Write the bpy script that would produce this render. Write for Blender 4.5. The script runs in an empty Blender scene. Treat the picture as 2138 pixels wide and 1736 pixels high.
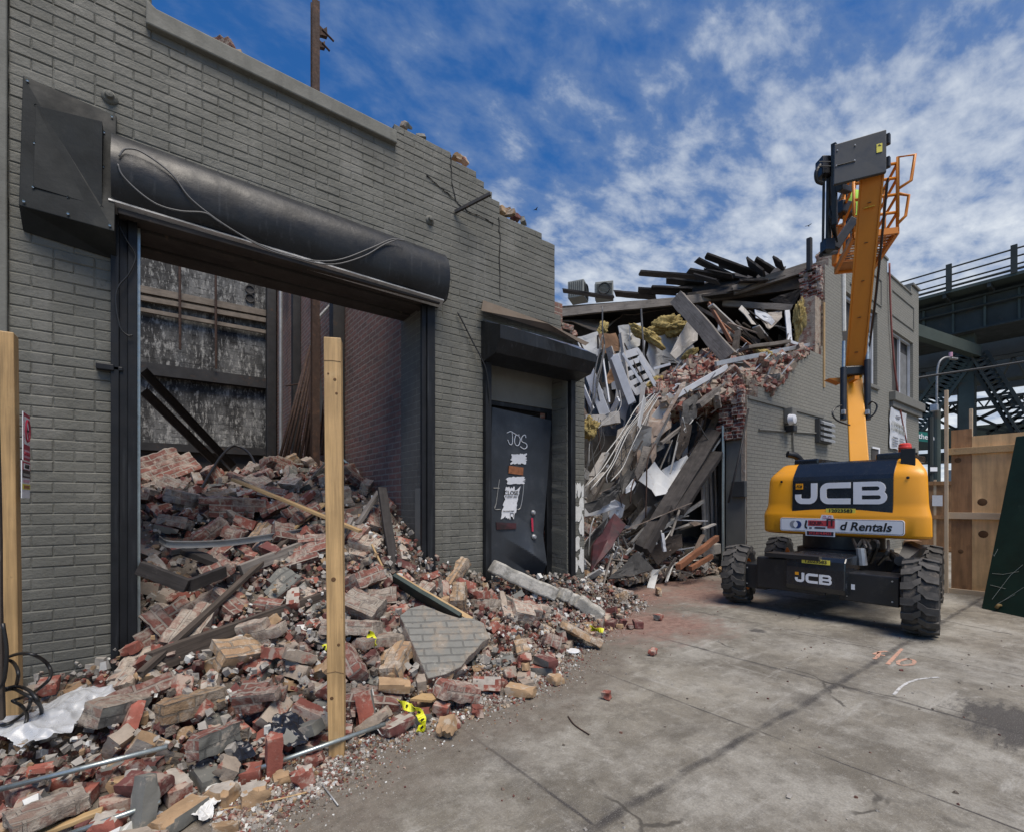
import bpy, bmesh, math, random, base64, struct
import numpy as np
from mathutils import Vector, Matrix, Euler, noise
R = math.radians
rnd = random.Random(7)
SC = bpy.context.scene
COL = SC.collection
# ------------------------------------------------------------------ camera, sky, sun, exposure
H = 1.4                                   # eye height in metres
cam = bpy.data.cameras.new('camera'); camo = bpy.data.objects.new('camera', cam); COL.objects.link(camo)
camo.location = (0, 0, H); camo.rotation_euler = (R(90), 0, R(-37))
cam.sensor_fit = 'HORIZONTAL'; cam.sensor_width = 36; cam.lens = 36*993.8/2138
cam.shift_y = (1048.1-868)/2138; cam.clip_start = .05; cam.clip_end = 2000
SC.camera = camo
SUN_EL, SUN_DIR = 64, Vector((-.12, -.62, 0))
sun_az = math.atan2(SUN_DIR.x, SUN_DIR.y)
W = bpy.data.worlds.new('World'); SC.world = W; W.use_nodes = True
def sky_nodes():
    nt = W.node_tree; N = nt.nodes; L = nt.links; N.clear()
    out = N.new('ShaderNodeOutputWorld'); bg = N.new('ShaderNodeBackground')
    sky = N.new('ShaderNodeTexSky'); sky.sky_type = 'NISHITA'; sky.sun_disc = False
    sky.sun_elevation = R(SUN_EL); sky.sun_rotation = sun_az
    sky.air_density = 1.0; sky.dust_density = .4; sky.ozone_density = 3.0
    hs = N.new('ShaderNodeHueSaturation'); hs.inputs['Saturation'].default_value = 1.34; hs.inputs['Value'].default_value = 1.22
    hs.inputs['Hue'].default_value = .507
    L.new(sky.outputs[0], hs.inputs['Color'])
    tc = N.new('ShaderNodeTexCoord'); sp = N.new('ShaderNodeSeparateXYZ'); L.new(tc.outputs['Generated'], sp.inputs[0])
    def M(op, a, b=None, c=None, clamp=False):
        n = N.new('ShaderNodeMath'); n.operation = op; n.use_clamp = clamp
        for i, s in enumerate((a, b, c)):
            if s is None: continue
            if isinstance(s, (int, float)): n.inputs[i].default_value = s
            else: L.new(s, n.inputs[i])
        return n.outputs[0]
    z = M('MAXIMUM', sp.outputs[2], 0.0); zz = M('ADD', z, .16)
    cx = M('DIVIDE', sp.outputs[0], zz); cy = M('DIVIDE', sp.outputs[1], zz)
    cb = N.new('ShaderNodeCombineXYZ'); L.new(cx, cb.inputs[0]); L.new(cy, cb.inputs[1])
    def nz(scale, detail, rough, dist, rot=0, st=(1, 1, 1), off=(0, 0, 0)):
        mp = N.new('ShaderNodeMapping'); mp.inputs['Rotation'].default_value = (0, 0, R(rot)); mp.inputs['Scale'].default_value = st
        mp.inputs['Location'].default_value = off
        L.new(cb.outputs[0], mp.inputs[0])
        n = N.new('ShaderNodeTexNoise'); n.inputs['Scale'].default_value = scale; n.inputs['Detail'].default_value = detail
        n.inputs['Roughness'].default_value = rough; n.inputs['Distortion'].default_value = dist
        L.new(mp.outputs[0], n.inputs['Vector']); return n.outputs['Fac']
    big = nz(.9, 3, .5, .3, 20, (1, 1, 1), (1.3, .2, 0))
    mid = nz(4.4, 7, .6, .25, 38, (1, 1.25, 1))
    fine = nz(9, 8, .65, .5, 30, (1, 1.6, 1))
    rip = nz(9, 5, .58, .2, 62, (1, 1.7, 1), (3, 1, 0))
    # more cover towards the right of the picture (+x) and low down, clear blue towards upper left
    cov = M('MULTIPLY_ADD', sp.outputs[0], .36, -.03)
    low = M('MULTIPLY', M('SUBTRACT', .75, z), .20)
    s = M('ADD', M('MULTIPLY', big, .60), M('MULTIPLY', mid, .66)); s = M('ADD', s, M('MULTIPLY', fine, .22)); s = M('ADD', s, M('MULTIPLY', M('SUBTRACT', rip, .5), .55))
    s = M('ADD', s, M('ADD', cov, low))
    m = N.new('ShaderNodeMapRange'); m.interpolation_type = 'SMOOTHSTEP'
    m.inputs['From Min'].default_value = .66; m.inputs['From Max'].default_value = 1.08
    L.new(s, m.inputs['Value'])
    dens = N.new('ShaderNodeMapRange'); dens.inputs['From Min'].default_value = .90; dens.inputs['From Max'].default_value = 1.30
    L.new(s, dens.inputs['Value'])
    ccol = N.new('ShaderNodeMixRGB'); ccol.inputs[1].default_value = (1.7, 2.5, 4.2, 1); ccol.inputs[2].default_value = (7.4, 7.8, 8.2, 1)
    L.new(dens.outputs[0], ccol.inputs[0])
    mx = N.new('ShaderNodeMixRGB'); L.new(M('MULTIPLY', m.outputs[0], .93), mx.inputs[0]); L.new(hs.outputs[0], mx.inputs[1]); L.new(ccol.outputs[0], mx.inputs[2])
    L.new(mx.outputs[0], bg.inputs['Color']); bg.inputs['Strength'].default_value = .08
    L.new(bg.outputs[0], out.inputs['Surface'])
sky_nodes()
sl = bpy.data.lights.new('sun', 'SUN'); sl.energy = 3.2; sl.angle = R(35); sl.color = (1, .91, .79)
so = bpy.data.objects.new('sun', sl); COL.objects.link(so); so.location = (0, 0, 30)
sd = SUN_DIR.normalized()*math.cos(R(SUN_EL)) + Vector((0, 0, math.sin(R(SUN_EL))))
so.rotation_euler = sd.to_track_quat('Z', 'Y').to_euler()
SC.view_settings.view_transform = 'Standard'; SC.view_settings.look = 'None'
SC.view_settings.exposure = .45; SC.view_settings.gamma = 1

# ------------------------------------------------------------------ picture pixel (2138 wide) -> place, given a real distance
def ray(x, y):
    dx = (x-1069)/993.8
    return Vector((.6018+.7986*dx, .7986-.6018*dx, (1048.1-y)/993.8))
O = Vector((0, 0, H))
def Pv(x, y, v): r = ray(x, y); return O + r*(v/r.y)
def Pu(x, y, u): r = ray(x, y); return O + r*(u/r.x)
def Pt(x, y, t): return O + ray(x, y)*t
def Pg(x, y, z=0): r = ray(x, y); return O + r*((z-H)/r.z)

# ------------------------------------------------------------------ object helpers
def tag(o, label=None, cat=None, group=None, kind=None):
    if label: o['label'] = label
    if cat: o['category'] = cat
    if group: o['group'] = group
    if kind: o['kind'] = kind
    return o
def empty(name, loc=(0, 0, 0), rz=0, label=None, cat=None, group=None):
    o = bpy.data.objects.new(name, None); COL.objects.link(o); o.location = loc; o.rotation_euler = (0, 0, rz)
    o.empty_display_size = .1
    return tag(o, label, cat, group)
class MB:
    def __init__(s): s.v = []; s.f = []; s.m = []; s.uv = {}
    def add(s, vs, fs, mi=0):
        b = len(s.v); s.v += [Vector(p) for p in vs]
        for f in fs: s.f.append([b+i for i in f]); s.m.append(mi)
        return s
    def box(s, c, size, rot=None, mi=0):
        x, y, z = (k/2 for k in size); c = Vector(c)
        vs = [Vector((sx*x, sy*y, sz*z)) for sz in (-1, 1) for sy in (-1, 1) for sx in (-1, 1)]
        if rot is not None:
            m = rot if isinstance(rot, Matrix) else Euler(rot).to_matrix()
            vs = [m @ p for p in vs]
        return s.add([p+c for p in vs], [(0, 2, 3, 1), (4, 5, 7, 6), (0, 1, 5, 4), (2, 6, 7, 3), (0, 4, 6, 2), (1, 3, 7, 5)], mi)
    def span(s, a, b, mi=0):
        a = Vector(a); b = Vector(b); return s.box((a+b)/2, [abs(q) for q in (b-a)], None, mi)
    def beam(s, p0, p1, w, h, up=(0, 0, 1), mi=0, roll=0):
        p0 = Vector(p0); p1 = Vector(p1); d = (p1-p0); L = d.length; d.normalize(); up = Vector(up)
        if abs(d.dot(up.normalized())) > .98: up = Vector((0, 1, 0)) if abs(d.y) < .9 else Vector((1, 0, 0))
        y = up.cross(d).normalized(); z = d.cross(y)
        m = Matrix((d, y, z)).transposed()
        if roll: m = m @ Matrix.Rotation(roll, 3, 'X')
        return s.box((p0+p1)/2, (L, w, h), m, mi)
    def tube(s, pts, r, n=8, mi=0, cap=True, smooth_n=0):
        pts = [Vector(p) for p in pts]
        if smooth_n: pts = spline(pts, smooth_n)
        rs = r if isinstance(r, (list, tuple)) else [r]*len(pts)
        if len(rs) != len(pts): rs = [rs[0]+(rs[-1]-rs[0])*i/(len(pts)-1) for i in range(len(pts))]
        b = len(s.v); ref = None
        for i, p in enumerate(pts):
            d = (pts[min(i+1, len(pts)-1)]-pts[max(i-1, 0)]); d = d.normalized() if d.length > 1e-9 else Vector((0, 0, 1))
            if ref is None: ref = Vector((0, 0, 1)) if abs(d.z) < .9 else Vector((1, 0, 0))
            a = d.cross(ref).normalized(); c = a.cross(d).normalized(); ref = c
            for k in range(n):
                t = 2*math.pi*k/n; s.v.append(p + (a*math.cos(t)+c*math.sin(t))*rs[i])
        for i in range(len(pts)-1):
            for k in range(n):
                q = (k+1) % n; s.f.append([b+i*n+k, b+i*n+q, b+(i+1)*n+q, b+(i+1)*n+k]); s.m.append(mi)
        if cap:
            s.f.append([b+k for k in range(n)][::-1]); s.m.append(mi)
            s.f.append([b+(len(pts)-1)*n+k for k in range(n)]); s.m.append(mi)
        return s
    def prism(s, poly, d, mi=0, mi_side=None):          # poly: 3-D outline, d: extrusion vector
        d = Vector(d); n = len(poly); b = len(s.v); s.v += [Vector(p) for p in poly]+[Vector(p)+d for p in poly]
        s.f.append([b+i for i in range(n)]); s.m.append(mi)
        s.f.append([b+n+i for i in range(n)][::-1]); s.m.append(mi)
        for i in range(n):
            j = (i+1) % n; s.f.append([b+i, b+n+i, b+n+j, b+j]); s.m.append(mi if mi_side is None else mi_side)
        return s
    def lathe(s, prof, c, axis='y', n=28, mi=0):        # prof: (radius, along)
        b = len(s.v); c = Vector(c)
        for r, a in prof:
            for k in range(n):
                t = 2*math.pi*k/n; p = (r*math.cos(t), a, r*math.sin(t)) if axis == 'y' else ((a, r*math.cos(t), r*math.sin(t)) if axis == 'x' else (r*math.cos(t), r*math.sin(t), a))
                s.v.append(c+Vector(p))
        for i in range(len(prof)-1):
            for k in range(n):
                q = (k+1) % n; s.f.append([b+i*n+k, b+i*n+q, b+(i+1)*n+q, b+(i+1)*n+k]); s.m.append(mi)
        return s
    def mesh(s, name, fix=True):
        me = bpy.data.meshes.new(name); me.from_pydata([tuple(p) for p in s.v], [], s.f)
        me.polygons.foreach_set('material_index', s.m)
        if fix:
            bm = bmesh.new(); bm.from_mesh(me); bmesh.ops.recalc_face_normals(bm, faces=bm.faces); bm.to_mesh(me); bm.free()
        return me
    def build(s, name, mats, parent=None, bevel=0, smooth=False, seg=2, local=True):
        """one mesh object; origin at the lowest middle unless it has a parent"""
        if not isinstance(mats, (list, tuple)): mats = [mats]
        o0 = Vector((0, 0, 0))
        if parent is None and local and s.v:
            xs = [p.x for p in s.v]; ys = [p.y for p in s.v]
            o0 = Vector(((min(xs)+max(xs))/2, (min(ys)+max(ys))/2, min(p.z for p in s.v)))
        elif parent is not None:
            q = parent; o0 = Vector((0, 0, 0))
            while q is not None: o0 = o0 + q.location; q = q.parent
        s.v = [p-o0 for p in s.v]
        me = s.mesh(name)
        for m in mats: me.materials.append(m)
        o = bpy.data.objects.new(name, me); COL.objects.link(o)
        if parent is None: o.location = o0
        else: o.parent = parent
        if smooth:
            for p in me.polygons: p.use_smooth = True
            if smooth is not True: me.set_sharp_from_angle(angle=R(smooth))
        if bevel:
            b = o.modifiers.new('bevel', 'BEVEL'); b.width = bevel; b.segments = seg; b.limit_method = 'ANGLE'; b.angle_limit = R(35); b.harden_normals = False
        return o
def spline(pts, n):
    out = []
    P = [pts[0]*2-pts[1]]+list(pts)+[pts[-1]*2-pts[-2]]
    for i in range(1, len(P)-2):
        a, b, c, d = P[i-1], P[i], P[i+1], P[i+2]
        for k in range(n):
            t = k/n; out.append(.5*((2*b)+(c-a)*t+(2*a-5*b+4*c-d)*t*t+(3*b-a-3*c+d)*t**3))
    out.append(P[-2]); return out
def thing(mb, name, mats, label, cat, group=None, **k):
    return tag(mb.build(name, mats, **k), label, cat, group)

# ------------------------------------------------------------------ materials
def mat(name, col, rough=.8, metal=0, var=.18, vs=6, bump=.25, bs=45, bd=.004, spot=None, grain=None, rand=0, coat=0, alpha=1, spec=None, streak=None, trans=0):
    """procedural surface; spot=(colour, scale, threshold, softness, amount); grain=(axis-scale xyz, amount); streak likewise for rain runs"""
    m = bpy.data.materials.new(name); m.use_nodes = True; nt = m.node_tree; N = nt.nodes; L = nt.links
    b = N['Principled BSDF']; b.inputs['Roughness'].default_value = rough; b.inputs['Metallic'].default_value = metal
    if coat: b.inputs['Coat Weight'].default_value = coat; b.inputs['Coat Roughness'].default_value = .15
    if spec is not None: b.inputs['Specular IOR Level'].default_value = spec
    if alpha < 1: b.inputs['Alpha'].default_value = alpha
    if trans: b.inputs['Transmission Weight'].default_value = trans
    tc = N.new('ShaderNodeTexCoord'); vec = tc.outputs['Object']
    oi = N.new('ShaderNodeObjectInfo')
    ad = N.new('ShaderNodeVectorMath'); ad.operation = 'ADD'
    ml = N.new('ShaderNodeMath'); ml.operation = 'MULTIPLY'; ml.inputs[1].default_value = 37.; L.new(oi.outputs['Random'], ml.inputs[0])
    L.new(vec, ad.inputs[0]); L.new(ml.outputs[0], ad.inputs[1]); vec = ad.outputs[0]
    def nz(scale, detail=5, rough=.6, st=None, v=None):
        n = N.new('ShaderNodeTexNoise'); n.inputs['Scale'].default_value = scale; n.inputs['Detail'].default_value = detail; n.inputs['Roughness'].default_value = rough
        if st:
            mp = N.new('ShaderNodeMapping'); mp.inputs['Scale'].default_value = st; L.new(v or vec, mp.inputs[0]); L.new(mp.outputs[0], n.inputs['Vector'])
        else: L.new(v or vec, n.inputs['Vector'])
        return n.outputs['Fac']
    def mr(f, a, c, lo=0., hi=1.):
        n = N.new('ShaderNodeMapRange'); n.inputs['From Min'].default_value = a; n.inputs['From Max'].default_value = c
        n.inputs['To Min'].default_value = lo; n.inputs['To Max'].default_value = hi; L.new(f, n.inputs['Value']); return n.outputs[0]
    def mix(f, a, c, mode='MIX'):
        n = N.new('ShaderNodeMixRGB'); n.blend_type = mode
        for i, s in enumerate((f, a, c)):
            if isinstance(s, tuple): n.inputs[i].default_value = (*s, 1)
            elif isinstance(s, (int, float)): n.inputs[i].default_value = s
            else: L.new(s, n.inputs[i])
        return n.outputs[0]
    c1 = tuple(q*(1-var) for q in col); c2 = tuple(min(1, q*(1+var)) for q in col)
    cur = mix(mr(nz(vs), .3, .7), c1, c2)
    if rand:
        hs = N.new('ShaderNodeHueSaturation'); L.new(cur, hs.inputs['Color']); L.new(mr(oi.outputs['Random'], 0, 1, 1-rand, 1+rand), hs.inputs['Value']); cur = hs.outputs[0]
    if grain:
        g = mr(nz(1, 6, .65, grain[0]), .35, .65); cur = mix(g, mix(grain[1], cur, (.0, .0, .0)), cur)
    if streak:
        g = mr(nz(1, 5, .6, streak[1]), streak[2], streak[2]+.2, 0, streak[3]); cur = mix(g, cur, streak[0])
    for sp in ([spot] if spot and not isinstance(spot[0][0], (tuple, list)) else (spot or [])):
        sc, ss, th, sf, am = sp
        cur = mix(mr(nz(ss, 7, .68), th, th+sf, 0, am), cur, sc)
    L.new(cur, b.inputs['Base Color'])
    if bump:
        bp = N.new('ShaderNodeBump'); bp.inputs['Strength'].default_value = bump; bp.inputs['Distance'].default_value = bd
        L.new(nz(bs, 6, .65, grain[0] if grain else None) if not grain else nz(1, 6, .65, grain[0]), bp.inputs['Height']); L.new(bp.outputs[0], b.inputs['Normal'])
        r = mr(nz(vs*2.3), .3, .7, max(0, rough-.1), min(1, rough+.1)); L.new(r, b.inputs['Roughness'])
    return m
def brick_mat(name, c1, c2, mortar, w=.217, h=.0734, ms=.007, spot=None, coord='UV', bump=.8, bd=.012, rough=.88, rand=.0, mixn=.35, squash=1.0):
    """courses of brick mapped in metres"""
    m = bpy.data.materials.new(name); m.use_nodes = True; nt = m.node_tree; N = nt.nodes; L = nt.links; b = N['Principled BSDF']
    tc = N.new('ShaderNodeTexCoord'); vec = tc.outputs[coord]
    wob = N.new('ShaderNodeTexNoise'); wob.inputs['Scale'].default_value = 9; L.new(tc.outputs['Object'], wob.inputs['Vector'])
    sm = N.new('ShaderNodeVectorMath'); sm.operation = 'MULTIPLY_ADD'; sm.inputs[1].default_value = (.012, .012, .012); L.new(wob.outputs['Color'], sm.inputs[0]); L.new(vec, sm.inputs[2])
    t = N.new('ShaderNodeTexBrick'); L.new(sm.outputs[0], t.inputs['Vector'])
    for k, q in (('Color1', c1), ('Color2', c2), ('Mortar', mortar)): t.inputs[k].default_value = (*q, 1)
    t.inputs['Scale'].default_value = 1; t.inputs['Brick Width'].default_value = w; t.inputs['Row Height'].default_value = h; t.inputs['Mortar Size'].default_value = ms
    t.inputs['Mortar Smooth'].default_value = .25; t.inputs['Bias'].default_value = -.1
    cur = t.outputs['Color']
    n1 = N.new('ShaderNodeTexNoise'); n1.inputs['Scale'].default_value = 14; n1.inputs['Detail'].default_value = 8; n1.inputs['Roughness'].default_value = .7; L.new(tc.outputs['Object'], n1.inputs['Vector'])
    def over(f, col, lo, hi, am, src):
        r = N.new('ShaderNodeMapRange'); r.inputs['From Min'].default_value = lo; r.inputs['From Max'].default_value = hi; r.inputs['To Max'].default_value = am; L.new(f, r.inputs['Value'])
        x = N.new('ShaderNodeMixRGB'); L.new(r.outputs[0], x.inputs[0]); L.new(src, x.inputs[1]); x.inputs[2].default_value = (*col, 1); return x.outputs[0]
    cur = over(n1.outputs['Fac'], tuple(q*.45 for q in c1), .5, .3, mixn, cur)
    for sp in ([spot] if spot and not isinstance(spot[0][0], (tuple, list)) else (spot or [])):
        n2 = N.new('ShaderNodeTexNoise'); n2.inputs['Scale'].default_value = sp[1]; n2.inputs['Detail'].default_value = 8; n2.inputs['Roughness'].default_value = .7; L.new(tc.outputs['Object'], n2.inputs['Vector'])
        if len(sp) > 5:
            mp = N.new('ShaderNodeMapping'); mp.inputs['Scale'].default_value = sp[5]; L.new(tc.outputs['Object'], mp.inputs[0]); L.new(mp.outputs[0], n2.inputs['Vector'])
        cur = over(n2.outputs['Fac'], sp[0], sp[2], sp[2]+sp[3], sp[4], cur)
    if rand:
        oi = N.new('ShaderNodeObjectInfo'); hs = N.new('ShaderNodeHueSaturation'); mr = N.new('ShaderNodeMapRange'); mr.inputs['To Min'].default_value = 1-rand; mr.inputs['To Max'].default_value = 1+rand
        L.new(oi.outputs['Random'], mr.inputs['Value']); L.new(mr.outputs[0], hs.inputs['Value']); L.new(cur, hs.inputs['Color']); cur = hs.outputs[0]
    L.new(cur, b.inputs['Base Color']); b.inputs['Roughness'].default_value = rough
    hm = N.new('ShaderNodeMath'); hm.operation = 'MULTIPLY_ADD'; hm.inputs[1].default_value = -1.; L.new(t.outputs['Fac'], hm.inputs[0])
    ns = N.new('ShaderNodeMath'); ns.operation = 'MULTIPLY'; ns.inputs[1].default_value = .9; L.new(n1.outputs['Fac'], ns.inputs[0]); L.new(ns.outputs[0], hm.inputs[2])
    bp = N.new('ShaderNodeBump'); bp.inputs['Strength'].default_value = bump; bp.inputs['Distance'].default_value = bd; L.new(hm.outputs[0], bp.inputs['Height']); L.new(bp.outputs[0], b.inputs['Normal'])
    return m
def uv_box(me, off=(0, 0)):
    """UVs in metres from each face's own plane"""
    uvl = me.uv_layers.new(name='uv')
    for p in me.polygons:
        n = p.normal; ax = max(range(3), key=lambda i: abs(n[i]))
        for li in p.loop_indices:
            c = me.vertices[me.loops[li].vertex_index].co
            uvl.data[li].uv = ((c.x, c.z) if ax == 1 else (c.y, c.z) if ax == 0 else (c.x, c.y))
M = {}
GREY = (.116, .115, .098)
M['paint'] = mat('painted_masonry', GREY, .72, var=.12, vs=2.2, bump=.9, bs=38, bd=.007, spot=[((.06, .06, .052), 3, .56, .16, .5), ((.19, .185, .165), 2.2, .56, .14, .45), ((.05, .05, .045), 16, .64, .05, .6), ((.30, .285, .25), 26, .71, .03, .6)], streak=((.20, .195, .175), (7, 7, .7), .52, .4))
M['paintd'] = mat('painted_masonry_dark', (.15, .148, .132), .75, var=.12, vs=3, bump=.5, bs=50)
M['coping'] = mat('painted_coping', (.14, .14, .122), .75, var=.14, vs=4, bump=.5, bs=40, spot=((.28, .27, .23), 5, .62, .1, .5), streak=((.08, .08, .07), (12, 12, 1.5), .52, .5))
M['black'] = mat('black_gloss_paint', (.012, .013, .015), .5, spec=.25, var=.3, vs=5, bump=.25, bs=30, bd=.003, spot=((.25, .25, .25), 30, .74, .03, .7), streak=((.05, .055, .06), (14, 14, 1), .55, .7))
M['hood'] = mat('black_hood_metal', (.010, .0115, .0135), .44, spec=.35, var=.4, vs=4, bump=.35, bs=6, bd=.012, spot=((.4, .4, .4), 24, .76, .03, .7), streak=((.07, .074, .08), (30, 30, 1.2), .57, .4))
M['steel'] = mat('dark_steel', (.028, .027, .027), .6, .3, var=.3, spot=((.09, .05, .03), 8, .58, .1, .6))
M['rust'] = mat('rusted_iron', (.05, .028, .02), .8, .2, var=.35, vs=12, spot=((.12, .06, .035), 14, .55, .12, .7))
M['galv'] = mat('galvanised_pipe', (.36, .40, .39), .38, .75, var=.15, vs=20, bump=.15, spot=((.14, .12, .09), 9, .6, .12, .7))
M['tin'] = mat('light_sheet_metal', (.42, .43, .44), .42, .6, var=.2, vs=6, bump=.3, bs=12, spot=((.16, .14, .12), 8, .58, .12, .7))
M['conduit'] = mat('pale_conduit', (.33, .33, .32), .5, .4, var=.15, spot=((.2, .18, .15), 9, .6, .1, .6))
M['lumber'] = mat('fresh_lumber', (.56, .36, .16), .62, var=.16, vs=3, bump=.35, grain=((55, 55, 2.2), .42), spot=[((.14, .08, .03), 6, .64, .06, .5), ((.66, .50, .28), 4, .6, .2, .4)])
M['lumberx'] = mat('fresh_lumber_board', (.46, .31, .15), .65, var=.16, vs=4, bump=.35, grain=((3, 60, 60), .25), spot=((.16, .10, .05), 7, .64, .08, .6))
M['oldwood'] = mat('weathered_timber', (.075, .058, .046), .85, var=.3, vs=4, bump=.9, grain=((3, 60, 60), .5), spot=((.20, .16, .13), 6, .6, .12, .6), rand=.25)
M['greywood'] = mat('grey_weathered_timber', (.23, .205, .18), .9, var=.25, vs=3, bump=.8, grain=((3, 50, 50), .45), spot=((.06, .05, .045), 5, .56, .14, .7), rand=.2)
M['darkwood'] = mat('charred_dark_board', (.035, .03, .028), .85, var=.35, vs=4, bump=.8, grain=((3, 45, 45), .5), spot=((.13, .11, .1), 5, .62, .1, .6), rand=.25)
M['redwood'] = mat('splintered_red_wood', (.24, .10, .05), .75, var=.25, grain=((3, 60, 60), .35), spot=((.38, .2, .1), 5, .55, .15, .5))
M['ply'] = mat('plywood_face', (.72, .47, .23), .72, var=.22, vs=1.8, bump=.2, grain=((.7, 11, 1.3), .35), spot=((.16, .075, .025), 1.6, .58, .15, .5))
M['drywall'] = mat('white_wallboard', (.50, .51, .51), .8, var=.1, vs=3, bump=.15, spot=((.28, .25, .21), 5, .6, .12, .55))
M['board'] = mat('grey_stained_board', (.31, .28, .245), .88, var=.25, vs=3, bump=.4, bs=20, spot=[((.09, .065, .045), 4, .5, .14, .75), ((.40, .38, .35), 6, .64, .08, .6)])
M['tan'] = mat('brown_hardboard', (.26, .15, .085), .8, var=.18, vs=3, spot=((.12, .07, .04), 5, .6, .1, .6))
M['maroon'] = mat('maroon_painted_steel', (.055, .014, .016), .5, .1, var=.4, vs=6, bump=.4, bs=14, spot=[((.02, .015, .015), 5, .5, .15, .8), ((.2, .15, .13), 22, .68, .05, .6)])
M['insul'] = mat('yellow_glass_wool', (.42, .33, .14), .98, var=.3, vs=16, bump=1.0, bs=70, bd=.03, spec=.05, spot=[((.20, .14, .05), 9, .52, .12, .8), ((.52, .46, .30), 14, .6, .08, .7)])
M['concrete'] = mat('broken_concrete', (.30, .28, .25), .92, var=.22, vs=9, bump=.8, bs=45, bd=.006, spot=[((.13, .12, .105), 16, .55, .1, .7), ((.44, .41, .37), 8, .63, .1, .6)])
M['whiteplastic'] = mat('white_plastic', (.7, .71, .72), .4, var=.06, bump=.1)
M['shutter'] = mat('white_painted_joinery', (.48, .50, .53), .55, var=.1, spot=((.3, .29, .28), 6, .62, .1, .5))
M['cable'] = mat('black_rubber_cable', (.012, .012, .012), .45, var=.2, bump=.1)
M['wire'] = mat('grey_wire', (.09, .09, .09), .5, var=.2, bump=0)
M['void'] = mat('sooty_interior', (.045, .042, .04), .9, var=.4, vs=2, spot=((.11, .10, .095), 3, .6, .12, .6))  # near-black colour stands for the shade inside rooms and openings
M['white'] = mat('white_lettering', (.74, .75, .77), .45, var=.03, bump=0)
M['blackpl'] = mat('black_letters', (.01, .01, .01), .5, var=.1, bump=0)
M['jcb'] = mat('yellow_machine_paint', (.78, .325, .010), .42, var=.035, vs=2, bump=.03, bs=120, coat=.12, spot=[((.42, .24, .10), 2.2, .60, .14, .35), ((.30, .17, .06), 18, .68, .05, .5)])
M['boom'] = mat('orange_boom_paint', (.58, .19, .008), .5, var=.06, vs=2, bump=.05, coat=.0, spot=((.32, .14, .03), 5, .66, .1, .45))  # darker than the body yellow: upper boom's underside shade put into the paint
M['machblack'] = mat('black_machine_panel', (.011, .012, .014), .42, var=.25, vs=3, bump=.08, spot=((.06, .055, .05), 5, .58, .14, .5))
M['machgrey'] = mat('charcoal_cover_panel', (.042, .045, .047), .5, var=.1, vs=3, bump=.06)
M['tyre'] = mat('worn_tyre_rubber', (.026, .025, .024), .8, var=.3, vs=9, bump=.4, bs=50, spot=((.15, .125, .1), 6, .52, .14, .7))
M['lug'] = mat('dusty_tyre_lug', (.062, .058, .053), .82, var=.25, vs=9, bump=.4, bs=60, spot=((.14, .125, .11), 7, .56, .14, .6))
M['yellowtag'] = mat('yellow_sticker', (.72, .62, .08), .5, var=.04, bump=0)
M['redplastic'] = mat('red_beacon_lens', (.62, .045, .02), .25, var=.05, bump=0, coat=.5)
M['signred'] = mat('red_sign_print', (.36, .02, .05), .5, var=.06, bump=0)
M['bridge'] = mat('dark_green_bridge_steel', (.028, .036, .034), .75, .1, var=.3, vs=.6, bump=.2, bs=3, spot=((.09, .06, .04), .9, .6, .1, .5))
M['bridgegreen'] = mat('green_bridge_girder', (.05, .068, .06), .75, .1, var=.25, vs=.5, bump=.15, bs=3, spot=((.1, .06, .035), .8, .6, .12, .6))
M['greenply'] = mat('dark_green_painted_plywood', (.006, .022, .017), .6, spec=.2, var=.3, vs=2.5, bump=.25, bs=20, spot=((.03, .055, .045), 3, .6, .1, .6))
# ------------------------------------------------------------------ shape of the rubble heap (metres over the pavement)
V0 = 4.55                                  # plane of the street front
EDGE = [Pg(*p) for p in ((450, 1740), (560, 1690), (650, 1640), (720, 1590), (800, 1540), (930, 1500), (1080, 1450), (1170, 1400), (1210, 1350), (1290, 1290), (1330, 1240))]
HP = [(p.x, p.y, 0) for p in EDGE] + [(p.x+.25, p.y-.5, -.05) for p in EDGE]
HP += [(-.8, 2.2, .03), (-.5, 2.9, .07), (-.9, 3.4, .12), (-.5, 4.4, .16), (-1.2, 4.3, .16), (0, 3.3, .13), (.8, 3.2, .16), (.1, 4.0, .30), (1.2, 3.9, .46), (1.5, 3.3, .2),
       (2.3, 4.2, .52), (2.3, 3.5, .3), (3.0, 4.35, .46), (3.2, 3.85, .27), (4.2, 4.35, .40), (4.1, 4.1, .26), (5.0, 4.5, .22), (5.5, 5.0, .1), (4.9, 5.2, .3),
       (-.1, 4.7, .42), (1.2, 4.6, .78), (2.2, 4.6, .92), (0, 5.5, .92), (1.2, 5.5, 1.25), (2.2, 5.5, 1.45), (-.7, 5.5, .95), (0, 6.5, 1.35), (1.2, 6.5, 1.6), (2.2, 6.5, 1.82),
       (-1, 6.5, 1.35), (-.6, 7.5, 1.72), (.2, 7.6, 1.5), (1.2, 7.5, 1.9), (2.2, 7.5, 1.95), (.3, 9, 1.25), (2, 9, 1.85), (-1.5, 9, 1.7), (.3, 12, 1.0), (2.2, 12, 1.5), (-2, 12, 1.2)]
_p = np.array(HP); _d = np.sqrt(((_p[:, None, :2]-_p[None, :, :2])**2).sum(-1)+.01)
_w = np.linalg.solve(np.block([[_d+np.eye(len(_p))*.02, np.ones((len(_p), 1))], [np.ones((1, len(_p))), np.zeros((1, 1))]]), np.append(_p[:, 2], 0))
def heap(u, v):
    d = np.sqrt((_p[:, 0]-u)**2+(_p[:, 1]-v)**2+.01); return float(d @ _w[:-1]+_w[-1])
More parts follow.
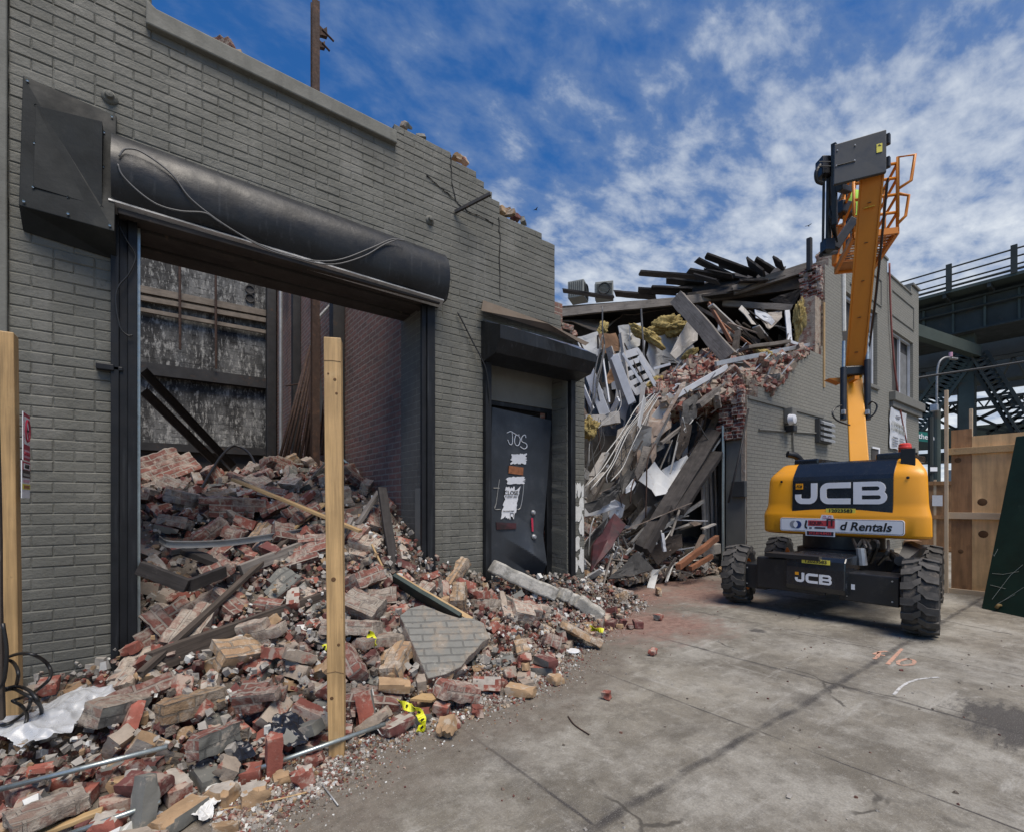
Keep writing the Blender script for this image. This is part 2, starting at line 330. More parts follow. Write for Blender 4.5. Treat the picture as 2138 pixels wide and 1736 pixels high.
def edge_dist(u, v):
    """signed distance to the foot of the heap, positive outside on the pavement"""
    best = 9
    for a, b in zip(EDGE[:-1], EDGE[1:]):
        ab = (b-a).xy; t = max(0, min(1, (Vector((u, v))-a.xy).dot(ab)/ab.length_squared)); q = a.xy+ab*t; d = (Vector((u, v))-q)
        if d.length < abs(best): best = d.length*(1 if (ab.x*d.y-ab.y*d.x) < 0 else -1)
    return best
# ------------------------------------------------------------------ ground
def ground_mat():
    m = bpy.data.materials.new('worn_concrete_flags'); m.use_nodes = True; nt = m.node_tree; N = nt.nodes; L = nt.links; b = N['Principled BSDF']
    tc = N.new('ShaderNodeTexCoord'); obj = tc.outputs['Object']
    def nz(s, det=6, ro=.65, st=None, rot=0, dist=0):
        n = N.new('ShaderNodeTexNoise'); n.inputs['Scale'].default_value = s; n.inputs['Detail'].default_value = det; n.inputs['Roughness'].default_value = ro; n.inputs['Distortion'].default_value = dist
        mp = N.new('ShaderNodeMapping'); mp.inputs['Rotation'].default_value = (0, 0, R(rot)); mp.inputs['Scale'].default_value = st or (1, 1, 1); L.new(obj, mp.inputs[0]); L.new(mp.outputs[0], n.inputs['Vector']); return n.outputs['Fac']
    def mr(f, a, c, lo=0., hi=1., sm=False):
        n = N.new('ShaderNodeMapRange'); n.inputs['From Min'].default_value = a; n.inputs['From Max'].default_value = c; n.inputs['To Min'].default_value = lo; n.inputs['To Max'].default_value = hi
        if sm: n.interpolation_type = 'SMOOTHSTEP'
        L.new(f, n.inputs['Value']); return n.outputs[0]
    def mth(op, *a):
        n = N.new('ShaderNodeMath'); n.operation = op
        for i, s in enumerate(a):
            if isinstance(s, (int, float)): n.inputs[i].default_value = s
            else: L.new(s, n.inputs[i])
        return n.outputs[0]
    def mix(f, a, c):
        n = N.new('ShaderNodeMixRGB')
        for i, s in enumerate((f, a, c)):
            if isinstance(s, tuple): n.inputs[i].default_value = (*s, 1)
            elif isinstance(s, (int, float)): n.inputs[i].default_value = s
            else: L.new(s, n.inputs[i])
        return n.outputs[0]
    cur = mix(mr(nz(.7, 7, .7), .38, .62), (.125, .11, .084), (.275, .25, .20))
    cur = mix(mr(nz(2.2, 9, .72), .50, .62, 0, .6), cur, (.105, .093, .073))                     # blotches
    cur = mix(mr(nz(1.0, 10, .76, (1, 1, 1), 10), .46, .60, 0, .75), cur, (.37, .352, .305)); cur = mix(mr(nz(7, 9, .78), .50, .62, 0, .5), cur, (.11, .10, .08)); cur = mix(mr(nz(11, 9, .78, None, 20), .55, .64, 0, .45), cur, (.43, .41, .365))         # pale cement bloom
    cur = mix(mr(nz(1.6, 9, .74, (.5, 3.2, 1), 30), .57, .68, 0, .6), cur, (.44, .425, .385))     # long scrapes
    cur = mix(mr(nz(2.0, 9, .74, (3.6, .45, 1), -12), .57, .68, 0, .5), cur, (.40, .385, .345))
    cur = mix(mr(nz(.8, 7, .7, (1, 2.5, 1), 55), .54, .66, 0, .65), cur, (.085, .073, .055))
    sp = N.new('ShaderNodeSeparateXYZ'); L.new(obj, sp.inputs[0])
    wob = mth('MULTIPLY', mth('SUBTRACT', nz(2.4, 7), .5), .09)
    joint = None
    for axis, pos, wd in ((0, 1.53, .007), (0, 2.96, .006), (0, 4.2, .012), (0, 5.6, .005), (0, 7.0, .005), (1, 1.43, .02), (1, .1, .007), (1, -1.2, .007)):
        dd = mth('ABSOLUTE', mth('SUBTRACT', mth('ADD', sp.outputs[axis], wob if wd > .01 else mth('MULTIPLY', wob, .3)), pos))
        j = mr(dd, wd*.5, wd*1.7, 1, 0); joint = j if joint is None else mth('MAXIMUM', joint, j)
        if pos in (1.43, 4.2, 1.53):
            halo = mth('MULTIPLY', mr(dd, .0, .15, 1, 0), mr(nz(2.6, 8, .8), .46, .60)); cur = mix(mth('MULTIPLY', halo, .8), cur, (.065, .058, .05))
    cur = mix(mth('MULTIPLY', joint, mr(nz(3.5, 7), .38, .58, .15, 1)), cur, (.045, .04, .036))
    at = N.new('ShaderNodeAttribute'); at.attribute_name = 'dirt'; as_ = N.new('ShaderNodeSeparateXYZ'); L.new(at.outputs['Vector'], as_.inputs[0])
    dn = mth('ADD', as_.outputs[0], mth('MULTIPLY', mth('SUBTRACT', nz(3.5, 9, .72), .5), 2.0))
    cur = mix(mr(dn, .38, .95, 0, .85), cur, mix(mr(nz(18, 6, .7), .35, .65), (.10, .082, .062), (.18, .15, .118)))
    rd = mth('ADD', as_.outputs[1], mth('MULTIPLY', mth('SUBTRACT', nz(4, 9, .72, (1, 2, 1), 40), .5), 1.2))
    cur = mix(mr(rd, .36, .85, 0, .9), cur, mix(mr(nz(14, 6), .35, .65), (.15, .068, .048), (.30, .175, .135)))
    dk = mth('ADD', as_.outputs[2], mth('MULTIPLY', mth('SUBTRACT', nz(5, 9, .75, (1, 3, 1), -10), .5), 1.5))
    cur = mix(mr(dk, .45, .7, 0, .9), cur, (.045, .04, .036))
    cur = mix(mr(nz(95, 3, .6), .35, .7, 0, .4), cur, (.08, .075, .068)); cur = mix(mr(nz(190, 2, .5), .6, .72, 0, .5), cur, (.5, .48, .44)); cur = mix(mr(nz(.9, 9, .8, None, 0, 1.5), .497, .503, 0, .0), cur, (.04, .036, .03))
    vo = N.new('ShaderNodeTexVoronoi'); vo.feature = 'DISTANCE_TO_EDGE'; vo.inputs['Scale'].default_value = .55; wv = N.new('ShaderNodeVectorMath'); wv.operation = 'MULTIPLY_ADD'; wv.inputs[1].default_value = (.35, .35, .35); wn = N.new('ShaderNodeTexNoise'); wn.inputs['Scale'].default_value = 2.5; wn.inputs['Detail'].default_value = 6; L.new(obj, wn.inputs['Vector']); L.new(wn.outputs['Color'], wv.inputs[0]); L.new(obj, wv.inputs[2]); L.new(wv.outputs[0], vo.inputs['Vector'])
    cur = mix(mth('MULTIPLY', mr(vo.outputs['Distance'], .003, .008, .8, 0), mr(nz(1.3, 3), .5, .56)), cur, (.05, .044, .036))
    L.new(cur, b.inputs['Base Color']); b.inputs['Roughness'].default_value = .85; L.new(mr(nz(2.2, 6), .3, .7, .7, .95), b.inputs['Roughness'])
    bp = N.new('ShaderNodeBump'); bp.inputs['Strength'].default_value = .55; bp.inputs['Distance'].default_value = .008
    L.new(mth('ADD', mth('MULTIPLY', joint, -1.2), mth('ADD', nz(60, 8, .7), mth('MULTIPLY', dk, .3))), bp.inputs['Height']); L.new(bp.outputs[0], b.inputs['Normal'])
    return m
def make_ground():
    xs = list(np.arange(-1.5, 12.01, .075)); ys = list(np.arange(-1.2, 6.01, .075))
    xs = [-400, -60, -12, -4] + xs + [14, 18, 30, 60, 120, 900]; ys = [-600, -80, -20, -8, -3] + ys + [7.5, 10, 20, 60, 200, 900]
    vs = [(x, y, 0) for y in ys for x in xs]; n = len(xs)
    fs = [(j*n+i, j*n+i+1, (j+1)*n+i+1, (j+1)*n+i) for j in range(len(ys)-1) for i in range(n-1)]
    me = bpy.data.meshes.new('ground'); me.from_pydata(vs, [], fs); at = me.attributes.new('dirt', 'FLOAT_VECTOR', 'POINT')
    dat = []
    redc = [(Pg(1390, 1212), 1.7), (Pg(1330, 1300), 1.1), (Pg(1460, 1240), 1.2), (Pg(1400, 1300), .9), (Pg(1330, 1240), 1.2)]; dkc = [(Pg(2120, 1500), .42), (Pg(2180, 1540), .5), (Pg(1325+255, 1315), .13)]
    for x, y, z in vs:
        if -1.6 < x < 12.1 and -1.3 < y < 6.1:
            e = edge_dist(x, y); d = max(0, min(1, 1.3-e*1.35)); d = max(d, .55*max(0, 1-abs(e-.5)/.6)) if e > 0 and x < 1.7 else d
            r = max([max(0, 1.05-(Vector((x, y))-c.xy).length/s*.8) for c, s in redc]); k = max([max(0, 1.05-(Vector((x, y))-c.xy).length/s*.75) for c, s in dkc])
            dat += [d, r, k]
        else: dat += [0, 0, 0]
    at.data.foreach_set('vector', dat); me.materials.append(ground_mat())
    o = bpy.data.objects.new('ground', me); COL.objects.link(o); tag(o, 'worn concrete pavement with dirt, scrapes and joints', None, None, 'structure'); return o
GROUND = make_ground()
def stroke(name, pts, w, m, label, cat, z=.004, closed=False, seed=1):
    mb = MB(); p = [Pg(*q) for q in pts]; rr = random.Random(seed)
    p = spline(p, 6) if len(p) > 2 else p
    vs = []
    for i, q in enumerate(p):
        d = (p[min(i+1, len(p)-1)]-p[max(0, i-1)]).normalized(); s = Vector((-d.y, d.x, 0)); k = w*(.4+.2*rr.random())
        vs += [q+s*k+Vector((0, 0, z)), q-s*k+Vector((0, 0, z))]
    mb.add(vs, [(2*i, 2*i+1, 2*i+3, 2*i+2) for i in range(len(p)-1)]); return mb
M['spray'] = mat('faded_orange_spray', (.48, .27, .19), .9, var=.2, bump=0, spot=((.22, .19, .16), 22, .5, .12, .8))
M['chalk'] = mat('white_chalk', (.5, .5, .49), .9, var=.15, bump=0, spot=((.22, .21, .19), 30, .48, .12, .9))
def ground_writing():
    mb = MB()
    for pts in (((1824, 1365), (1838, 1360), (1853, 1359)), ((1836, 1361), (1832, 1370), (1825, 1375)), ((1834, 1366), (1848, 1368)), ((1884, 1353), (1853, 1386)), ((1897, 1374), (1876, 1380), (1880, 1388), (1905, 1386), (1908, 1378), (1894, 1374))):
        s = stroke('x', pts, .028, None, None, None); mb.add(s.v, s.f)
    thing(mb, 'painted_marking', M['spray'], 'orange spray painted letters on the concrete in front of the lift', 'marking', local=True)
    s = stroke('x', ((1866, 1450), (1886, 1430), (1915, 1418), (1960, 1413)), .02, None, None, None, seed=3); thing(s, 'chalk_mark', M['chalk'], 'curved white chalk line on the concrete near the orange letters', 'marking')
ground_writing()
# ------------------------------------------------------------------ masonry walls
BW, BH = .217, .0734
def voxels(occ, X, Y, Z, mi_of=None, skip=()):
    """skin of the filled cells as one welded mesh: returns verts, faces, material numbers"""
    nx, ny, nz_ = len(occ), len(occ[0]), len(occ[0][0]); idx = {}; vs = []; fs = []; ms = []
    def V(i, j, k):
        if (i, j, k) not in idx: idx[(i, j, k)] = len(vs); vs.append(Vector((X[i], Y[j], Z[k])))
        return idx[(i, j, k)]
    def oc(i, j, k): return 0 <= i < nx and 0 <= j < ny and 0 <= k < nz_ and occ[i][j][k]
    for i in range(nx):
        for j in range(ny):
            for k in range(nz_):
                if not occ[i][j][k]: continue
                for nm, (a, b, c), q in (('-x', (-1, 0, 0), ((0, 0, 0), (0, 0, 1), (0, 1, 1), (0, 1, 0))), ('+x', (1, 0, 0), ((1, 0, 0), (1, 1, 0), (1, 1, 1), (1, 0, 1))), ('-y', (0, -1, 0), ((0, 0, 0), (1, 0, 0), (1, 0, 1), (0, 0, 1))),
                                         ('+y', (0, 1, 0), ((0, 1, 0), (0, 1, 1), (1, 1, 1), (1, 1, 0))), ('-z', (0, 0, -1), ((0, 0, 0), (0, 1, 0), (1, 1, 0), (1, 0, 0))), ('+z', (0, 0, 1), ((0, 0, 1), (1, 0, 1), (1, 1, 1), (0, 1, 1)))):
                    if oc(i+a, j+b, k+c) or nm in skip: continue
                    fs.append([V(i+x, j+y, k+z) for x, y, z in q]); ms.append(mi_of(nm, i, j, k) if mi_of else 0)
    return vs, fs, ms
def inside(p, poly):
    c = False; n = len(poly)
    for i in range(n):
        (x1, y1), (x2, y2) = poly[i], poly[(i+1) % n]
        if (y1 > p[1]) != (y2 > p[1]) and p[0] < (x2-x1)*(p[1]-y1)/(y2-y1)+x1: c = not c
    return c
def P2(x, y, v=V0): p = Pv(x, y, v); return (p.x, p.z)
M['rawbrick'] = mat('broken_brick_edge', (.26, .15, .10), .92, var=.3, vs=14, bump=.8, bs=50, spot=[((.36, .29, .22), 9, .52, .1, .8), ((.17, .07, .05), 11, .58, .1, .7)])
M['farpaint'] = brick_mat('painted_far_brick', (.20, .195, .168), (.22, .214, .186), (.125, .122, .108), .217, .0734, .006, spot=[((.24, .24, .22), 1.2, .6, .12, .3), ((.07, .07, .065), .9, .6, .15, .45, (2, 2, .4))], bump=.7, mixn=.2)
def relief_wall(name, poly, holes, u0, u1, z1, depth, parent, mats, seed=3, rag=.3, rag_from=1.9):
    """street front: every painted brick a shallow raised face of one welded mesh"""
    rr = random.Random(seed); hw = BW/2; n = int((u1-u0)/hw)+1; rows = int(z1/BH)+1
    def full(i, j):
        u = u0+(i+.5)*hw; z = (j+.5)*BH
        if not inside((u, z), poly): return False
        return not any(a < u < b and c < z < d for a, b, c, d in holes)
    occ = [[[full(i, j) for j in range(rows)]] for i in range(n)]
    # knock odd bricks off the broken rim
    mb = MB(); idx = {}
    def node(i, j):
        if (i, j) not in idx:
            idx[(i, j)] = len(mb.v); mb.v.append(Vector((u0+i*hw+rr.uniform(-.003, .003), V0+rr.uniform(-.001, .001), j*BH+rr.uniform(-.0022, .0022))))
        return idx[(i, j)]
    def brick(i, w, j):
        a, b = u0+i*hw, u0+(i+w)*hw; z, y = j*BH, (j+1)*BH; g = .0085; d = -.0058+rr.uniform(-.002, .0015); t = rr.uniform(-.0012, .0012)
        k = len(mb.v)
        for (p, q) in ((a+g, z+g), (b-g, z+g), (b-g, y-g), (a+g, y-g)): mb.v.append(Vector((p+rr.uniform(-.002, .002), V0+d+t+rr.uniform(-.0012, .0012), q+rr.uniform(-.0018, .0018))))
        bt = [node(i+s, j) for s in range(w+1)]; tp = [node(i+s, j+1) for s in range(w+1)]
        for f in ([k, k+1, k+2, k+3], bt+[k+1, k], [bt[-1], tp[-1], k+2, k+1], tp[::-1]+[k+3, k+2], [tp[0], bt[0], k, k+3]): mb.f.append(f); mb.m.append(0)
    for j in range(rows):
        i = 0
        while i < n:
            if not occ[i][0][j]: i += 1; continue
            w = 2 if (i+j) % 2 == 0 else 1
            if w == 2 and (i+1 >= n or not occ[i+1][0][j]): w = 1
            if j % 6 == 5 and rr.random() < .5: w = 1
            brick(i, w, j); i += w
    X = [u0+i*hw for i in range(n+1)]; Z = [j*BH for j in range(rows+1)]
    vs, fs, ms = voxels(occ, X, [V0, V0+depth], Z, lambda nm, i, j, k: 1 if nm in ('+z', '+x', '-x') and X[i] > 2.15 and not (2.9 < X[i] < 4.5 and Z[j] < 3.45) and not (X[i] < 2.6 and Z[j] < 3.6) else (2 if nm == '+y' else 0), skip=('-y',))
    b0 = len(mb.v)
    for q in vs: mb.v.append(q+Vector((rr.uniform(-.012, .012), 0 if abs(q.y-V0) < .001 else rr.uniform(-.01, .01), rr.uniform(-.012, .012))) if q.x > rag_from and abs(q.y-V0) > .001 else q)
    # weld the rim to the face
    remap = {}
    for q_i, q in enumerate(vs):
        if abs(q.y-V0) < 1e-6:
            kk = (round((q.x-u0)/hw), round(q.z/BH))
            if kk in idx: remap[b0+q_i] = idx[kk]
    for f, mi in zip(fs, ms): mb.f.append([remap.get(b0+i, b0+i) for i in f]); mb.m.append(mi)
    return mb.build(name, mats, parent)
BLD = empty('painted_brick_building', (0, V0, 0), 0, 'grey painted brick building with a roller door opening full of rubble', 'building')
top = [(1.93, P2(806, 268)[1]), (1.95, P2(806, 240)[1]), P2(828, 249), P2(829, 263), P2(855, 274), P2(885, 290), P2(939, 323), P2(942, 337), P2(972, 347), P2(999, 367), P2(1036, 418), P2(1040, 451), P2(1073, 461), P2(1100, 471), P2(1131, 488), P2(1136, 505), P2(1160, 519), P2(1160, 655), P2(1172, 668), P2(1172, 690), P2(1212, 735), P2(1218, 870), P2(1216, 905), P2(1218, 1060), P2(1216, 1300)]
top[-1] = (top[-1][0], -.02)
poly = [(-.77, -.02), (-.77, 7.5), (-.02, 7.5), (-.02, 5.06), (1.93, 5.06)] + top
HOLES = [(-.2, 2.33, -1, 3.5), (3.07, 4.38, -1, 3.36)]
M['innerbrick'] = brick_mat('sooty_inner_brick', (.26, .13, .10), (.17, .105, .085), (.29, .245, .205), ms=.010, spot=[((.24, .21, .185), 1.1, .52, .14, .45), ((.04, .034, .032), .8, .52, .15, .6)], bump=1.0, bd=.02)
relief_wall('wall', poly, HOLES, -.77, 4.75, 7.5, .35, BLD, [M['paint'], M['rawbrick'], M['innerbrick']])
def bparts():
    b = BLD
    MB().span((-2.6, V0+.06, 0), (-.78, V0+.3, 7.5)).build('side_pier', M['paintd'], b)
    MB().span((-.835, V0-.03, 0), (-.772, V0+.055, 7.5)).build('corner_trim', M['coping'], b, bevel=.008)
    # coping stones, each a block with a worn arris
    mb = MB(); n = 3; a = -.045
    pts = [(-.045, .03, .035), (0, 0, 0)]
    mb.prism([(-.045, V0-.06, 4.985), (1.95, V0-.06, 4.985), (1.95, V0-.06, 5.115), (.02, V0-.06, 5.13), (-.03, V0-.06, 5.16), (-.045, V0-.06, 5.16)], (0, .40, 0))
    mb.build('coping', M['coping'], b, bevel=.012)
    # hairline cracks stand as narrow dark strips against the face
    def crack(pts, w=.006):
        m = MB(); p = [Pv(x, y, V0-.012) for x, y in pts]; rr = random.Random(5); q = []
        for i in range(len(p)-1):
            for k in range(5):
                t = k/5; q.append(p[i]*(1-t)+p[i+1]*t+Vector((rr.uniform(-.008, .008), 0, rr.uniform(-.008, .008))))
        q.append(p[-1]); m.tube(q, [w*(.5+rr.random()*.6) for _ in q], 4); return m
    M['crackm'] = mat('dark_crack', (.02, .02, .02), .95, bump=0)
    m = MB()
    for pts in (((941, 325), (942, 360), (946, 395), (955, 426), (975, 440), (1010, 455), (1030, 466)), ((890, 367), (915, 388), (940, 408), (952, 420))):
        c = crack(pts); c.build('crack', M['crackm'], b)
    crack(((1041, 455), (1044, 500), (1043, 560), (1045, 620)), .007).build('crack', M['crackm'], b)
    # thick right jamb, soffit and left return of the big opening
    j = MB(); occ = [[[True]*48]*2]*3; X = [2.27, 2.33, 2.45, 2.6]; Y = [V0+.12, V0+.35, 5.16]
    j.span((2.285, V0+.02, 0), (2.8, 5.16, 3.5)); o = j.build('jamb', brick_mat('painted_jamb_brick', (.105, .102, .09), (.115, .112, .10), (.19, .188, .17), .217, BH, .004, spot=((.06, .058, .052), 2, .5, .15, .6), bump=.9), b); uv_box(o.data)
    MB().span((2.262, V0+.06, 0), (2.283, V0+.2, 1.55)).build('jamb_cover', M['paintd'], b, bevel=.004)
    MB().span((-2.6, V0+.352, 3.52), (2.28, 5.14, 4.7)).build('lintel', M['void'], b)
    # black steel door frame: channel on the left, post on the right
    m = MB().span((-.247, V0-.05, 0), (-.20, V0+.02, 3.75)).span((-.20, V0-.035, 0), (-.15, V0+.10, 3.72)).span((-.15, V0-.06, 0), (-.095, V0+.12, 3.7)); m.build('door_frame', M['black'], b, bevel=.004)
    MB().span((-.095, V0-.02, 0), (-.078, V0+.05, 3.45)).build('door_track', M['galv'], b)
    MB().span((2.285, V0-.055, 0), (2.375, V0+.015, 3.46)).span((2.235, V0-.03, 0), (2.284, V0+.018, 3.46)).build('door_frame', M['black'], b, bevel=.004)
    m = MB(); p = Pv(220, 768, V0-.02); m.box(p+Vector((0, -.02, 0)), (.1, .05, .045)).box(p+Vector((.07, -.015, 0)), (.06, .03, .03)); m.build('latch', M['black'], b, bevel=.006)
    # roller shutter housing
    prof = [(-.005, 4.06), (-.09, 4.045), (-.17, 4.0), (-.23, 3.925), (-.265, 3.83), (-.275, 3.73), (-.262, 3.63), (-.235, 3.56), (-.2, 3.52), (-.005, 3.50)]
    m = MB(); rr = random.Random(11); nseg = 26; vs = []
    for i in range(nseg+1):
        u = -.235+(2.43+.235)*i/nseg
        for k, (p, z) in enumerate(prof):
            dent = .012*noise.noise(Vector((u*2.2, k*.5, 2))) if 0 < k < 9 else 0
            vs.append((u, V0+p+dent, z+dent*.6-.012*u))
    np_ = len(prof)
    fs = [(i*np_+k, i*np_+k+1, (i+1)*np_+k+1, (i+1)*np_+k) for i in range(nseg) for k in range(np_-1)] + [[k for k in range(np_)][::-1], [nseg*np_+k for k in range(np_)]]
    m.add(vs, fs); hood = m.build('shutter_housing', M['hood'], b, smooth=40)
    m = MB().prism([(-.25, V0-.22, 3.50), (-.25, V0-.205, 3.52), (-.25, V0-.12, 3.475), (-.25, V0-.13, 3.455)], (2.64, 0, -.03)); m.build('housing_rail', M['tin'], b)
    m = MB()
    for k, (a, c, z) in enumerate(((-.19, -.12, 3.44), (-.11, .02, 3.47), (.04, .16, 3.455), (.18, .34, 3.48), (.36, .56, 3.47))): m.span((-.2, V0+a, z), (2.36, V0+c, z+.04))
    m.build('soffit_boards', [mat('sooty_soffit', (.03, .025, .022), .8, var=.4, vs=3, spot=((.10, .07, .05), 9, .64, .06, .8), bump=.5)], b, bevel=.005)  # dark brown boards with paler flecks
    # sheet-metal vent hood on the left
    u0, u1 = -.70, -.215
    A = [Vector((u0, V0-.02, 4.26)), Vector((u1, V0-.03, 4.22)), Vector((u1, V0-.27, 3.27)), Vector((u0, V0-.14, 3.335))]
    Bk = [Vector((u0, V0-.012, 4.27)), Vector((u1, V0-.012, 4.23)), Vector((u1, V0-.012, 3.17)), Vector((u0, V0-.012, 3.22))]
    m = MB().add(A+Bk, [(0, 1, 2, 3), (1, 5, 6, 2), (0, 3, 7, 4), (3, 2, 6, 7), (0, 4, 5, 1), (4, 7, 6, 5)]); vent = m.build('vent_hood', M['hood2'], b, bevel=.004)
    def q(s, t, off=0):
        n_ = (A[1]-A[0]).cross(A[3]-A[0]).normalized(); n_ = n_ if n_.y < 0 else -n_
        return A[0]*(1-s)*(1-t)+A[1]*s*(1-t)+A[2]*s*t+A[3]*(1-s)*t+n_*off
    m = MB().add([q(.14, .2, .004), q(.86, .2, .004), q(.86, .84, .004), q(.14, .84, .004), q(.14, .2, .012), q(.86, .2, .012), q(.86, .84, .012), q(.14, .84, .012), q(.14, .2, .026)],
                 [(4, 5, 6), (4, 6, 7), (0, 1, 5, 4), (1, 2, 6, 5), (2, 3, 7, 6), (3, 0, 4, 7)]); 
    m.v[5] += (q(.5, .5, .1)-q(.5, .5, 0)); pn = m.build('vent_panel', M['hood2'], vent.parent, bevel=.002); 
    for s, t in ((.14, .2), (.86, .2), (.86, .84), (.14, .84), (.5, .2), (.5, .84), (.14, .5), (.86, .5), (.05, .03), (.95, .03), (.5, .97), (.05, .97), (.95, .97)):
        k = MB().lathe([(.0, .006), (.007, .006), (.009, 0)], q(s, t, .014), 'y', 8); k.build('screw', M['galv'], b)
    # the personnel door: hood, rails, transom, battered steel leaf
    a, c = 2.98, 4.465
    prof = [(-.012, 3.46), (-.39, 3.31), (-.385, 3.165), (-.30, 3.03), (-.012, 2.98)]
    m = MB(); vs = []; nseg = 18
    for i in range(nseg+1):
        u = a+(c-a)*i/nseg
        for k, (p, z) in enumerate(prof):
            dn = (noise.noise(Vector((u*3, k, 5)))*.028*(i/nseg+.2) if k in (1, 2) else 0); vs.append((u, V0+p+dn, z+dn*.5-(.05*(i/nseg)**2 if k == 1 else 0)))
    fs = [(i*5+k, i*5+k+1, (i+1)*5+k+1, (i+1)*5+k) for i in range(nseg) for k in range(4)] + [(4, 3, 2, 1, 0), tuple(nseg*5+k for k in range(5))]
    m.add(vs, fs); m.build('door_hood', [M['hood']], b, bevel=.003)
    m = MB(); e = []
    for i in range(13):
        u = 2.99+1.46*i/12; e += [(u, V0-.37+.015*math.sin(i*2.1), 3.318-.045*(i/12)**2), (u, V0-.04, 3.47)]
    m.add(e, [(2*i, 2*i+1, 2*i+3, 2*i+2) for i in range(12)]); o = m.build('hood_top_flashing', M['flash'], b); o.modifiers.new('s', 'SOLIDIFY').thickness = .006
    pl = [Pv(1010, 628, V0-.03), Pv(1230, 716, V0-.03), Pv(1222, 722, V0-.12), Pv(1145, 676, V0-.14), Pv(1006, 649, V0-.14)]
    o = MB().prism(pl, (0, .012, .01)).build('flap_board', M['tan2'], b)
    MB().span((3.005, V0-.07, 0), (3.085, V0+.0, 3.0)).build('door_rail', M['black'], b, bevel=.004)
    MB().beam((4.39, V0-.03, 0), (4.375, V0-.04, 3.0), .08, .07, (0, 1, 0)).build('door_rail', M['black'], b, bevel=.004)
    r = V0+.29
    jm = brick_mat('painted_reveal', (.12, .118, .104), (.13, .128, .114), (.078, .076, .07), .217, BH, .006, bump=.9)
    o = MB().span((4.33, V0+.02, 0), (4.372, r+.06, 3.36)).build('reveal', jm, b); uv_box(o.data)
    o = MB().span((3.085, V0+.02, 0), (3.10, r+.06, 3.36)).build('reveal', M['paintd'], b)
    MB().span((3.10, r, 2.66), (4.33, r+.05, 3.36)).build('transom_panel', M['paintd'], b, bevel=.004)
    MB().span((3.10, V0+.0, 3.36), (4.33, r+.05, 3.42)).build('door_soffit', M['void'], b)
    MB().span((3.10, r, 2.60), (4.33, r+.05, 2.655)).span((3.10, r, 0), (3.16, r+.05, 2.6)).span((4.24, r, 0), (4.33, r+.05, 2.6)).build('inner_frame', M['black'], b, bevel=.004)
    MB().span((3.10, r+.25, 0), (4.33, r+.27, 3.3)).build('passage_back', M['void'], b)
    # leaf: bent sheet, creased outwards at the lower lock side
    nu, nz_ = 40, 100; D = {}
    d0 = r-.035; c0, c1 = Pv(1027, 850, d0), Pv(1150, 877, d0); cb = Pv(1017, 1225, d0); cr = Pv(1128, 1225, d0)
    vs = []
    def crease(s, t):                      # the sheet swells above a slanting crease and tucks in below it
        L1 = (t-.725)-(s-.3)*.19; rp = max(0, min(1, (s-.22)*2)); return -.12*rp*(max(0, 1+L1*6) if L1 < 0 else max(-.1, 1-L1*11))
    for k in range(nz_+1):
        t = k/nz_; zt = 1-t
        for i in range(nu+1):
            s = i/nu; p = c0*(1-s)*zt+c1*s*zt+cb*(1-s)*t+cr*s*t
            bend = -.05*max(0, s-.8)*5*max(0, .55-t)*.3*math.sin(min(1, t*2.5)*3.14)
            cut = .07*max(0, s-.75)*4*(1 if .42 < t < .6 else 0)
            fold = crease(s, t)
            p = p+Vector((-.045*max(0, t-.35)*max(0, s-.6)*2.2, bend+fold+.003*noise.noise(Vector((s*3, t*6, 1))), 0)); vs.append(p)
    fs = [(k*(nu+1)+i, k*(nu+1)+i+1, (k+1)*(nu+1)+i+1, (k+1)*(nu+1)+i) for k in range(nz_) for i in range(nu)]
    leaf = MB().add(vs, fs).build('door', M['doorpaint'], b); sm_ = leaf.modifiers.new('s', 'SOLIDIFY'); sm_.thickness = .016; sm_.offset = 0
    def on(x, y, off=.006): return Pv(x, y, d0-off-.008)+Vector((0, crease((x-1022)/118, (y-850)/375), 0))
    def dpl(name, pts, m_, off=.012, th=.004): return MB().prism([on(x, y, off) for x, y in pts], (0, th, 0)).build(name, m_, leaf)
    def torn(name, cx, cy, w, h, seed, m_=M['paper'], sl=0):
        rr = random.Random(seed); pts = []
        for k in range(46):
            t = 2*math.pi*k/46; c_, s_ = math.cos(t), math.sin(t); e_ = max(abs(c_), abs(s_)); f = (.8+.3*rr.random())/e_
            pts.append((cx+w/2*c_*f-sl*s_*f*h/2, cy+h/2*s_*f))
        return dpl(name, pts, m_)
    torn('torn_sticker', 1083, 957, 33, 22, 1); torn('torn_sticker', 1076, 1002, 38, 15, 2); torn('torn_notice', 1066, 1049, 30, 64, 3, sl=.16)
    dpl('copper_plate', [(1063, 971), (1093, 975), (1092, 991), (1062, 987)], M['copper'], .014, .008); dpl('mail_slot', [(1036, 1089), (1076, 1091), (1075, 1103), (1037, 1104)], M['maroon'], .014, .008)
    for x, y in ((1113, 1069), (1109, 1119)): MB().lathe([(0, -.035), (.02, -.033), (.026, -.02), (.034, -.012), (.036, 0)], on(x, y), 'y', 16).build('lock_cylinder', M['tin'], leaf, smooth=40)
    dpl('lock_strip', [(1109, 1080), (1113, 1080), (1111, 1108), (1107, 1108)], M['signred'], .014, .004)
    for y in (862, 975, 1095, 1160): MB().tube([Pv(1020, y+14, d0-.03), Pv(1020, y-14, d0-.03)], .014, 8).build('hinge', M['tin'], b)
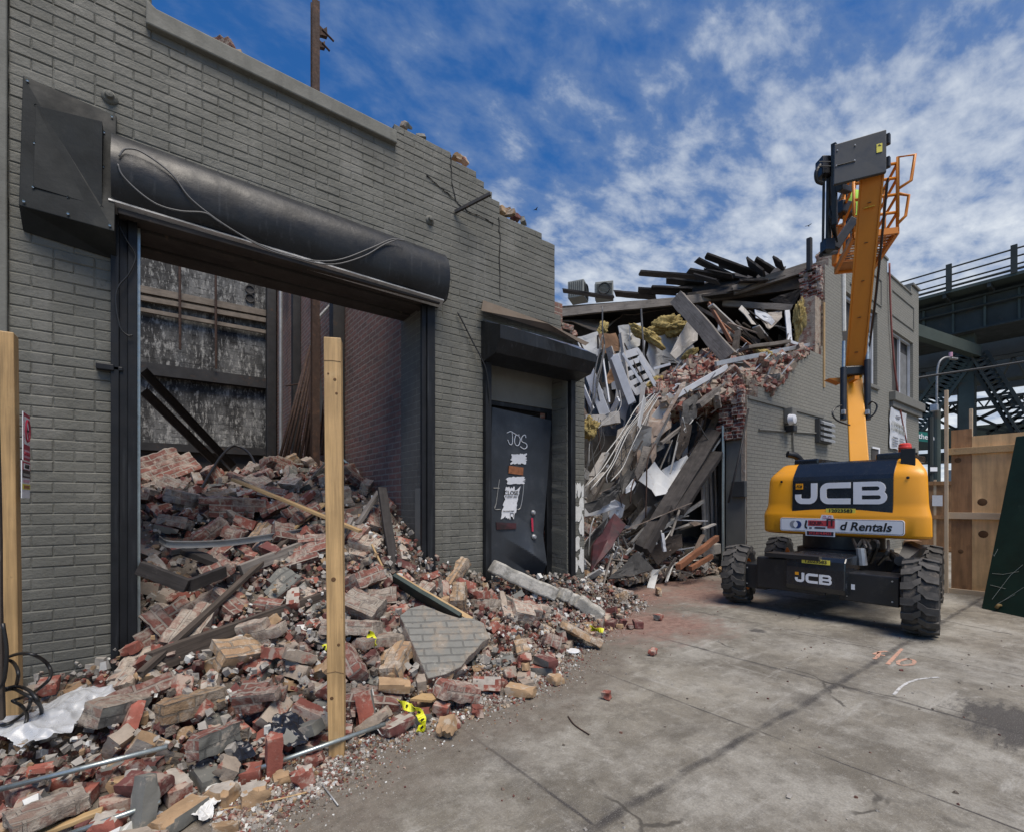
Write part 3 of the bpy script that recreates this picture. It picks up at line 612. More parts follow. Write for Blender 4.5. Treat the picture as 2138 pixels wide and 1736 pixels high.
    # the tag and scraps of writing on the leaf
    for pts in (((1058, 903), (1066, 900), (1072, 903), (1079, 907)), ((1069, 902), (1070, 915), (1069, 926), (1064, 926), (1060, 917)), ((1083, 909), (1077, 908), (1074, 920), (1077, 928), (1083, 928), (1086, 916), (1082, 908), (1084, 907)), ((1098, 913), (1096, 907), (1090, 911), (1089, 920), (1098, 925), (1100, 932), (1094, 936), (1086, 931))):
        MB().tube([on(x, y, .008) for x, y in pts], .0062, 5, smooth_n=4).build('graffiti_stroke', M['white'], leaf)
    for pts in (((1043, 1000), (1040, 1020), (1036, 1050), (1033, 1062), (1045, 1062)), ((1094, 1000), (1092, 1030), (1086, 1060), (1075, 1062)), ((1030, 1018), (1043, 1018))):
        MB().tube([on(x, y, .005) for x, y in pts], .006, 4, smooth_n=3).build('tape_residue', M['conduit'], leaf)
    def label(txt, x, y, s): 
        text('notice_text', txt, s, on(x, y, .02), (R(90), 0, 0), M['blackpl'], leaf)
    label('CLOSE', 1068, 1028, .075); label('Y COURT ORD', 1067, 1036, .028); label('THE POLICE DEPT', 1062, 1066, .022)
    for sh in (((1065, 1070), (1072, 1070), (1072, 1076), (1068.5, 1081), (1065, 1077), (1065, 1070)),): MB().tube([on(x, y, .02) for x, y in sh], .003, 4).build('notice_emblem', M['blackpl'], leaf)
    # pieces fixed to the face: bar, bolts, old bracket
    MB().beam(Pv(950, 443, V0-.02), Pv(1024, 405, V0-.32), .03, .03).build('wall_bar', M['steel'], b)
    for x, y in ((229, 204), (897, 460)): MB().lathe([(0, -.05), (.022, -.045), (.03, -.02), (.045, -.012), (.05, 0)], Pv(x, y, V0-.008), 'y', 12).build('tie_rod_end', M['paint'], b, smooth=40)
    MB().box(Pv(1094, 1330, V0-.02), (.05, .02, .16)).build('hinge_plate', M['paint'], b, bevel=.006)
    # peeling white paint on the broken right edge
    rr = random.Random(4)
    for k in range(26):
        y = rr.uniform(1015, 1190); x = 1217-rr.random()**2*22; w = rr.uniform(3, 9); h = rr.uniform(5, 22); p = []
        for i in range(11): t = 2*math.pi*i/11; f = rr.uniform(.55, 1.1); p.append(Pv(min(1219, x+w*math.cos(t)*f), y+h*math.sin(t)*f, V0-.0135-k*.0001))
        MB().prism(p, (0, .003, 0)).build('paint_patch', M['flake'], b)
def text(name, s, size, loc, rot, m, parent=None, shear=0, bold=0, sx=1, ext=.0015, align='CENTER'):
    cu = bpy.data.curves.new(name, 'FONT'); cu.body = s; cu.size = size; cu.align_x = align; cu.align_y = 'CENTER'; cu.shear = shear; cu.extrude = ext; cu.offset = bold; cu.resolution_u = 3
    t = bpy.data.objects.new(name, cu); COL.objects.link(t); bpy.context.view_layer.update()
    me = bpy.data.meshes.new_from_object(t.evaluated_get(bpy.context.evaluated_depsgraph_get())); bpy.data.objects.remove(t)
    mtx = (rot if isinstance(rot, Matrix) else Euler(rot).to_matrix()).to_4x4() @ Matrix.Diagonal((sx, 1, 1, 1)); me.transform(mtx); me.materials.clear(); me.materials.append(m)
    o = bpy.data.objects.new(name, me); COL.objects.link(o); base = Vector((0, 0, 0)); q = parent
    while q is not None: base = base+q.location; q = q.parent
    o.parent = parent; o.location = Vector(loc)-base; return o
M['hood2'] = mat('dented_black_sheet', (.020, .022, .022), .6, .0, spec=.12, var=.35, vs=3, bump=.3, bs=5, bd=.015, spot=[((.045, .045, .04), 3, .58, .15, .6), ((.4, .4, .4), 30, .77, .03, .6)])
M['flash'] = mat('blue_grey_flashing', (.10, .13, .20), .45, .3, var=.3, vs=6, bump=.5, bs=18, bd=.01, spot=[((.20, .11, .05), 4, .52, .08, .85), ((.35, .4, .48), 8, .64, .06, .7)])
M['tan2'] = mat('brown_flap_board', (.095, .07, .048), .75, var=.2, vs=4, bump=.2)
M['doorpaint'] = mat('scuffed_navy_door', (.034, .039, .046), .42, .1, var=.25, vs=3, bump=.12, spot=[((.28, .28, .28), 20, .71, .03, .6), ((.07, .075, .08), 3, .55, .15, .6)])
M['paper'] = mat('torn_paper', (.68, .69, .71), .8, var=.06, vs=20, bump=.2, spot=((.3, .31, .33), 30, .62, .08, .6))
M['copper'] = mat('copper_plate', (.36, .14, .06), .5, .4, var=.3, vs=20, bump=.2)
M['flake'] = mat('peeling_white_paint', (.55, .55, .52), .85, var=.15, vs=20, bump=.3)
bparts()
# ------------------------------------------------------------------ inside of the building
VB = 12.5
def interior():
    b = BLD
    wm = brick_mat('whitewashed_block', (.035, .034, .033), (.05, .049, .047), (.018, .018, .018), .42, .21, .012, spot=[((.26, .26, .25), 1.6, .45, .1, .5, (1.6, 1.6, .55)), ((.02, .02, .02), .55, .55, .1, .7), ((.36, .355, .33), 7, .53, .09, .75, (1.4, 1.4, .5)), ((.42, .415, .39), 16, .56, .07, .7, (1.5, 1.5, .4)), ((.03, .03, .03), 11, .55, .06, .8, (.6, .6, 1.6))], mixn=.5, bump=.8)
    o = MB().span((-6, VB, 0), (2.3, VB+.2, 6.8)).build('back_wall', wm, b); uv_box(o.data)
    o = MB().prism([(2.33, 5.165, 0), (2.33, VB, 0), (2.33, VB, 6.75), (2.33, 5.165, 4.2)], (.27, 0, 0)).build('side_wall', M['innerbrick'], b); uv_box(o.data)
    o = MB().span((-6.2, V0+.4, 0), (-6, VB, 3.4)).build('side_wall', M['innerbrick'], b); uv_box(o.data)
    tim = mat('dusty_girt', (.20, .165, .13), .85, var=.25, grain=((3, 40, 40), .3))
    def girt(y0, y1, h, d, m): MB().beam(Pv(285, y0, VB-.1), Pv(590, y1, VB-.1), d, h).build('girt', m, b)
    girt(603, 662, .14, .1, tim); girt(621, 676, .10, .08, tim); girt(645, 700, .08, .06, tim); girt(768, 806, .24, .16, M['steel']); girt(930, 945, .16, .16, M['steel'])
    MB().span((Pv(556, 700, VB-.2).x, VB-.3, 0), (Pv(575, 700, VB-.2).x, VB-.1, 7)).build('column', M['steel'], b, bevel=.01)
    MB().span((-6, VB-.02, 0), (Pv(555, 950, VB).x, VB-.012, Pv(400, 935, VB).z)).build('dark_dado', M['void'], b)  # dark sheet stands in for the unlit opening at the wall foot
    for x, y in ((522, 608), (522, 626)): MB().lathe([(.07, 0), (.085, -.02), (.1, -.02), (.1, .01), (0, .012)], Pv(x, y-3, VB-.03), 'y', 18).build('flue_hole', M['void'], b)
    for x, y in ((375, 770), (450, 790)): MB().tube([Pv(x, 480, VB-.25), Pv(x+1, y-20 if x > 400 else y-40, VB-.25)], .025, 8).build('hanging_rod', M['rust'], b)
    MB().tube([Pv(597, 650, 11.0)+Vector((-.1, 0, 2)), Pv(597, 990, 11.0)+Vector((-.1, 0, 0))], .035, 8).build('wall_pipe', M['conduit'], b)
    MB().span((2.18, 10.0, 0), (2.32, 10.16, 6)).build('column', M['steel'], b); MB().span((2.15, 7.3, 0), (2.32, 7.5, 6)).build('column', M['steel'], b)
interior()
# ------------------------------------------------------------------ the boom lift
def rf(r, f, z=0): return Vector((.6018*f+.7986*r, .7986*f-.6018*r, z))
LIFT = empty('boom_lift', (7.6, 2.55, 0), 0, 'yellow and black wheeled boom lift raised beside the collapsed building', 'boom lift')
def ribbon(path, w, z_ext, closed=False):
    """flat stroke of even width along a 2-D path, mitred, given a little thickness: returns verts (x, y, depth), faces"""
    n = len(path); L_, R_ = [], []
    for i, p in enumerate(path):
        a = path[i-1] if (i > 0 or closed) else None; b = path[(i+1) % n] if (i < n-1 or closed) else None
        p = Vector(p); d1 = (p-Vector(a)).normalized() if a is not None else None; d2 = (Vector(b)-p).normalized() if b is not None else None
        d1 = d1 or d2; d2 = d2 or d1; nn = Vector((-d1.y, d1.x))+Vector((-d2.y, d2.x)); nn.normalize(); k = w/2/max(.35, nn.dot(Vector((-d1.y, d1.x))))
        L_.append(p+nn*k); R_.append(p-nn*k)
    vs = [(q.x, q.y, z) for z in (0, z_ext) for side in (L_, R_) for q in side]
    fs = []; m = n if closed else n-1
    for i in range(m):
        j = (i+1) % n; fs += [(i, j, n+j, n+i), (2*n+i, 3*n+i, 3*n+j, 2*n+j), (i, 2*n+i, 2*n+j, j), (n+i, n+j, 3*n+j, 3*n+i)]
    if not closed: fs += [(0, n, 3*n, 2*n), (n-1, 3*n-1, 4*n-1, 2*n-1)]
    return vs, fs
def arc(cx, cy, r, a0, a1, n=6): return [(cx+r*math.cos(R(a0+(a1-a0)*i/n)), cy+r*math.sin(R(a0+(a1-a0)*i/n))) for i in range(n+1)]
def wordmark(parent, org, wd, ht, th, proud, slant=.0):
    """three wide bold letters on a plane facing -x; org = top left as seen, widths run towards -y"""
    s = ht; t = .265; h = 1-t/2; b = t/2
    W_ = wd/ht
    def put(name, path, w, closed=False):
        vs, fs = ribbon(path, w, proud); m = MB().add([(org.x-z, org.y-x*s, org.z-ht+y*s+ (0)) for x, y, z in vs], fs); return m
    jw, cw, bw = .255*W_, .33*W_, .35*W_; cx0, bx0 = .29*W_, .65*W_
    J = [(jw-b, 1.0)]+arc(jw-b-.22, b+.22, .22, 0, -90)+arc(b+.18, b+.2, .2, 270, 180)[1:]+[(b-.02, .47)]
    m = put('x', J, t)
    C = [(cx0+cw, h)]+arc(cx0+b+.22, h-.22, .22, 90, 180)+arc(cx0+b+.22, b+.22, .22, 180, 270)+[(cx0+cw, b)]
    C[0] = (cx0+cw, h); m2 = put('x', C, t)
    tb = .215; hb_, bb = 1-tb/2, tb/2
    B1 = [(bx0, hb_)]+arc(bx0+bw-.42, (hb_+.5)/2, (hb_-.5)/2, 90, -90, 8)+[(bx0, .5)]
    B2 = [(bx0, .5)]+arc(bx0+bw-.37, (.5+bb)/2, (.5-bb)/2, 90, -90, 8)+[(bx0, bb)]
    m5 = put('x', [(bx0+.16, 0), (bx0+.16, 1)], .32)
    m3 = put('x', B1, tb); m4 = put('x', B2, tb)
    for k in (m, m2): k.build('letter', M['white'], parent)
    m3.add([p+Vector((-.0006, 0, 0)) for p in m4.v], m4.f); m3.add([p+Vector((-.0012, 0, 0)) for p in m5.v], m5.f); m3.build('letter', M['white'], parent)
def make_lift():
    t = LIFT
    # counterweight: loft of rounded plan sections
    vc = 2.445
    lv = [(.955, .90, 7.30), (.975, .945, 7.215), (1.0, .957, 7.20), (1.21, .957, 7.185), (1.25, .95, 7.19), (1.34, .925, 7.225), (1.40, .918, 7.23), (1.70, .905, 7.245), (1.76, .895, 7.262), (1.80, .875, 7.29), (1.93, .78, 7.40), (1.95, .75, 7.45)]
    m = MB(); prof = []; nb = 0
    for z, w, u in lv:
        r = .09; ring = []
        ring.append((u+1.35, vc+w*.98)); ring.append((u+.8, vc+w)); ring.append((u+r+.1, vc+w))
        for k in range(7): a = R(90*k/6); ring.append((u+r-r*math.sin(a), vc+w-.26*(1-math.cos(a))))
        ring.append((u-.012, vc+w*.3)); ring.append((u-.015, vc)); ring.append((u-.012, vc-w*.3))
        for k in range(7): a = R(90*k/6); ring.append((u+r-r*math.cos(a), vc-w+.26*(1-math.sin(a))))
        ring.append((u+r+.1, vc-w+.03)); ring.append((u+.8, vc-w+.2)); ring.append((u+1.35, vc-w+.36)); nb = len(ring)
        m.v += [Vector((a, b, z)) for a, b in ring]
    for i in range(len(lv)-1):
        for k in range(nb-1): m.f.append([i*nb+k, i*nb+k+1, (i+1)*nb+k+1, (i+1)*nb+k]); m.m.append(0)
        m.f.append([i*nb+nb-1, i*nb, (i+1)*nb, (i+1)*nb+nb-1]); m.m.append(0)
    m.f.append(list(range(nb))); m.m.append(0); m.f.append([(len(lv)-1)*nb+k for k in range(nb)][::-1]); m.m.append(0)
    cwt = m.build('counterweight', M['jcb'], t, smooth=28)
    # black centre panel wraps over the top
    vl, vr = Pu(1654, 1040, 7.2).y, Pu(1864, 1040, 7.2).y
    def strip(pr, a, b, th=.012): return MB().prism([(u-th, a, z) for u, z in pr]+[(u+.02, a, z) for u, z in pr[::-1]], (0, b-a, 0))
    pr = [(7.205, 1.215), (7.218, 1.40), (7.233, 1.70), (7.252, 1.757), (7.285, 1.80), (7.395, 1.93), (7.445, 1.955), (8.3, 1.965)]
    pan = strip(pr, vr, vl).build('logo_panel', M['machpanel'], cwt, bevel=.004)
    m = MB(); 
    vs, fs = ribbon([(vl+.008, 1.95), (vl+.008, 1.225), (vl-.01, 1.207), (vr+.01, 1.207), (vr-.008, 1.225), (vr-.008, 1.95)], .012, .01)
    def fu(z):
        for (u1, z1), (u2, z2) in zip(pr[:-1], pr[1:]):
            if z <= z2: return u1+(u2-u1)*max(0, (z-z1))/(z2-z1)
        return 7.445
    a = Pu(1661, 1007, 7.2); wordmark(pan, Vector((fu(1.53)-.012, a.y, 1.665)), a.y-Pu(1856, 1007, 7.2).y, .285, 0, .014)
    lx = fu(1.6)-.018
    sq = MB().box((lx, a.y-.045, 1.625), (.012, .09, .08)).build('emblem_square', M['jcb'], pan); text('emblem_text', 'JCB', .045, (lx-.008, a.y-.045, 1.625), Euler((R(90), 0, R(-90))).to_matrix() @ Matrix.Rotation(R(-12), 3, 'Z'), M['blackpl'], sq, shear=.3, bold=.001)
    ry = Euler((R(90), 0, R(-90))).to_matrix()
    c = Pu(1755, 1065.5, 7.19); pl = MB().box((7.186, c.y, c.z), (.006, .335, .062)).build('number_plate', M['yellowtag'], pan); text('number', '12023583', .062, (7.181, c.y, c.z), ry, M['blackpl'], pl, bold=.0018, sx=1.12)
    # the long white hire sign below, with the sticker over it
    u = 7.168; zc = 1.095; y0, y1 = Pu(1630, 1100, 7.18).y, Pu(1889, 1112, 7.18).y; hh = .092
    def rrect(y0, y1, z0, z1, r, u): 
        p = []
        for cy, cz, a0 in ((y0-r, z1-r, 0), (y1+r, z1-r, 90), (y1+r, z0+r, 180), (y0-r, z0+r, 270)):
            for k in range(6): a_ = R(a0+18*k); p.append((cy+r*math.cos(a_), cz+r*math.sin(a_)))
        return [(u, a, b) for a, b in p]
    sg = MB().prism(rrect(y0, y1, zc-hh, zc+hh, .03, u), (.02, 0, 0)).build('hire_sign', M['white'], cwt)
    MB().prism(rrect(y0-.008, y1+.008, zc-hh+.008, zc+hh-.008, .026, u-.001), (.002, 0, 0)).build('sign_border', M['blackpl'], sg)
    MB().prism(rrect(y0-.0125, y1+.0125, zc-hh+.0125, zc+hh-.0125, .023, u-.0025), (.002, 0, 0)).build('sign_face', M['white'], sg)
    bl = mat('blue_print', (.02, .045, .16), .5, bump=0); gr = mat('grey_print', (.25, .26, .28), .5, bump=0)
    def disc(y, z, r, uu, m_, nm, cut=None):
        p = [(y+r*math.cos(R(10*k)), z+r*math.sin(R(10*k))) for k in range(36)]
        MB().prism([(uu, a, b) for a, b in p], (.0015, 0, 0)).build(nm, m_, sg)
    yy = Pu(1661, 1100, u).y; disc(yy+.022, zc+.002, .052, u-.0045, gr, 'sign_disc'); disc(yy-.026, zc+.002, .052, u-.0065, bl, 'sign_disc')
    ha = math.degrees(math.acos(.024/.052)); pts = [(yy-.026+.052*math.cos(R(k)), zc+.002+.052*math.sin(R(k))) for k in np.linspace(-ha, ha, 12)]+[(yy+.022+.052*math.cos(R(k)), zc+.002+.052*math.sin(R(k))) for k in np.linspace(180-ha, 180+ha, 12)]
    MB().prism([(u-.0085, a, b) for a, b in pts], (.0015, 0, 0)).build('sign_disc', M['white'], sg)
    text('sign_text', 'U', .155, (u-.004, Pu(1686, 1100, u).y, zc), ry, M['blackpl'], sg, shear=.22, bold=.004, sx=.9)
    text('sign_text', 'd Rentals', .15, (u-.004, Pu(1805, 1108, u).y, zc-.004), ry, M['blackpl'], sg, shear=.22, bold=.0035, sx=.98)
    us = u-.012; c = Pu(1712, 1098, us)
    st = MB().prism([(us, c.y+dy, c.z+dz) for dy, dz in ((.155, .085), (-.0, .10), (-.02, .16), (-.15, .155), (-.16, .105), (-.19, .09), (-.19, -.03), (-.175, -.06), (-.175, -.13), (.175, -.13), (.18, -.06), (.155, -.05))], (.004, 0, 0)).build('sticker', M['white'], sg)
    eq = MB().box((us-.001, c.y-.015, c.z+.045), (.003, .32, .075)).build('sticker_red', M['eqred'], st); text('sticker_text', 'EQUIP-', .066, (us-.003, c.y+.045, c.z+.043), ry, M['signdark'], eq, bold=.002, sx=.8)
    MB().box((us-.001, c.y-.13, c.z-.005), (.003, .085, .03)).build('sticker_red', M['eqred'], st); text('sticker_text', 'IT', .125, (us-.0045, c.y-.125, c.z+.055), ry, M['signdark'], eq, bold=.004, sx=.95)
    MB().box((us-.001, c.y+.0, c.z-.018), (.003, .13, .022)).build('sticker_bar', M['signdark'], st); MB().box((us-.001, c.y+.115, c.z-.022), (.003, .03, .02)).build('sticker_bar', M['signdark'], st)
    q = MB().box((us-.001, c.y, c.z-.092), (.003, .32, .052)).build('sticker_bar', M['signdark'], st); text('sticker_text', '212.814.8423', .05, (us-.003, c.y, c.z-.092), ry, M['eqred'], q, bold=.001)
    text('sticker_text', 'G-G', .06, (us-.002, c.y-.085, c.z+.125), ry, M['pinkp'], st, bold=.002)
    for y in (vc+.955, vc-.915): MB().box((7.40, y, 1.08), (.06, .004, .1)).build('warning_label', M['yellowtag'], cwt)
    # beacon, bracket, engine covers, mirror-like exhaust cap
    b = Pu(1885, 955, 7.45); bk = MB().span((7.36, b.y-.14, 1.84), (7.385, b.y-.0, 2.06)).prism([(7.35, b.y+.01, 1.85), (7.35, b.y-.16, 1.80), (7.33, b.y-.16, 1.765), (7.33, b.y+.01, 1.815)], (.02, 0, 0)).build('bracket', M['machblack'], t, bevel=.004)
    be = MB().lathe([(0, .0), (.12, .0), (.125, .03), (.072, .05), (.067, .05), (.067, .095), (.07, .1), (.07, .11), (.066, .115), (.065, .145), (.05, .16), (0, .165)], (7.62, b.y+.02, 1.99), 'z', 24)
    be.m = [1 if i >= 4*24 else 0 for i in range(len(be.f))]; be.build('beacon', [M['machblack'], M['redplastic']], t, smooth=40)
    MB().span((7.45, vc+.30, 1.94), (8.4, vc+.62, 2.02)).build('engine_cover', M['machpanel'], t, bevel=.02); MB().span((7.45, vc-.66, 1.94), (8.4, vc-.36, 2.03)).build('engine_cover', M['machpanel'], t, bevel=.02)
    p = Pu(1690, 955, 7.6); MB().tube([p+Vector((.2, .18, -.05)), p+Vector((.1, .22, .05)), p+Vector((0, .3, .08))], .05, 10, smooth_n=3).build('exhaust', M['machblack'], t, smooth=40)
    # chassis
    ch = MB().span((6.3, 2.25, .30), (8.9, 3.05, .70)).build('chassis', M['machblack'], t, bevel=.02)
    MB().lathe([(0, .70), (.55, .70), (.55, .76), (.48, .78), (.48, .95), (0, .95)], (7.75, 2.55, 0), 'z', 32).build('turntable', M['machblack'], t, smooth=40)
    fx = 6.36
    ax = MB().span((fx, 2.95, .265), (fx+.42, 3.27, .585)).build('axle', M['machblack'], t, bevel=.012); MB().span((fx, 1.57, .275), (fx+.42, 2.13, .60)).build('axle', M['machblack'], t, bevel=.012)
    ax2 = MB().span((8.5, 1.95, .27), (8.85, 3.65, .56)).build('axle', M['machblack'], t, bevel=.012)
    yl, yr = Pu(1641, 1200, 6.27).y, Pu(1766, 1200, 6.27).y
    cov = MB().prism([(6.31, yl, .76), (6.27, yl, .71), (6.26, yl, .62), (6.25, yl, .40), (6.28, yl, .34), (6.7, yl, .30), (6.75, yl, .78)], (0, yr-yl, 0)).build('axle_cover', M['machpanel'], t, bevel=.015)
    c = Pu(1703, 1174, 6.265); pl = MB().box((6.262, c.y, c.z+.015), (.006, .30, .055)).build('number_plate', M['yellowtag'], cov); text('number', '12023583', .055, (6.258, c.y, c.z+.015), ry, M['blackpl'], pl, bold=.0016, sx=1.1)
    a = Pu(1660, 1190, 6.25); wordmark(cov, Vector((6.256, a.y, a.z-.015)), a.y-Pu(1738, 1195, 6.25).y, .115, 0, .005)
    e_ = MB().box((6.255, a.y-.018, a.z-.03), (.006, .04, .035)).build('emblem_square', M['jcb'], cov)
    for yy, zz in ((3.2, .32), (3.2, .53), (3.0, .32), (3.0, .53), (2.05, .33), (2.05, .55), (1.63, .33), (1.63, .55)): MB().lathe([(0, -.008), (.008, -.008), (.010, 0)], (fx, yy, zz), 'x', 8).build('bolt', M['tin'], ax)
    for x, y in ((1628, 1199), (1781, 1224)): p = Pu(x, y, fx); MB().box((fx-.002, p.y, p.z), (.004, .035, .06)).build('warning_label', M['white'], ax)
    MB().box((6.35, 2.6, .74), (.25, .62, .05)).build('step_plate', M['machblack'], t)
    rr = random.Random(2)
    for k in range(7):
        y0_ = rr.uniform(1.9, 2.2); MB().tube([(6.9+rr.random()*.5, y0_, .62+rr.random()*.1), (6.7, y0_-.15, .8+rr.random()*.12), (7.2, y0_-.1+rr.random()*.2, .93)], .018, 6, smooth_n=5).build('hose', M['cable'], t)
    MB().prism([(6.8, 1.75, .60), (6.8, 1.62, .62), (7.3, 1.6, .85), (7.3, 1.75, .92)], (.3, .0, 0)).build('cylinder_mount', M['machblack'], t)
    MB().tube([(6.75, 1.66, .74), (7.5, 1.9, .72)], .055, 12).build('steering_cylinder', M['machblack'], t)
    MB().tube([(6.70, 2.0, .66), (6.70, 2.02, .86)], .05, 10).build('filter_can', M['tin'], t)
    # wheels
    rim_m = M['boom']
    def wheel(c, yaw=0, side=1):
        w = empty('wheel', Vector(c)-LIFT.location); w.parent = LIFT; w.rotation_euler = (0, 0, yaw)
        Rr, hw = .375, .145
        ty = MB().lathe([(.22, -hw*.8), (.30, -hw*1.02), (.35, -hw*1.0), (Rr, -hw*.85), (Rr+.004, 0), (Rr, hw*.85), (.35, hw*1.0), (.30, hw*1.02), (.22, hw*.8)], (0, 0, 0), 'y', 48)
        me = ty.mesh('tyre'); 
        n = 15
        lug = MB()
        for s in (1, -1):
            for k in range(n):
                a0 = 2*math.pi*(k+(.5 if s < 0 else 0))/n; st = 2*math.pi/n
                # chevron bar: (angle, width) outline, from the middle to the shoulder
                ol = [(.00, -.012), (.20, .035), (.34, .06), (.40, hw*1.03), (.86, hw*1.03), (.80, .055), (.60, .03), (.40, -.012)]
                vs = []
                for rad in (Rr-.006, Rr+.028):
                    for da, y in ol:
                        a = a0+da*st*.98; rd = rad-(.018 if y > hw*.9 else 0)
                        vs.append((rd*math.cos(a), s*y, rd*math.sin(a)))
                q = len(ol); fs = [tuple(range(q, 2*q))]+[(i, (i+1) % q, q+(i+1) % q, q+i) for i in range(q)]
                # shoulder drop
                b0 = len(lug.v); lug.add(vs, fs)
                sh = [vs[q+3], vs[q+4]]; dn = []
                for x, y, z in sh: L0 = math.hypot(x, z); dn.append((x/L0*(Rr-.05), y, z/L0*(Rr-.05)))
                lug.add(sh+dn, [(0, 1, 3, 2)])
        ty.m = [0]*len(ty.f); ty.add(lug.v, lug.f, 1)
        me = ty.mesh('tyre'); me.materials.append(M['tyre']); me.materials.append(M['lug'])
        o = bpy.data.objects.new('tyre', me); COL.objects.link(o); o.parent = w
        rm = MB().lathe([(.225, -hw*.8), (.215, -hw*.78), (.20, -hw*.5), (.15, -.02), (.09, -.02), (.085, -.07), (0, -.07)], (0, 0, 0), 'y', 32).lathe([(.225, hw*.8), (.215, hw*.78), (.20, hw*.5), (.15, .03), (.09, .03), (.085, .07), (0, .07)], (0, 0, 0), 'y', 32)
        me = rm.mesh('rim'); me.materials.append(rim_m); o = bpy.data.objects.new('rim', me); COL.objects.link(o); o.parent = w
        for p in me.polygons: p.use_smooth = True
        me.set_sharp_from_angle(angle=R(35))
        nt = MB()
        for k in range(8):
            a = R(45*k); nt.lathe([(.014, -.04), (.014, .05)], (.12*math.cos(a), 0, .12*math.sin(a)), 'y', 6)
        return w
    w0 = wheel((6.5, 1.42, .41), R(10))
    for c, yw in (((6.6, 3.43, .41), R(14)), ((8.62, 1.80, .41), R(9)), ((8.72, 3.82, .41), R(10))):
        w = w0.copy(); COL.objects.link(w); w.location = Vector(c)-LIFT.location; w.rotation_euler = (R(0), 0, yw)
        for ch_ in [o for o in bpy.data.objects if o.parent == w0]:
            q = ch_.copy(); COL.objects.link(q); q.parent = w; q.rotation_euler = (0, R(rnd.uniform(0, 20)), 0)
    for yy in (3.27, 1.57): MB().tube([(6.55, yy-.02 if yy > 2 else yy+.02, .42), (6.55, yy+.06 if yy > 2 else yy-.06, .42)], .17, 20).build('hub', M['machblack'], t)
    # booms
    def boxboom(p0, p1, w0_, w1_, d0_, d1_, side):
        d = (p1-p0).normalized(); s = Vector(side); s = (s-d*s.dot(d)).normalized(); n = d.cross(s)
        vs = []
        for p, w, dd in ((p0, w0_, d0_), (p1, w1_, d1_)):
            for a, b_ in ((-1, -1), (1, -1), (1, 1), (-1, 1)): vs.append(p+s*(a*w/2)+n*(b_*dd/2))
        return MB().add(vs, [(0, 1, 2, 3), (4, 7, 6, 5), (0, 4, 5, 1), (1, 5, 6, 2), (2, 6, 7, 3), (3, 7, 4, 0)])
    view = rf(1, -.68).normalized()      # the boom's own width direction, turned a little from the chassis
    a0, a1 = Pt(1794, 985, 6.75), Pt(1782, 778, 7.35)
    lb = boxboom(a0, a1, .225, .195, .24, .22, view).build('lower_boom', M['jcb'], t, bevel=.012)
    MB().box(Pt(1782, 792, 7.12), (.06, .22, .05), (0, 0, R(-50))).build('boom_end_plate', M['boom'], lb)
    b0_, b1_ = Pt(1784, 772, 7.3), Pt(1822, 340, 6.42)
    ub = boxboom(b0_, b1_, .215, .245, .24, .26, view).build('upper_boom', M['boom'], t, bevel=.014)
    sd = view*.16; d_ = (b1_-b0_).normalized(); nn = d_.cross(view).normalized(); nn = nn if nn.dot(b0_-O) < 0 else -nn
    # lips along the edges of the boom's underside
    for s_ in (-1, 1): boxboom(b0_+view*s_*.112+nn*.125, b1_+view*s_*.126+nn*.135, .02, .02, .02, .02, view).build('boom_lip', M['boom'], ub)
    MB().box(Pt(1783, 775, 7.2), (.30, .12, .14), (0, 0, R(-50))).build('knuckle', M['machblack'], t, bevel=.02)
    for x, y0_, y1_ in ((1761, 876, 768), (1811, 876, 752)):
        p, q = Pt(x, y0_, 6.95), Pt(x, y1_, 7.05); r_ = Pt(x+1, y1_-55, 7.1); MB().tube([p, q], .043, 14).build('hydraulic_cylinder', M['machblack'], t, smooth=40); MB().tube([q, r_], .025, 10).build('cylinder_rod', M['galv'], t, smooth=40)
        MB().box(Pt(x, 860, 6.9), (.05, .05, .07)).build('valve_block', M['tin'], t, bevel=.006)
    MB().tube([Pt(1757, 846, 6.9), Pt(1744, 851, 6.85), Pt(1738, 863, 6.82), Pt(1746, 876, 6.82), Pt(1765, 884, 6.85), Pt(1774, 887, 6.9)], .012, 7, smooth_n=5).build('hose', M['cable'], t)
    MB().tube([Pt(1813, 845, 6.9), Pt(1822, 838, 6.85), Pt(1831, 847, 6.82), Pt(1826, 862, 6.82), Pt(1815, 872, 6.85)], .012, 7, smooth_n=5).build('hose', M['cable'], t)
    m = MB().prism([Pt(1730, 790, 7.2), Pt(1756, 788, 7.1), Pt(1756, 800, 7.1)], (.1, .1, 0)).build('rest_bracket', M['boom'], t)
    for k, off in enumerate((-.10, .0, .09)): MB().tube([b0_+view*.15+d_*.1+nn*off*.6, b0_+view*.175+d_*.9+nn*off, b0_*.4+b1_*.6+view*.18+nn*off, b1_+view*.18-d_*.25+nn*off], .012, 6, smooth_n=4).build('hose', M['cable'], t)
    for k in range(5): q = b0_*(1-.18*k-.1)+b1_*(.18*k+.1); MB().beam(q-view*.02+nn*.128, q+view*.02+nn*.128, .04, .006, d_).build('bolt', M['machblack'], ub)
    q = b0_*.2+b1_*.8; MB().beam(q-view*.06+nn*.135, q+view*.06+nn*.135, .09, .004, d_).build('warning_label', M['yellowtag'], ub)
    for yy in (vc+.62, vc-.64): MB().tube([(7.252, yy, 1.02), (7.238, yy, 1.22), (7.262, yy, 1.36), (7.27, yy, 1.7), (7.32, yy, 1.79)], .0035, 5).build('panel_seam', M['machblack'], cwt)
    for yy in (vc+.76, vc-.80, vc+.70, vc-.74): MB().lathe([(0, -.012), (.016, -.01), (.018, 0)], (7.243, yy, 1.31 if abs(yy-vc) > .75 else 1.7), 'x', 10).build('bolt', M['machblack'], cwt)
    # elbow cover plate
    tl, tr_ = 6.46, 6.2
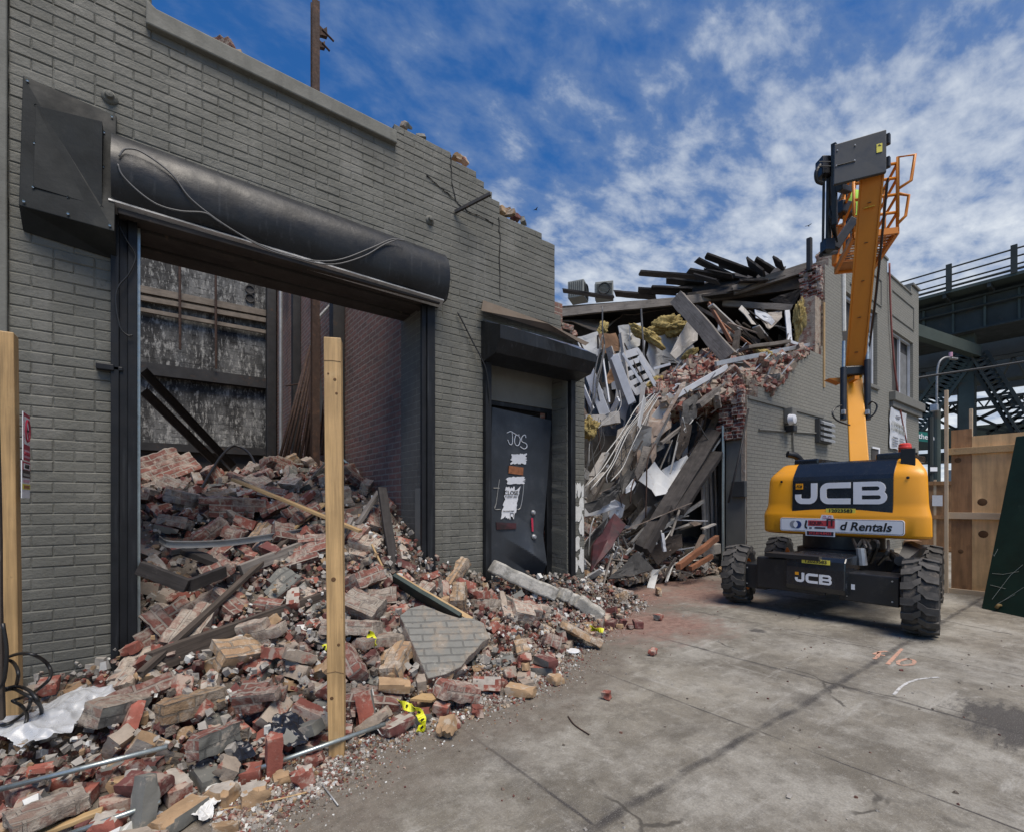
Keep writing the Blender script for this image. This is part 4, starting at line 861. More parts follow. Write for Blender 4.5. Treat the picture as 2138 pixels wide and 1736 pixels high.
    cs = [Pt(1742, 302, tl), Pt(1851, 270, tr_), Pt(1851, 359, tr_), Pt(1740, 386, tl)]
    back = (cs[1]-cs[0]).cross(cs[3]-cs[0]).normalized(); back = back if back.dot(cs[0]-O) > 0 else -back
    cover = MB().prism(cs, back*.05).build('elbow_cover', M['machgrey'], t, bevel=.01)
    def oncov(x, y, off): 
        n = back; r_ = ray(x, y); k = (cs[0]-O).dot(n)/r_.dot(n); return O+r_*k-n*off
    MB().prism([oncov(1830, 302, .004), oncov(1842, 299, .004), oncov(1842, 317, .004), oncov(1830, 320, .004)], back*.003).build('warning_label', M['yellowtag'], cover)
    MB().prism([oncov(1832, 306, .007), oncov(1836, 302, .007), oncov(1840, 305, .007)], back*.003).build('label_mark', M['blackpl'], cover)
    for x, y in ((1748, 315), (1785, 304), (1784, 336), (1746, 347)): MB().lathe([(0, -.012), (.012, -.01), (.014, 0)], oncov(x, y, 0), 'y', 10).build('bolt', M['tin'], cover)
    MB().tube([oncov(1746, 347, .006), oncov(1784, 337, .006)], .006, 5).build('seam', M['machblack'], cover)
    for y in (292, 340): MB().box(Pt(1853, y, 6.25), (.06, .06, .14)).build('pivot_cap', M['machblack'], cover, bevel=.01)
    # elbow side members and the black jib hanging beside the boom
    for x0, x1, y0_, y1_, th in ((1741, 1743, 300, 470, .06), (1752, 1772, 392, 398, .08)): MB().beam(Pt(x0, y0_, 6.6), Pt(x1, y1_, 6.75), th, th).build('elbow_arm', M['machblack'], t, bevel=.006)
    hd = MB().box(Pt(1722, 352, 6.75), (.17, .17, .26), (0, 0, R(-37))).build('jib_head', M['machblack'], t, bevel=.012)
    for y in (338, 347): MB().box(Pt(1722, y, 6.62), (.16, .01, .012), (0, 0, R(-37))).build('slot', M['machgrey'], hd)
    MB().tube([Pt(1712, 345, 6.7), Pt(1704, 360, 6.68), Pt(1706, 378, 6.7), Pt(1718, 384, 6.7)], .025, 8, smooth_n=5).build('hose', M['cable'], t)
    for x, th, yb in ((1718, .018, 532), (1729, .036, 520), (1741, .014, 520)): MB().tube([Pt(x+2, 372, 6.75), Pt(x, yb, 6.95)], th, 10).build('jib', M['machblack'], t)
    MB().box(Pt(1728, 514, 6.9), (.14, .14, .17), (0, 0, R(-37))).build('jib_mount', M['machblack'], t, bevel=.01)
    MB().tube([Pt(1714, 533, 6.9), Pt(1746, 527, 7.2)], .03, 8).build('jib_bar', M['machblack'], t)
    for k in range(5): MB().tube([Pt(1738+k*3, 420+8*k, 6.8), Pt(1732+k*3, 450+6*k, 6.75), Pt(1740+k*2, 490+4*k, 6.9)], .011, 6, smooth_n=5).build('hose', M['cable'], t)
    # basket
    bs = empty('basket', rf(5.8, 7.9, 5.5)-LIFT.location); bs.parent = LIFT
    A, B, C, D = rf(5.83, 7.2), rf(5.27, 7.34), rf(5.76, 8.47), rf(6.32, 8.33); z0 = 5.5
    up = lambda p, z: Vector((p.x, p.y, z))
    m = MB()
    for p, q in ((A, B), (B, C), (C, D), (D, A)): m.beam(up(p, z0), up(q, z0), .05, .09)
    m.build('floor_frame', M['boom'], bs)
    m = MB()
    for k in range(13): s = (k+.5)/13; m.beam(up(A*(1-s)+D*s, z0+.03), up(B*(1-s)+C*s, z0+.03), .035 if k > 3 else .07, .01)
    m.prism([up(B*.3+C*.7, z0-.01), up(A*.3+D*.7, z0-.01), up(D, z0-.01), up(C, z0-.01)], (0, 0, .015))
    m.build('floor_grating', M['boomdark'], bs)
    def rail(pts, r=.022): return MB().tube(pts, r, 8).build('rail', M['boom'], bs, smooth=True)
    for h in (.28, .55, .8, 1.02):
        for p, q in ((A, B), (B, C), (C, D), (D, A)): rail([up(p, z0+h), up(q, z0+h)])
    for p in (A, B, C, D, (A+D)/2, (B+C)/2): rail([up(p, z0), up(p, z0+1.0)])
    o_ = (A-B).normalized()*.0
    g = A+(A-D).normalized()*.02; out = (A-B).normalized()
    rail([up(g, z0+.2), up(g, z0+1.1), up(g+out*.22, z0+1.1), up(g+out*.17, z0+.72), up(g, z0+.62)]); rail([up(g, z0+.55), up(g+out*.14, z0+.5), up(g+out*.1, z0+.2), up(g, z0+.1)])
    MB().box(up(B*.5+C*.5, z0+.75), (.3, .2, .2), (0, 0, R(-20))).build('control_console', M['machblack'], bs, bevel=.02)
    MB().box(up(B*.35+C*.65, z0+.45), (.22, .12, .18), (0, 0, R(-30))).build('tool_box', M['boom'], bs, bevel=.01); MB().beam(up(C, z0+.1), up(C, z0+.75), .12, .1).build('panel', M['boom'], bs, bevel=.02)
    MB().beam(Pt(1742, 520, 7.4), up(B, z0+.25), .12, .12).build('basket_arm', M['machblack'], bs, bevel=.01)
    return up(rf(5.99, 8.34), z0+.04)
M['machpanel'] = mat('gloss_black_cover', (.012, .015, .02), .22, var=.1, bump=.02, coat=.3, spot=((.05, .05, .05), 6, .62, .12, .3))
M['eqred'] = mat('sticker_red', (.52, .05, .06), .5, var=.04, bump=0); M['signdark'] = mat('dark_sticker_print', (.03, .014, .025), .5, var=.05, bump=0); M['pinkp'] = mat('pink_print', (.55, .3, .38), .5, var=.05, bump=0)
M['boomdark'] = mat('orange_mesh_floor', (.36, .14, .025), .6, var=.3, vs=4, bump=.2, spot=((.10, .05, .03), 5, .5, .15, .7))
STAND = make_lift()
# ------------------------------------------------------------------ the worker in the basket
def person(base, hgt=1.55):
    s = hgt/1.75; f = Vector((.62, .78, 0)); rt = Vector((.78, -.62, 0)); U_ = Vector((0, 0, 1))
    def P(r_, f_, z): return rt*r_*s+f*f_*s+U_*z*s
    V = [P(0, 0, .93), P(0, .01, 1.08), P(0, .02, 1.25), P(0, .03, 1.41), P(0, .05, 1.50), P(0, .08, 1.58), P(0, .09, 1.68), P(0, .09, 1.74),
         P(.19, .03, 1.41), P(.30, .14, 1.20), P(.42, .30, 1.12), P(.46, .36, 1.11), P(-.19, .03, 1.41), P(-.27, .10, 1.18), P(-.2, .32, 1.08), P(-.18, .38, 1.07),
         P(.10, 0, .88), P(.12, .06, .48), P(.12, 0, .09), P(.13, .14, .03), P(-.10, 0, .88), P(-.12, .05, .48), P(-.12, 0, .09), P(-.13, .14, .03)]
    rad = [.15, .145, .16, .14, .058, .075, .088, .06, .075, .052, .038, .032, .075, .052, .038, .032, .1, .068, .045, .04, .1, .068, .045, .04]
    E = [(0, 1), (1, 2), (2, 3), (3, 4), (4, 5), (5, 6), (6, 7), (3, 8), (8, 9), (9, 10), (10, 11), (3, 12), (12, 13), (13, 14), (14, 15), (0, 16), (16, 17), (17, 18), (18, 19), (0, 20), (20, 21), (21, 22), (22, 23)]
    for wrist, el in ((11, 10), (15, 14)):
        d = (V[wrist]-V[el]).normalized(); sdv = d.cross(U_).normalized()
        for k in range(4):
            a = len(V); V.append(V[wrist]+d*.075*s+sdv*(k-1.5)*.021*s); rad.append(.011); E.append((wrist, a)); b = len(V); V.append(V[a]+d*(.05+.008*(1.5-abs(k-1.5)))*s-U_*.03*s); rad.append(.0085); E.append((a, b))
        a = len(V); V.append(V[wrist]+d*.03*s+sdv*.045*s); rad.append(.012); E.append((wrist, a)); b = len(V); V.append(V[a]+d*.04*s-U_*.02*s); rad.append(.01); E.append((a, b))
    me = bpy.data.meshes.new('person'); me.from_pydata([tuple(v) for v in V], E, [])
    o = bpy.data.objects.new('person', me); COL.objects.link(o); o.location = base
    sk = o.modifiers.new('skin', 'SKIN'); sk.use_smooth_shade = True
    for i, r_ in enumerate(rad): me.skin_vertices[0].data[i].radius = (r_*s, r_*s*(.8 if i in (1, 2, 3, 0) else 1)); 
    me.skin_vertices[0].data[0].use_root = True
    o.modifiers.new('sub', 'SUBSURF').levels = 2; o.modifiers['sub'].render_levels = 2
    dg = bpy.context.evaluated_depsgraph_get(); m2 = bpy.data.meshes.new_from_object(o.evaluated_get(dg)); o.modifiers.clear(); o.data = m2
    sk_, wk, tr = mat('skin_tone', (.36, .2, .14), .6, bump=0), mat('dark_work_jacket', (.05, .055, .06), .9, bump=.3), mat('dark_trousers', (.025, .028, .035), .9, bump=.3)
    m2.materials.clear(); [m2.materials.append(q) for q in (wk, sk_, tr)]
    hands = [V[11], V[15]]
    for p in m2.polygons:
        c = p.center; p.use_smooth = True
        p.material_index = 1 if (c.z > 1.47*s or any((c-h).length < .14*s and (c-h).dot((h-Vector((0, 0, 1.3*s))).normalized()) > -.03 for h in hands)) else (2 if c.z < .92*s else 0)
    tag(o, 'worker in a lime safety vest and hard hat standing in the raised basket', 'person')
    hv = mat('lime_safety_vest', (.33, .62, .06), .75, var=.1, vs=12, bump=.3)
    m = MB()
    rings = [(.93, .165, .14), (1.08, .165, .135), (1.25, .182, .142), (1.36, .175, .13), (1.46, .10, .085)]
    n = 20
    for z, a, b in rings:
        for k in range(n): t_ = 2*math.pi*k/n; q = rt*math.cos(t_)*a*s+f*(math.sin(t_)*b+.02)*s+U_*z*s; m.v.append(q)
    for i in range(len(rings)-1):
        for k in range(n): m.f.append([i*n+k, i*n+(k+1) % n, (i+1)*n+(k+1) % n, (i+1)*n+k]); m.m.append(0)
    me = m.mesh('vest'); me.materials.append(hv); v = bpy.data.objects.new('vest', me); COL.objects.link(v); v.parent = o; [setattr(p, 'use_smooth', True) for p in me.polygons]
    m = MB().lathe([(.0, .115), (.05, .105), (.095, .06), (.108, .0), (.135, -.008), (.135, -.014), (.1, -.012)], f*.09*s+U_*1.70*s, 'z', 20); me = m.mesh('hard_hat'); me.materials.append(mat('navy_hard_hat', (.03, .045, .09), .35, bump=0)); h = bpy.data.objects.new('hard_hat', me); COL.objects.link(h); h.parent = o; [setattr(p, 'use_smooth', True) for p in me.polygons]
    # face: nose, brow, ears as small features
    fm = MB().lathe([(0, .03), (.012, .02), (.016, 0)], f*.165*s+U_*1.62*s, 'z', 8); me = fm.mesh('nose'); me.materials.append(sk_); h = bpy.data.objects.new('nose', me); COL.objects.link(h); h.parent = o
    for sx in (-1, 1):
        e = MB().box(f*.09*s+rt*sx*.085*s+U_*1.62*s, (.02, .03, .05)); me = e.mesh('ear'); me.materials.append(sk_); h = bpy.data.objects.new('ear', me); COL.objects.link(h); h.parent = o
        e = MB().box(f*.168*s+rt*sx*.032*s+U_*1.645*s, (.018, .018, .01)); me = e.mesh('eye'); me.materials.append(M['blackpl']); h = bpy.data.objects.new('eye', me); COL.objects.link(h); h.parent = o
person(STAND)
# ------------------------------------------------------------------ rubble: base of the heap, loose bricks, lumps of masonry
M['rubblebase'] = mat('dusty_rubble', (.15, .125, .10), .95, var=.35, vs=7, bump=1, bs=35, bd=.02, spot=[((.20, .085, .06), 9, .53, .06, .8), ((.36, .31, .26), 11, .58, .05, .8), ((.05, .045, .04), 5, .56, .1, .7)])
M['mortar'] = mat('clinging_mortar', (.36, .325, .28), .95, var=.25, vs=14, bump=1, bs=60, spot=((.19, .165, .14), 10, .55, .1, .7))
BRM = [mat('red_brick', (.215, .068, .048), .9, var=.25, vs=12, bump=.7, bs=70, rand=.3, spot=[((.40, .33, .27), 9, .49, .09, .85), ((.08, .035, .03), 6, .6, .1, .6)]),
       mat('dark_red_brick', (.125, .043, .037), .9, var=.28, vs=12, bump=.7, bs=70, rand=.3, spot=[((.33, .27, .22), 8, .51, .09, .8), ((.05, .03, .03), 6, .58, .1, .6)]),
       mat('buff_brick', (.33, .22, .125), .9, var=.22, vs=12, bump=.7, bs=70, rand=.25, spot=[((.44, .38, .30), 9, .54, .06, .8), ((.19, .105, .05), 6, .56, .1, .7)]),
       mat('mortar_covered_brick', (.32, .265, .21), .95, var=.22, vs=14, bump=1, bs=55, rand=.22, spot=[((.25, .09, .065), 7, .56, .05, .85), ((.15, .12, .1), 9, .58, .1, .6)]),
       mat('grey_painted_brick', (.15, .15, .135), .75, var=.15, vs=8, bump=.5, rand=.15, spot=[((.33, .29, .24), 8, .57, .05, .85)])]
CHM = [brick_mat('red_masonry', (.22, .085, .063), (.14, .058, .048), (.30, .255, .215), .21, .071, .009, spot=[((.36, .30, .25), 8, .47, .12, .85), ((.10, .065, .055), 6, .54, .12, .7), ((.42, .36, .30), 19, .58, .06, .8)], bump=1, bd=.025, rand=.25),
       brick_mat('buff_masonry', (.34, .23, .135), (.27, .16, .09), (.20, .16, .12), .21, .071, .009, spot=[((.42, .36, .29), 8, .48, .1, .85), ((.14, .09, .055), 6, .54, .12, .7), ((.46, .41, .34), 19, .58, .06, .8)], bump=1, bd=.025, rand=.25),
       brick_mat('dusty_masonry', (.26, .16, .125), (.30, .235, .185), (.31, .27, .225), .21, .071, .010, spot=[((.38, .33, .27), 8, .44, .08, .9), ((.15, .12, .10), 6, .53, .1, .7), ((.44, .39, .33), 19, .57, .06, .8)], bump=1, bd=.025, rand=.2)]
M['chunkpaint'] = brick_mat('painted_masonry_lump', (.145, .145, .13), (.16, .16, .145), (.10, .10, .092), .21, .071, .007, spot=((.33, .29, .24), 6, .56, .05, .8), bump=1, rand=.1)
def brick_mesh(kind, seed):
    rr = random.Random(seed*31+len(kind)); bm = bmesh.new(); bmesh.ops.create_cube(bm, size=1)
    bmesh.ops.subdivide_edges(bm, edges=bm.edges[:], cuts=4 if kind != 'frag' else 3, use_grid_fill=True)
    L, Wd, Hh = (.205, .098, .063) if kind == 'brick' else ((rr.uniform(.09, .135), .098, .063) if kind == 'half' else (rr.uniform(.05, .10), rr.uniform(.045, .08), rr.uniform(.03, .06)))
    off = Vector((rr.random()*50, rr.random()*50, rr.random()*50)); chips = [(Vector((rr.choice((-.5, .5)), rr.choice((-.5, .5)), rr.choice((-.5, .5)))), rr.uniform(.15, .5)) for _ in range(3 if kind == 'brick' else 4)]
    for v in bm.verts:
        p = v.co.copy()
        for c, s in chips:
            d = (p-c).length
            if d < s: v.co = v.co.lerp(Vector((0, 0, 0)), .3*(1-d/s))
        q = Vector((v.co.x*L, v.co.y*Wd, v.co.z*Hh)); nn = p.normalized()
        a = .004 if kind == 'brick' else (.005 if kind == 'half' else .010)
        if kind == 'half' and p.x > .3: q.x += .022*noise.noise(q*22+off)*2-.01
        q += nn*a*noise.noise(q*28+off)*1.6; v.co = q
    bmesh.ops.triangulate(bm, faces=[f for f in bm.faces if kind == 'frag']); me = bpy.data.meshes.new({'brick': 'brick', 'half': 'half_brick', 'frag': 'brick_fragment'}[kind]); bm.to_mesh(me); bm.free()
    me.materials.append(BRM[0]); me.materials.append(BRM[4])
    if kind != 'frag' and seed % 3 == 0:
        for p in me.polygons:
            if p.normal.y < -.8: p.material_index = 1
    if kind != 'frag' and seed % 3 == 1:        # mortar still clinging to one bed
        me.materials.append(M['mortar']); hit = set()
        for p in me.polygons:
            if p.normal.z > .7 and noise.noise(p.center*17+off) > -.12: p.material_index = 2; hit.update(p.vertices)
        for i in hit: v = me.vertices[i]; v.co.z += .007+.014*abs(noise.noise(v.co*40+off))
    for p in me.polygons: p.use_smooth = True
    me.set_sharp_from_angle(angle=R(32)); return me
def chunk_mesh(seed, nx=None, ny=None, nz_=None, paint=None):
    rr = random.Random(seed*77+5); nx = nx or rr.choice((2, 2, 3, 3, 4)); ny = ny or rr.choice((1, 1, 2)); nz_ = nz_ or rr.choice((1, 2, 2, 3)); hw, hy, hz = .105, .105, .071
    off = Vector((rr.random()*60, rr.random()*60, rr.random()*60)); occ = []
    for i in range(nx):
        a = []
        for j in range(ny):
            b = []
            for k in range(nz_):
                p = Vector(((i+.5)/nx-.5, ((j+.5)/ny-.5)*.5, (k+.5)/nz_-.5)); b.append(p.length < .52+.28*noise.noise(p*3+off))
            a.append(b)
        occ.append(a)
    occ[nx//2][ny//2][nz_//2] = True
    vs, fs, ms = voxels(occ, [(i-nx/2)*hw for i in range(nx+1)], [(j-ny/2)*hy for j in range(ny+1)], [k*hz for k in range(nz_+1)], (lambda nm, i, j, k: 1 if nm == '-y' and paint else 0))
    me = bpy.data.meshes.new('masonry_lump'); me.from_pydata(vs, [], fs); me.polygons.foreach_set('material_index', ms); uv_box(me)
    bm = bmesh.new(); bm.from_mesh(me); bmesh.ops.subdivide_edges(bm, edges=bm.edges[:], cuts=2, use_grid_fill=True)
    bmesh.ops.smooth_vert(bm, verts=bm.verts[:], factor=.28, use_axis_x=True, use_axis_y=True, use_axis_z=True)
    bm.normal_update(); cz = nz_*hz/2
    for v in bm.verts:
        n = noise.noise(v.co*11+off); n2 = noise.noise(v.co*26+off); v.co += v.normal*(n*.022+n2*.012); v.co.z -= cz
    bm.to_mesh(me); bm.free(); me.materials.append(CHM[0]); me.materials.append(M['chunkpaint'])
    for p in me.polygons: p.use_smooth = True
    me.set_sharp_from_angle(angle=R(38)); return me
PROTO = {'brick': [brick_mesh('brick', s) for s in range(8)], 'half': [brick_mesh('half', s) for s in range(8)], 'frag': [brick_mesh('frag', s) for s in range(8)], 'chunk': [chunk_mesh(s, paint=s % 6 == 0) for s in range(14)]}
KINDS = ['brick', 'half', 'frag', 'chunk']
def heap_base():
    du = .045; us = np.arange(-2.55, 7.2, du); vs_ = np.arange(2.2, 12.4, du); mb = MB(); idx = {}
    U, Vv = np.meshgrid(us, vs_, indexing='ij'); d = np.sqrt((U[..., None]-_p[:, 0])**2+(Vv[..., None]-_p[:, 1])**2+.01); Z = d @ _w[:-1]+_w[-1]
    for i, u in enumerate(us):
        for j, v in enumerate(vs_):
            z = float(Z[i, j]); blocked = (V0-.01 < v < 5.2 and (u < -.2 or 2.3 < u < 4.7)) or (u > 2.3 and v >= 5.16) or (u > 4.6 and v > 5.4)
            if blocked or z < -.02 or (u < -.2 and v > V0 and v < 5): continue
            if v > 9 and (i+j) % 1: continue
            n = noise.noise(Vector((u*7, v*7, 1)))*.05+noise.cell(Vector((u*9+noise.noise(Vector((u*6, v*6, 3)))*.6, v*9, 2)))*.035+noise.noise(Vector((u*19, v*19, 4)))*.02
            idx[(i, j)] = len(mb.v); mb.v.append(Vector((u, v, max(-.03, z-.11)*1.0+n*min(1, max(0.05, z*4)))))
    for (i, j), k in idx.items():
        q = [idx.get((i+a, j+b)) for a, b in ((0, 0), (1, 0), (1, 1), (0, 1))]
        if None not in q: mb.f.append(q); mb.m.append(0)
    return tag(mb.build('rubble', M['rubblebase'], local=False), 'dusty mass of crushed brick and mortar under the loose bricks', 'rubble', None, 'stuff')
HEAP = heap_base()
RUB = (
0,-94,677,287,-26,-1,-75,
0,-58,674,295,-93,-10,31,
0,-41,680,301,57,-4,-15,
0,-35,787,341,-7,20,35,
0,-13,800,307,-45,-20,82,
0,-6,242,8,30,94,0,
0,-5,564,185,-89,29,13,
0,6,331,32,61,-67,-25,
0,18,704,304,83,1,-15,
0,22,560,192,-14,95,24,
0,31,908,241,-88,44,6,
0,45,667,303,32,-76,-40,
0,51,509,168,-19,45,49,
0,60,378,54,-87,-29,-22,
0,73,663,302,52,-4,-83,
0,74,548,239,-69,26,-2,
0,106,292,23,24,-54,48,
0,160,298,14,32,-82,-38,
0,161,857,349,-68,72,-3,
0,170,806,367,-16,-4,-83,
0,172,767,382,17,32,88,
0,179,635,332,96,7,17,
0,181,412,127,82,-37,18,
0,187,706,374,98,9,-14,
0,191,387,88,22,40,80,
0,193,833,390,-3,-9,68,
0,207,326,29,16,30,-72,
0,209,490,216,-19,47,-33,
0,224,541,276,47,-18,-67,
0,232,292,8,90,41,-1,
0,253,295,8,47,87,0,
0,267,420,90,14,-45,82,
0,366,394,37,4,46,-78,
0,485,527,8,-29,95,0,
1,-59,510,153,-29,70,56,
1,-49,345,12,10,1,56,
1,-34,742,322,63,-74,-15,
1,-31,319,10,6,-4,-89,
1,-26,638,254,94,-28,-7,
1,-5,508,135,19,71,66,
1,-4,351,22,8,-7,82,
1,2,539,165,25,-28,81,
1,21,472,100,-63,-68,-34,
1,29,333,24,61,-75,-17,
1,31,369,42,1,-24,58,
1,31,459,98,-76,-50,-30,
1,35,292,8,0,-1,-80,
1,44,864,275,41,-83,34,
1,61,671,305,65,-74,8,
1,66,301,14,-53,-8,17,
1,70,644,300,-20,-32,91,
1,70,717,335,-64,36,-46,
1,75,299,30,-91,34,18,
1,80,348,68,-9,22,-3,
1,84,360,53,-4,-27,95,
1,84,651,301,48,-19,-62,
1,86,873,284,1,-23,-36,
1,88,490,192,-83,48,2,
1,92,421,121,21,11,-76,
1,101,381,68,24,1,-39,
1,117,874,318,8,-6,31,
1,127,506,214,-86,-8,35,
1,144,592,292,-14,93,5,
1,146,657,334,46,15,-25,
1,154,356,57,-4,-38,-89,
1,171,336,40,31,17,-16,
1,176,687,363,-16,-21,41,
1,198,659,362,4,82,-8,
1,209,401,91,30,20,42,
1,210,477,197,-11,-92,28,
1,440,390,18,53,82,-13,
1,563,495,8,1,0,6,
2,-125,649,265,46,-43,-70,
2,-59,821,313,-61,48,-49,
2,-54,423,45,-70,70,1,
2,-53,368,11,18,-11,-57,
2,-45,621,239,-40,87,22,
2,-39,362,19,-25,10,-57,
2,-37,677,282,-8,9,4,
2,-9,279,8,1,1,4,
2,10,405,66,-62,20,-69,
2,14,365,41,-65,62,41,
2,19,483,121,-40,84,-34,
2,42,629,276,-86,33,2,
2,53,633,265,-7,-97,-17,
2,57,307,34,41,2,42,
2,58,729,317,63,68,24,
2,66,563,218,-51,-47,-1,
2,89,346,41,-1,51,78,
2,95,500,182,-30,-40,11,
2,100,444,122,89,17,28,
2,105,542,234,-48,-43,64,
2,109,413,102,-89,-39,-12,
2,131,529,226,31,-19,22,
2,142,364,65,2,92,33,
2,186,413,111,28,-8,-90,
2,187,340,46,-51,-47,41,
2,225,422,93,42,9,-11,
2,261,406,70,6,25,-95,
2,272,337,24,-5,6,-78,
2,279,327,9,-3,0,-99,
2,285,410,77,-55,64,-2,
2,286,396,76,72,10,61,
2,315,332,8,-28,95,-1,
2,412,361,8,-96,-25,1,
2,418,376,8,1,-1,-96,
2,502,526,8,-43,89,-1,
2,529,494,22,-84,-1,22,
3,-129,782,327,-88,43,18,
3,-105,620,230,14,0,-93,
3,-95,786,334,-28,-63,69,
3,-27,332,22,-38,0,34,
3,-23,763,312,-26,-82,19,
3,-11,774,322,48,67,-41,
3,-11,783,296,17,-9,96,
3,-3,260,22,8,-61,24,
3,8,493,125,63,-71,-25,
3,10,592,226,3,16,-4,
3,19,333,32,-34,-11,85,
3,21,281,8,-62,-77,0,
3,41,803,308,18,45,29,
3,52,414,86,76,-35,-1,
3,66,878,272,69,69,0,
3,72,782,357,66,-51,-2,
3,76,348,52,-75,40,-17,
3,78,377,71,65,74,2,
3,83,692,321,4,-18,86,
3,84,485,154,61,-3,-21,
3,91,302,9,4,3,-30,
3,99,642,296,-87,-42,-18,
3,106,279,17,-23,22,90,
3,156,667,348,-71,-49,24,
3,158,376,75,32,-11,-92,
3,166,727,381,-53,-28,30,
3,181,753,393,-54,-36,-34,
3,196,696,364,23,31,-89,
3,212,271,8,0,0,85,
3,215,396,77,-3,35,-86,
3,239,304,20,-16,37,53,
3,269,432,96,18,-22,90,
3,285,429,96,41,-65,-46,
3,301,397,71,0,23,-58,
3,303,371,38,-63,74,16,
3,312,336,25,-34,51,-69,
3,346,372,30,58,3,-44,
3,412,384,14,14,-48,-84,
3,485,452,47,20,-30,92,
3,520,458,20,7,20,85,
3,545,482,19,64,-69,17,
4,-146,881,330,-25,-25,45,
4,-125,631,246,19,-36,-74,
4,-108,642,268,-25,85,-44,
4,-61,362,20,-7,-12,88,
4,-54,757,337,-41,6,52,
4,-49,390,32,4,-5,-98,
4,-33,347,23,-8,52,9,
4,-24,347,37,2,-47,61,
4,-15,324,25,-42,7,79,
4,0,316,20,77,16,-26,
4,2,638,260,80,-16,-46,
4,13,664,280,-13,34,20,
4,20,776,312,-92,-18,-27,
4,32,873,259,-10,12,95,
4,49,269,22,70,-5,70,
4,51,756,307,-19,-22,92,
4,88,632,298,25,-14,-1,
4,129,708,354,-19,-13,89,
4,135,848,343,76,26,21,
4,144,715,372,-11,93,25,
4,170,392,91,-90,-7,-5,
4,206,461,174,34,-19,63,
4,215,339,48,-3,17,-20,
4,219,299,14,-9,-15,-74,
4,221,366,62,25,-8,82,
4,245,357,54,71,61,7,
4,252,410,92,-49,6,-64,
4,269,357,34,10,16,-89,
4,462,427,36,-7,-68,42,
4,485,492,51,-23,5,-95,
4,513,477,37,9,73,46,
4,522,519,19,1,43,48,
5,-52,391,15,-58,79,-7,
5,-39,527,149,57,-11,-14,
5,-38,411,28,52,14,70,
5,-36,654,288,-53,-79,-2,
5,-28,291,8,0,0,-80,
5,11,710,294,12,23,-63,
5,18,218,8,0,0,-11,
5,24,774,335,-95,-26,-6,
5,40,313,14,22,-3,-56,
5,40,849,290,-18,82,-24,
5,41,426,80,29,1,-86,
5,45,453,101,9,22,-76,
5,46,732,316,21,59,-57,
5,55,662,290,94,3,7,
5,59,647,277,20,25,-64,
5,59,776,350,35,-68,-61,
5,68,286,22,-16,7,88,
5,75,475,139,-23,-19,63,
5,84,486,172,95,-22,-11,
5,89,392,80,-31,-40,50,
5,98,816,339,-19,12,-54,
5,138,766,381,70,58,-17,
5,154,389,92,9,0,-59,
5,169,368,68,-6,64,-75,
5,191,399,92,-43,16,-47,
5,200,800,373,-6,0,23,
5,222,310,24,1,96,-25,
5,222,433,129,-9,95,-24,
5,318,400,59,1,-12,85,
5,318,433,74,28,-9,27,
5,319,356,19,26,-16,87,
5,361,358,12,12,6,-34,
5,436,343,8,-91,-40,1,
5,610,441,11,-27,66,-63,
6,-99,537,172,41,-78,-29,
6,-55,622,245,31,-23,-85,
6,-49,371,37,3,-30,61,
6,-30,393,38,26,-70,-43,
6,-20,524,11,-70,10,-10,
6,-17,351,28,58,30,70,
6,-13,641,261,-31,17,-91,
6,-10,320,11,-1,7,-86,
6,-10,341,35,75,34,52,
6,-5,442,61,12,97,-13,
6,-3,275,22,-3,-6,93,
6,0,398,61,-37,29,27,
6,9,252,8,-1,0,31,
6,22,446,91,-24,-81,22,
6,47,874,278,-14,-34,-78,
6,50,332,20,16,5,-67,
6,58,359,47,-38,88,4,
6,65,688,304,-25,-38,88,
6,70,524,187,19,12,-51,
6,73,409,96,-70,63,-27,
6,91,666,304,17,7,-63,
6,99,598,272,86,24,8,
6,112,641,298,-52,-34,16,
6,122,629,305,4,-27,93,
6,128,300,37,4,-9,97,
6,128,321,25,-32,-86,28,
6,137,388,80,21,-10,-8,
6,149,300,10,4,-6,57,
6,152,637,321,26,-31,-29,
6,153,797,372,-9,-4,53,
6,160,781,384,-31,60,72,
6,164,581,290,10,21,-75,
6,169,715,370,-9,-1,24,
6,208,297,9,4,-3,72,
6,221,702,367,58,-74,-13,
6,231,418,106,16,45,-66,
6,255,293,22,-72,-68,0,
6,298,406,64,22,-2,82,
6,313,411,74,-23,-17,-16,
6,332,349,17,8,26,-63,
6,338,366,19,-12,33,-42,
6,377,370,13,-32,-90,-26,
6,377,412,56,-16,95,18,
6,428,391,12,-84,52,8,
7,-109,632,251,-73,-14,-41,
7,-108,537,167,-64,66,-9,
7,-104,684,293,56,-81,-2,
7,-86,675,301,-28,-31,72,
7,-63,434,19,25,-95,-13,
7,-63,566,193,23,-8,73,
7,-50,311,12,37,57,61,
7,-38,381,18,-11,-25,95,
7,-28,802,328,-26,80,-7,
7,-20,802,315,50,-8,-79,
7,-16,658,269,-25,-65,62,
7,8,279,8,0,1,-62,
7,22,424,67,5,-32,93,
7,39,392,57,-5,-16,-15,
7,46,758,342,26,-27,71,
7,68,365,71,58,79,-14,
7,80,314,21,94,-9,6,
7,81,596,273,-55,77,15,
7,84,284,8,-1,-1,97,
7,85,330,29,2,-13,86,
7,92,316,41,-22,-15,35,
7,99,333,47,12,40,3,
7,102,711,349,-27,6,-91,
7,118,272,8,1,1,-98,
7,195,432,133,-71,65,13,
7,196,290,13,44,-19,-32,
7,200,531,261,-30,-85,-40,
7,202,446,152,-13,-92,23,
7,203,731,378,-27,1,50,
7,212,722,375,-18,3,47,
7,224,796,379,-66,-68,28,
7,254,415,111,-84,14,15,
7,261,396,96,-4,6,27,
7,329,404,56,-23,43,-23,
7,346,425,76,-16,56,-80,
7,347,412,54,2,21,-40,
7,398,366,12,67,20,19,
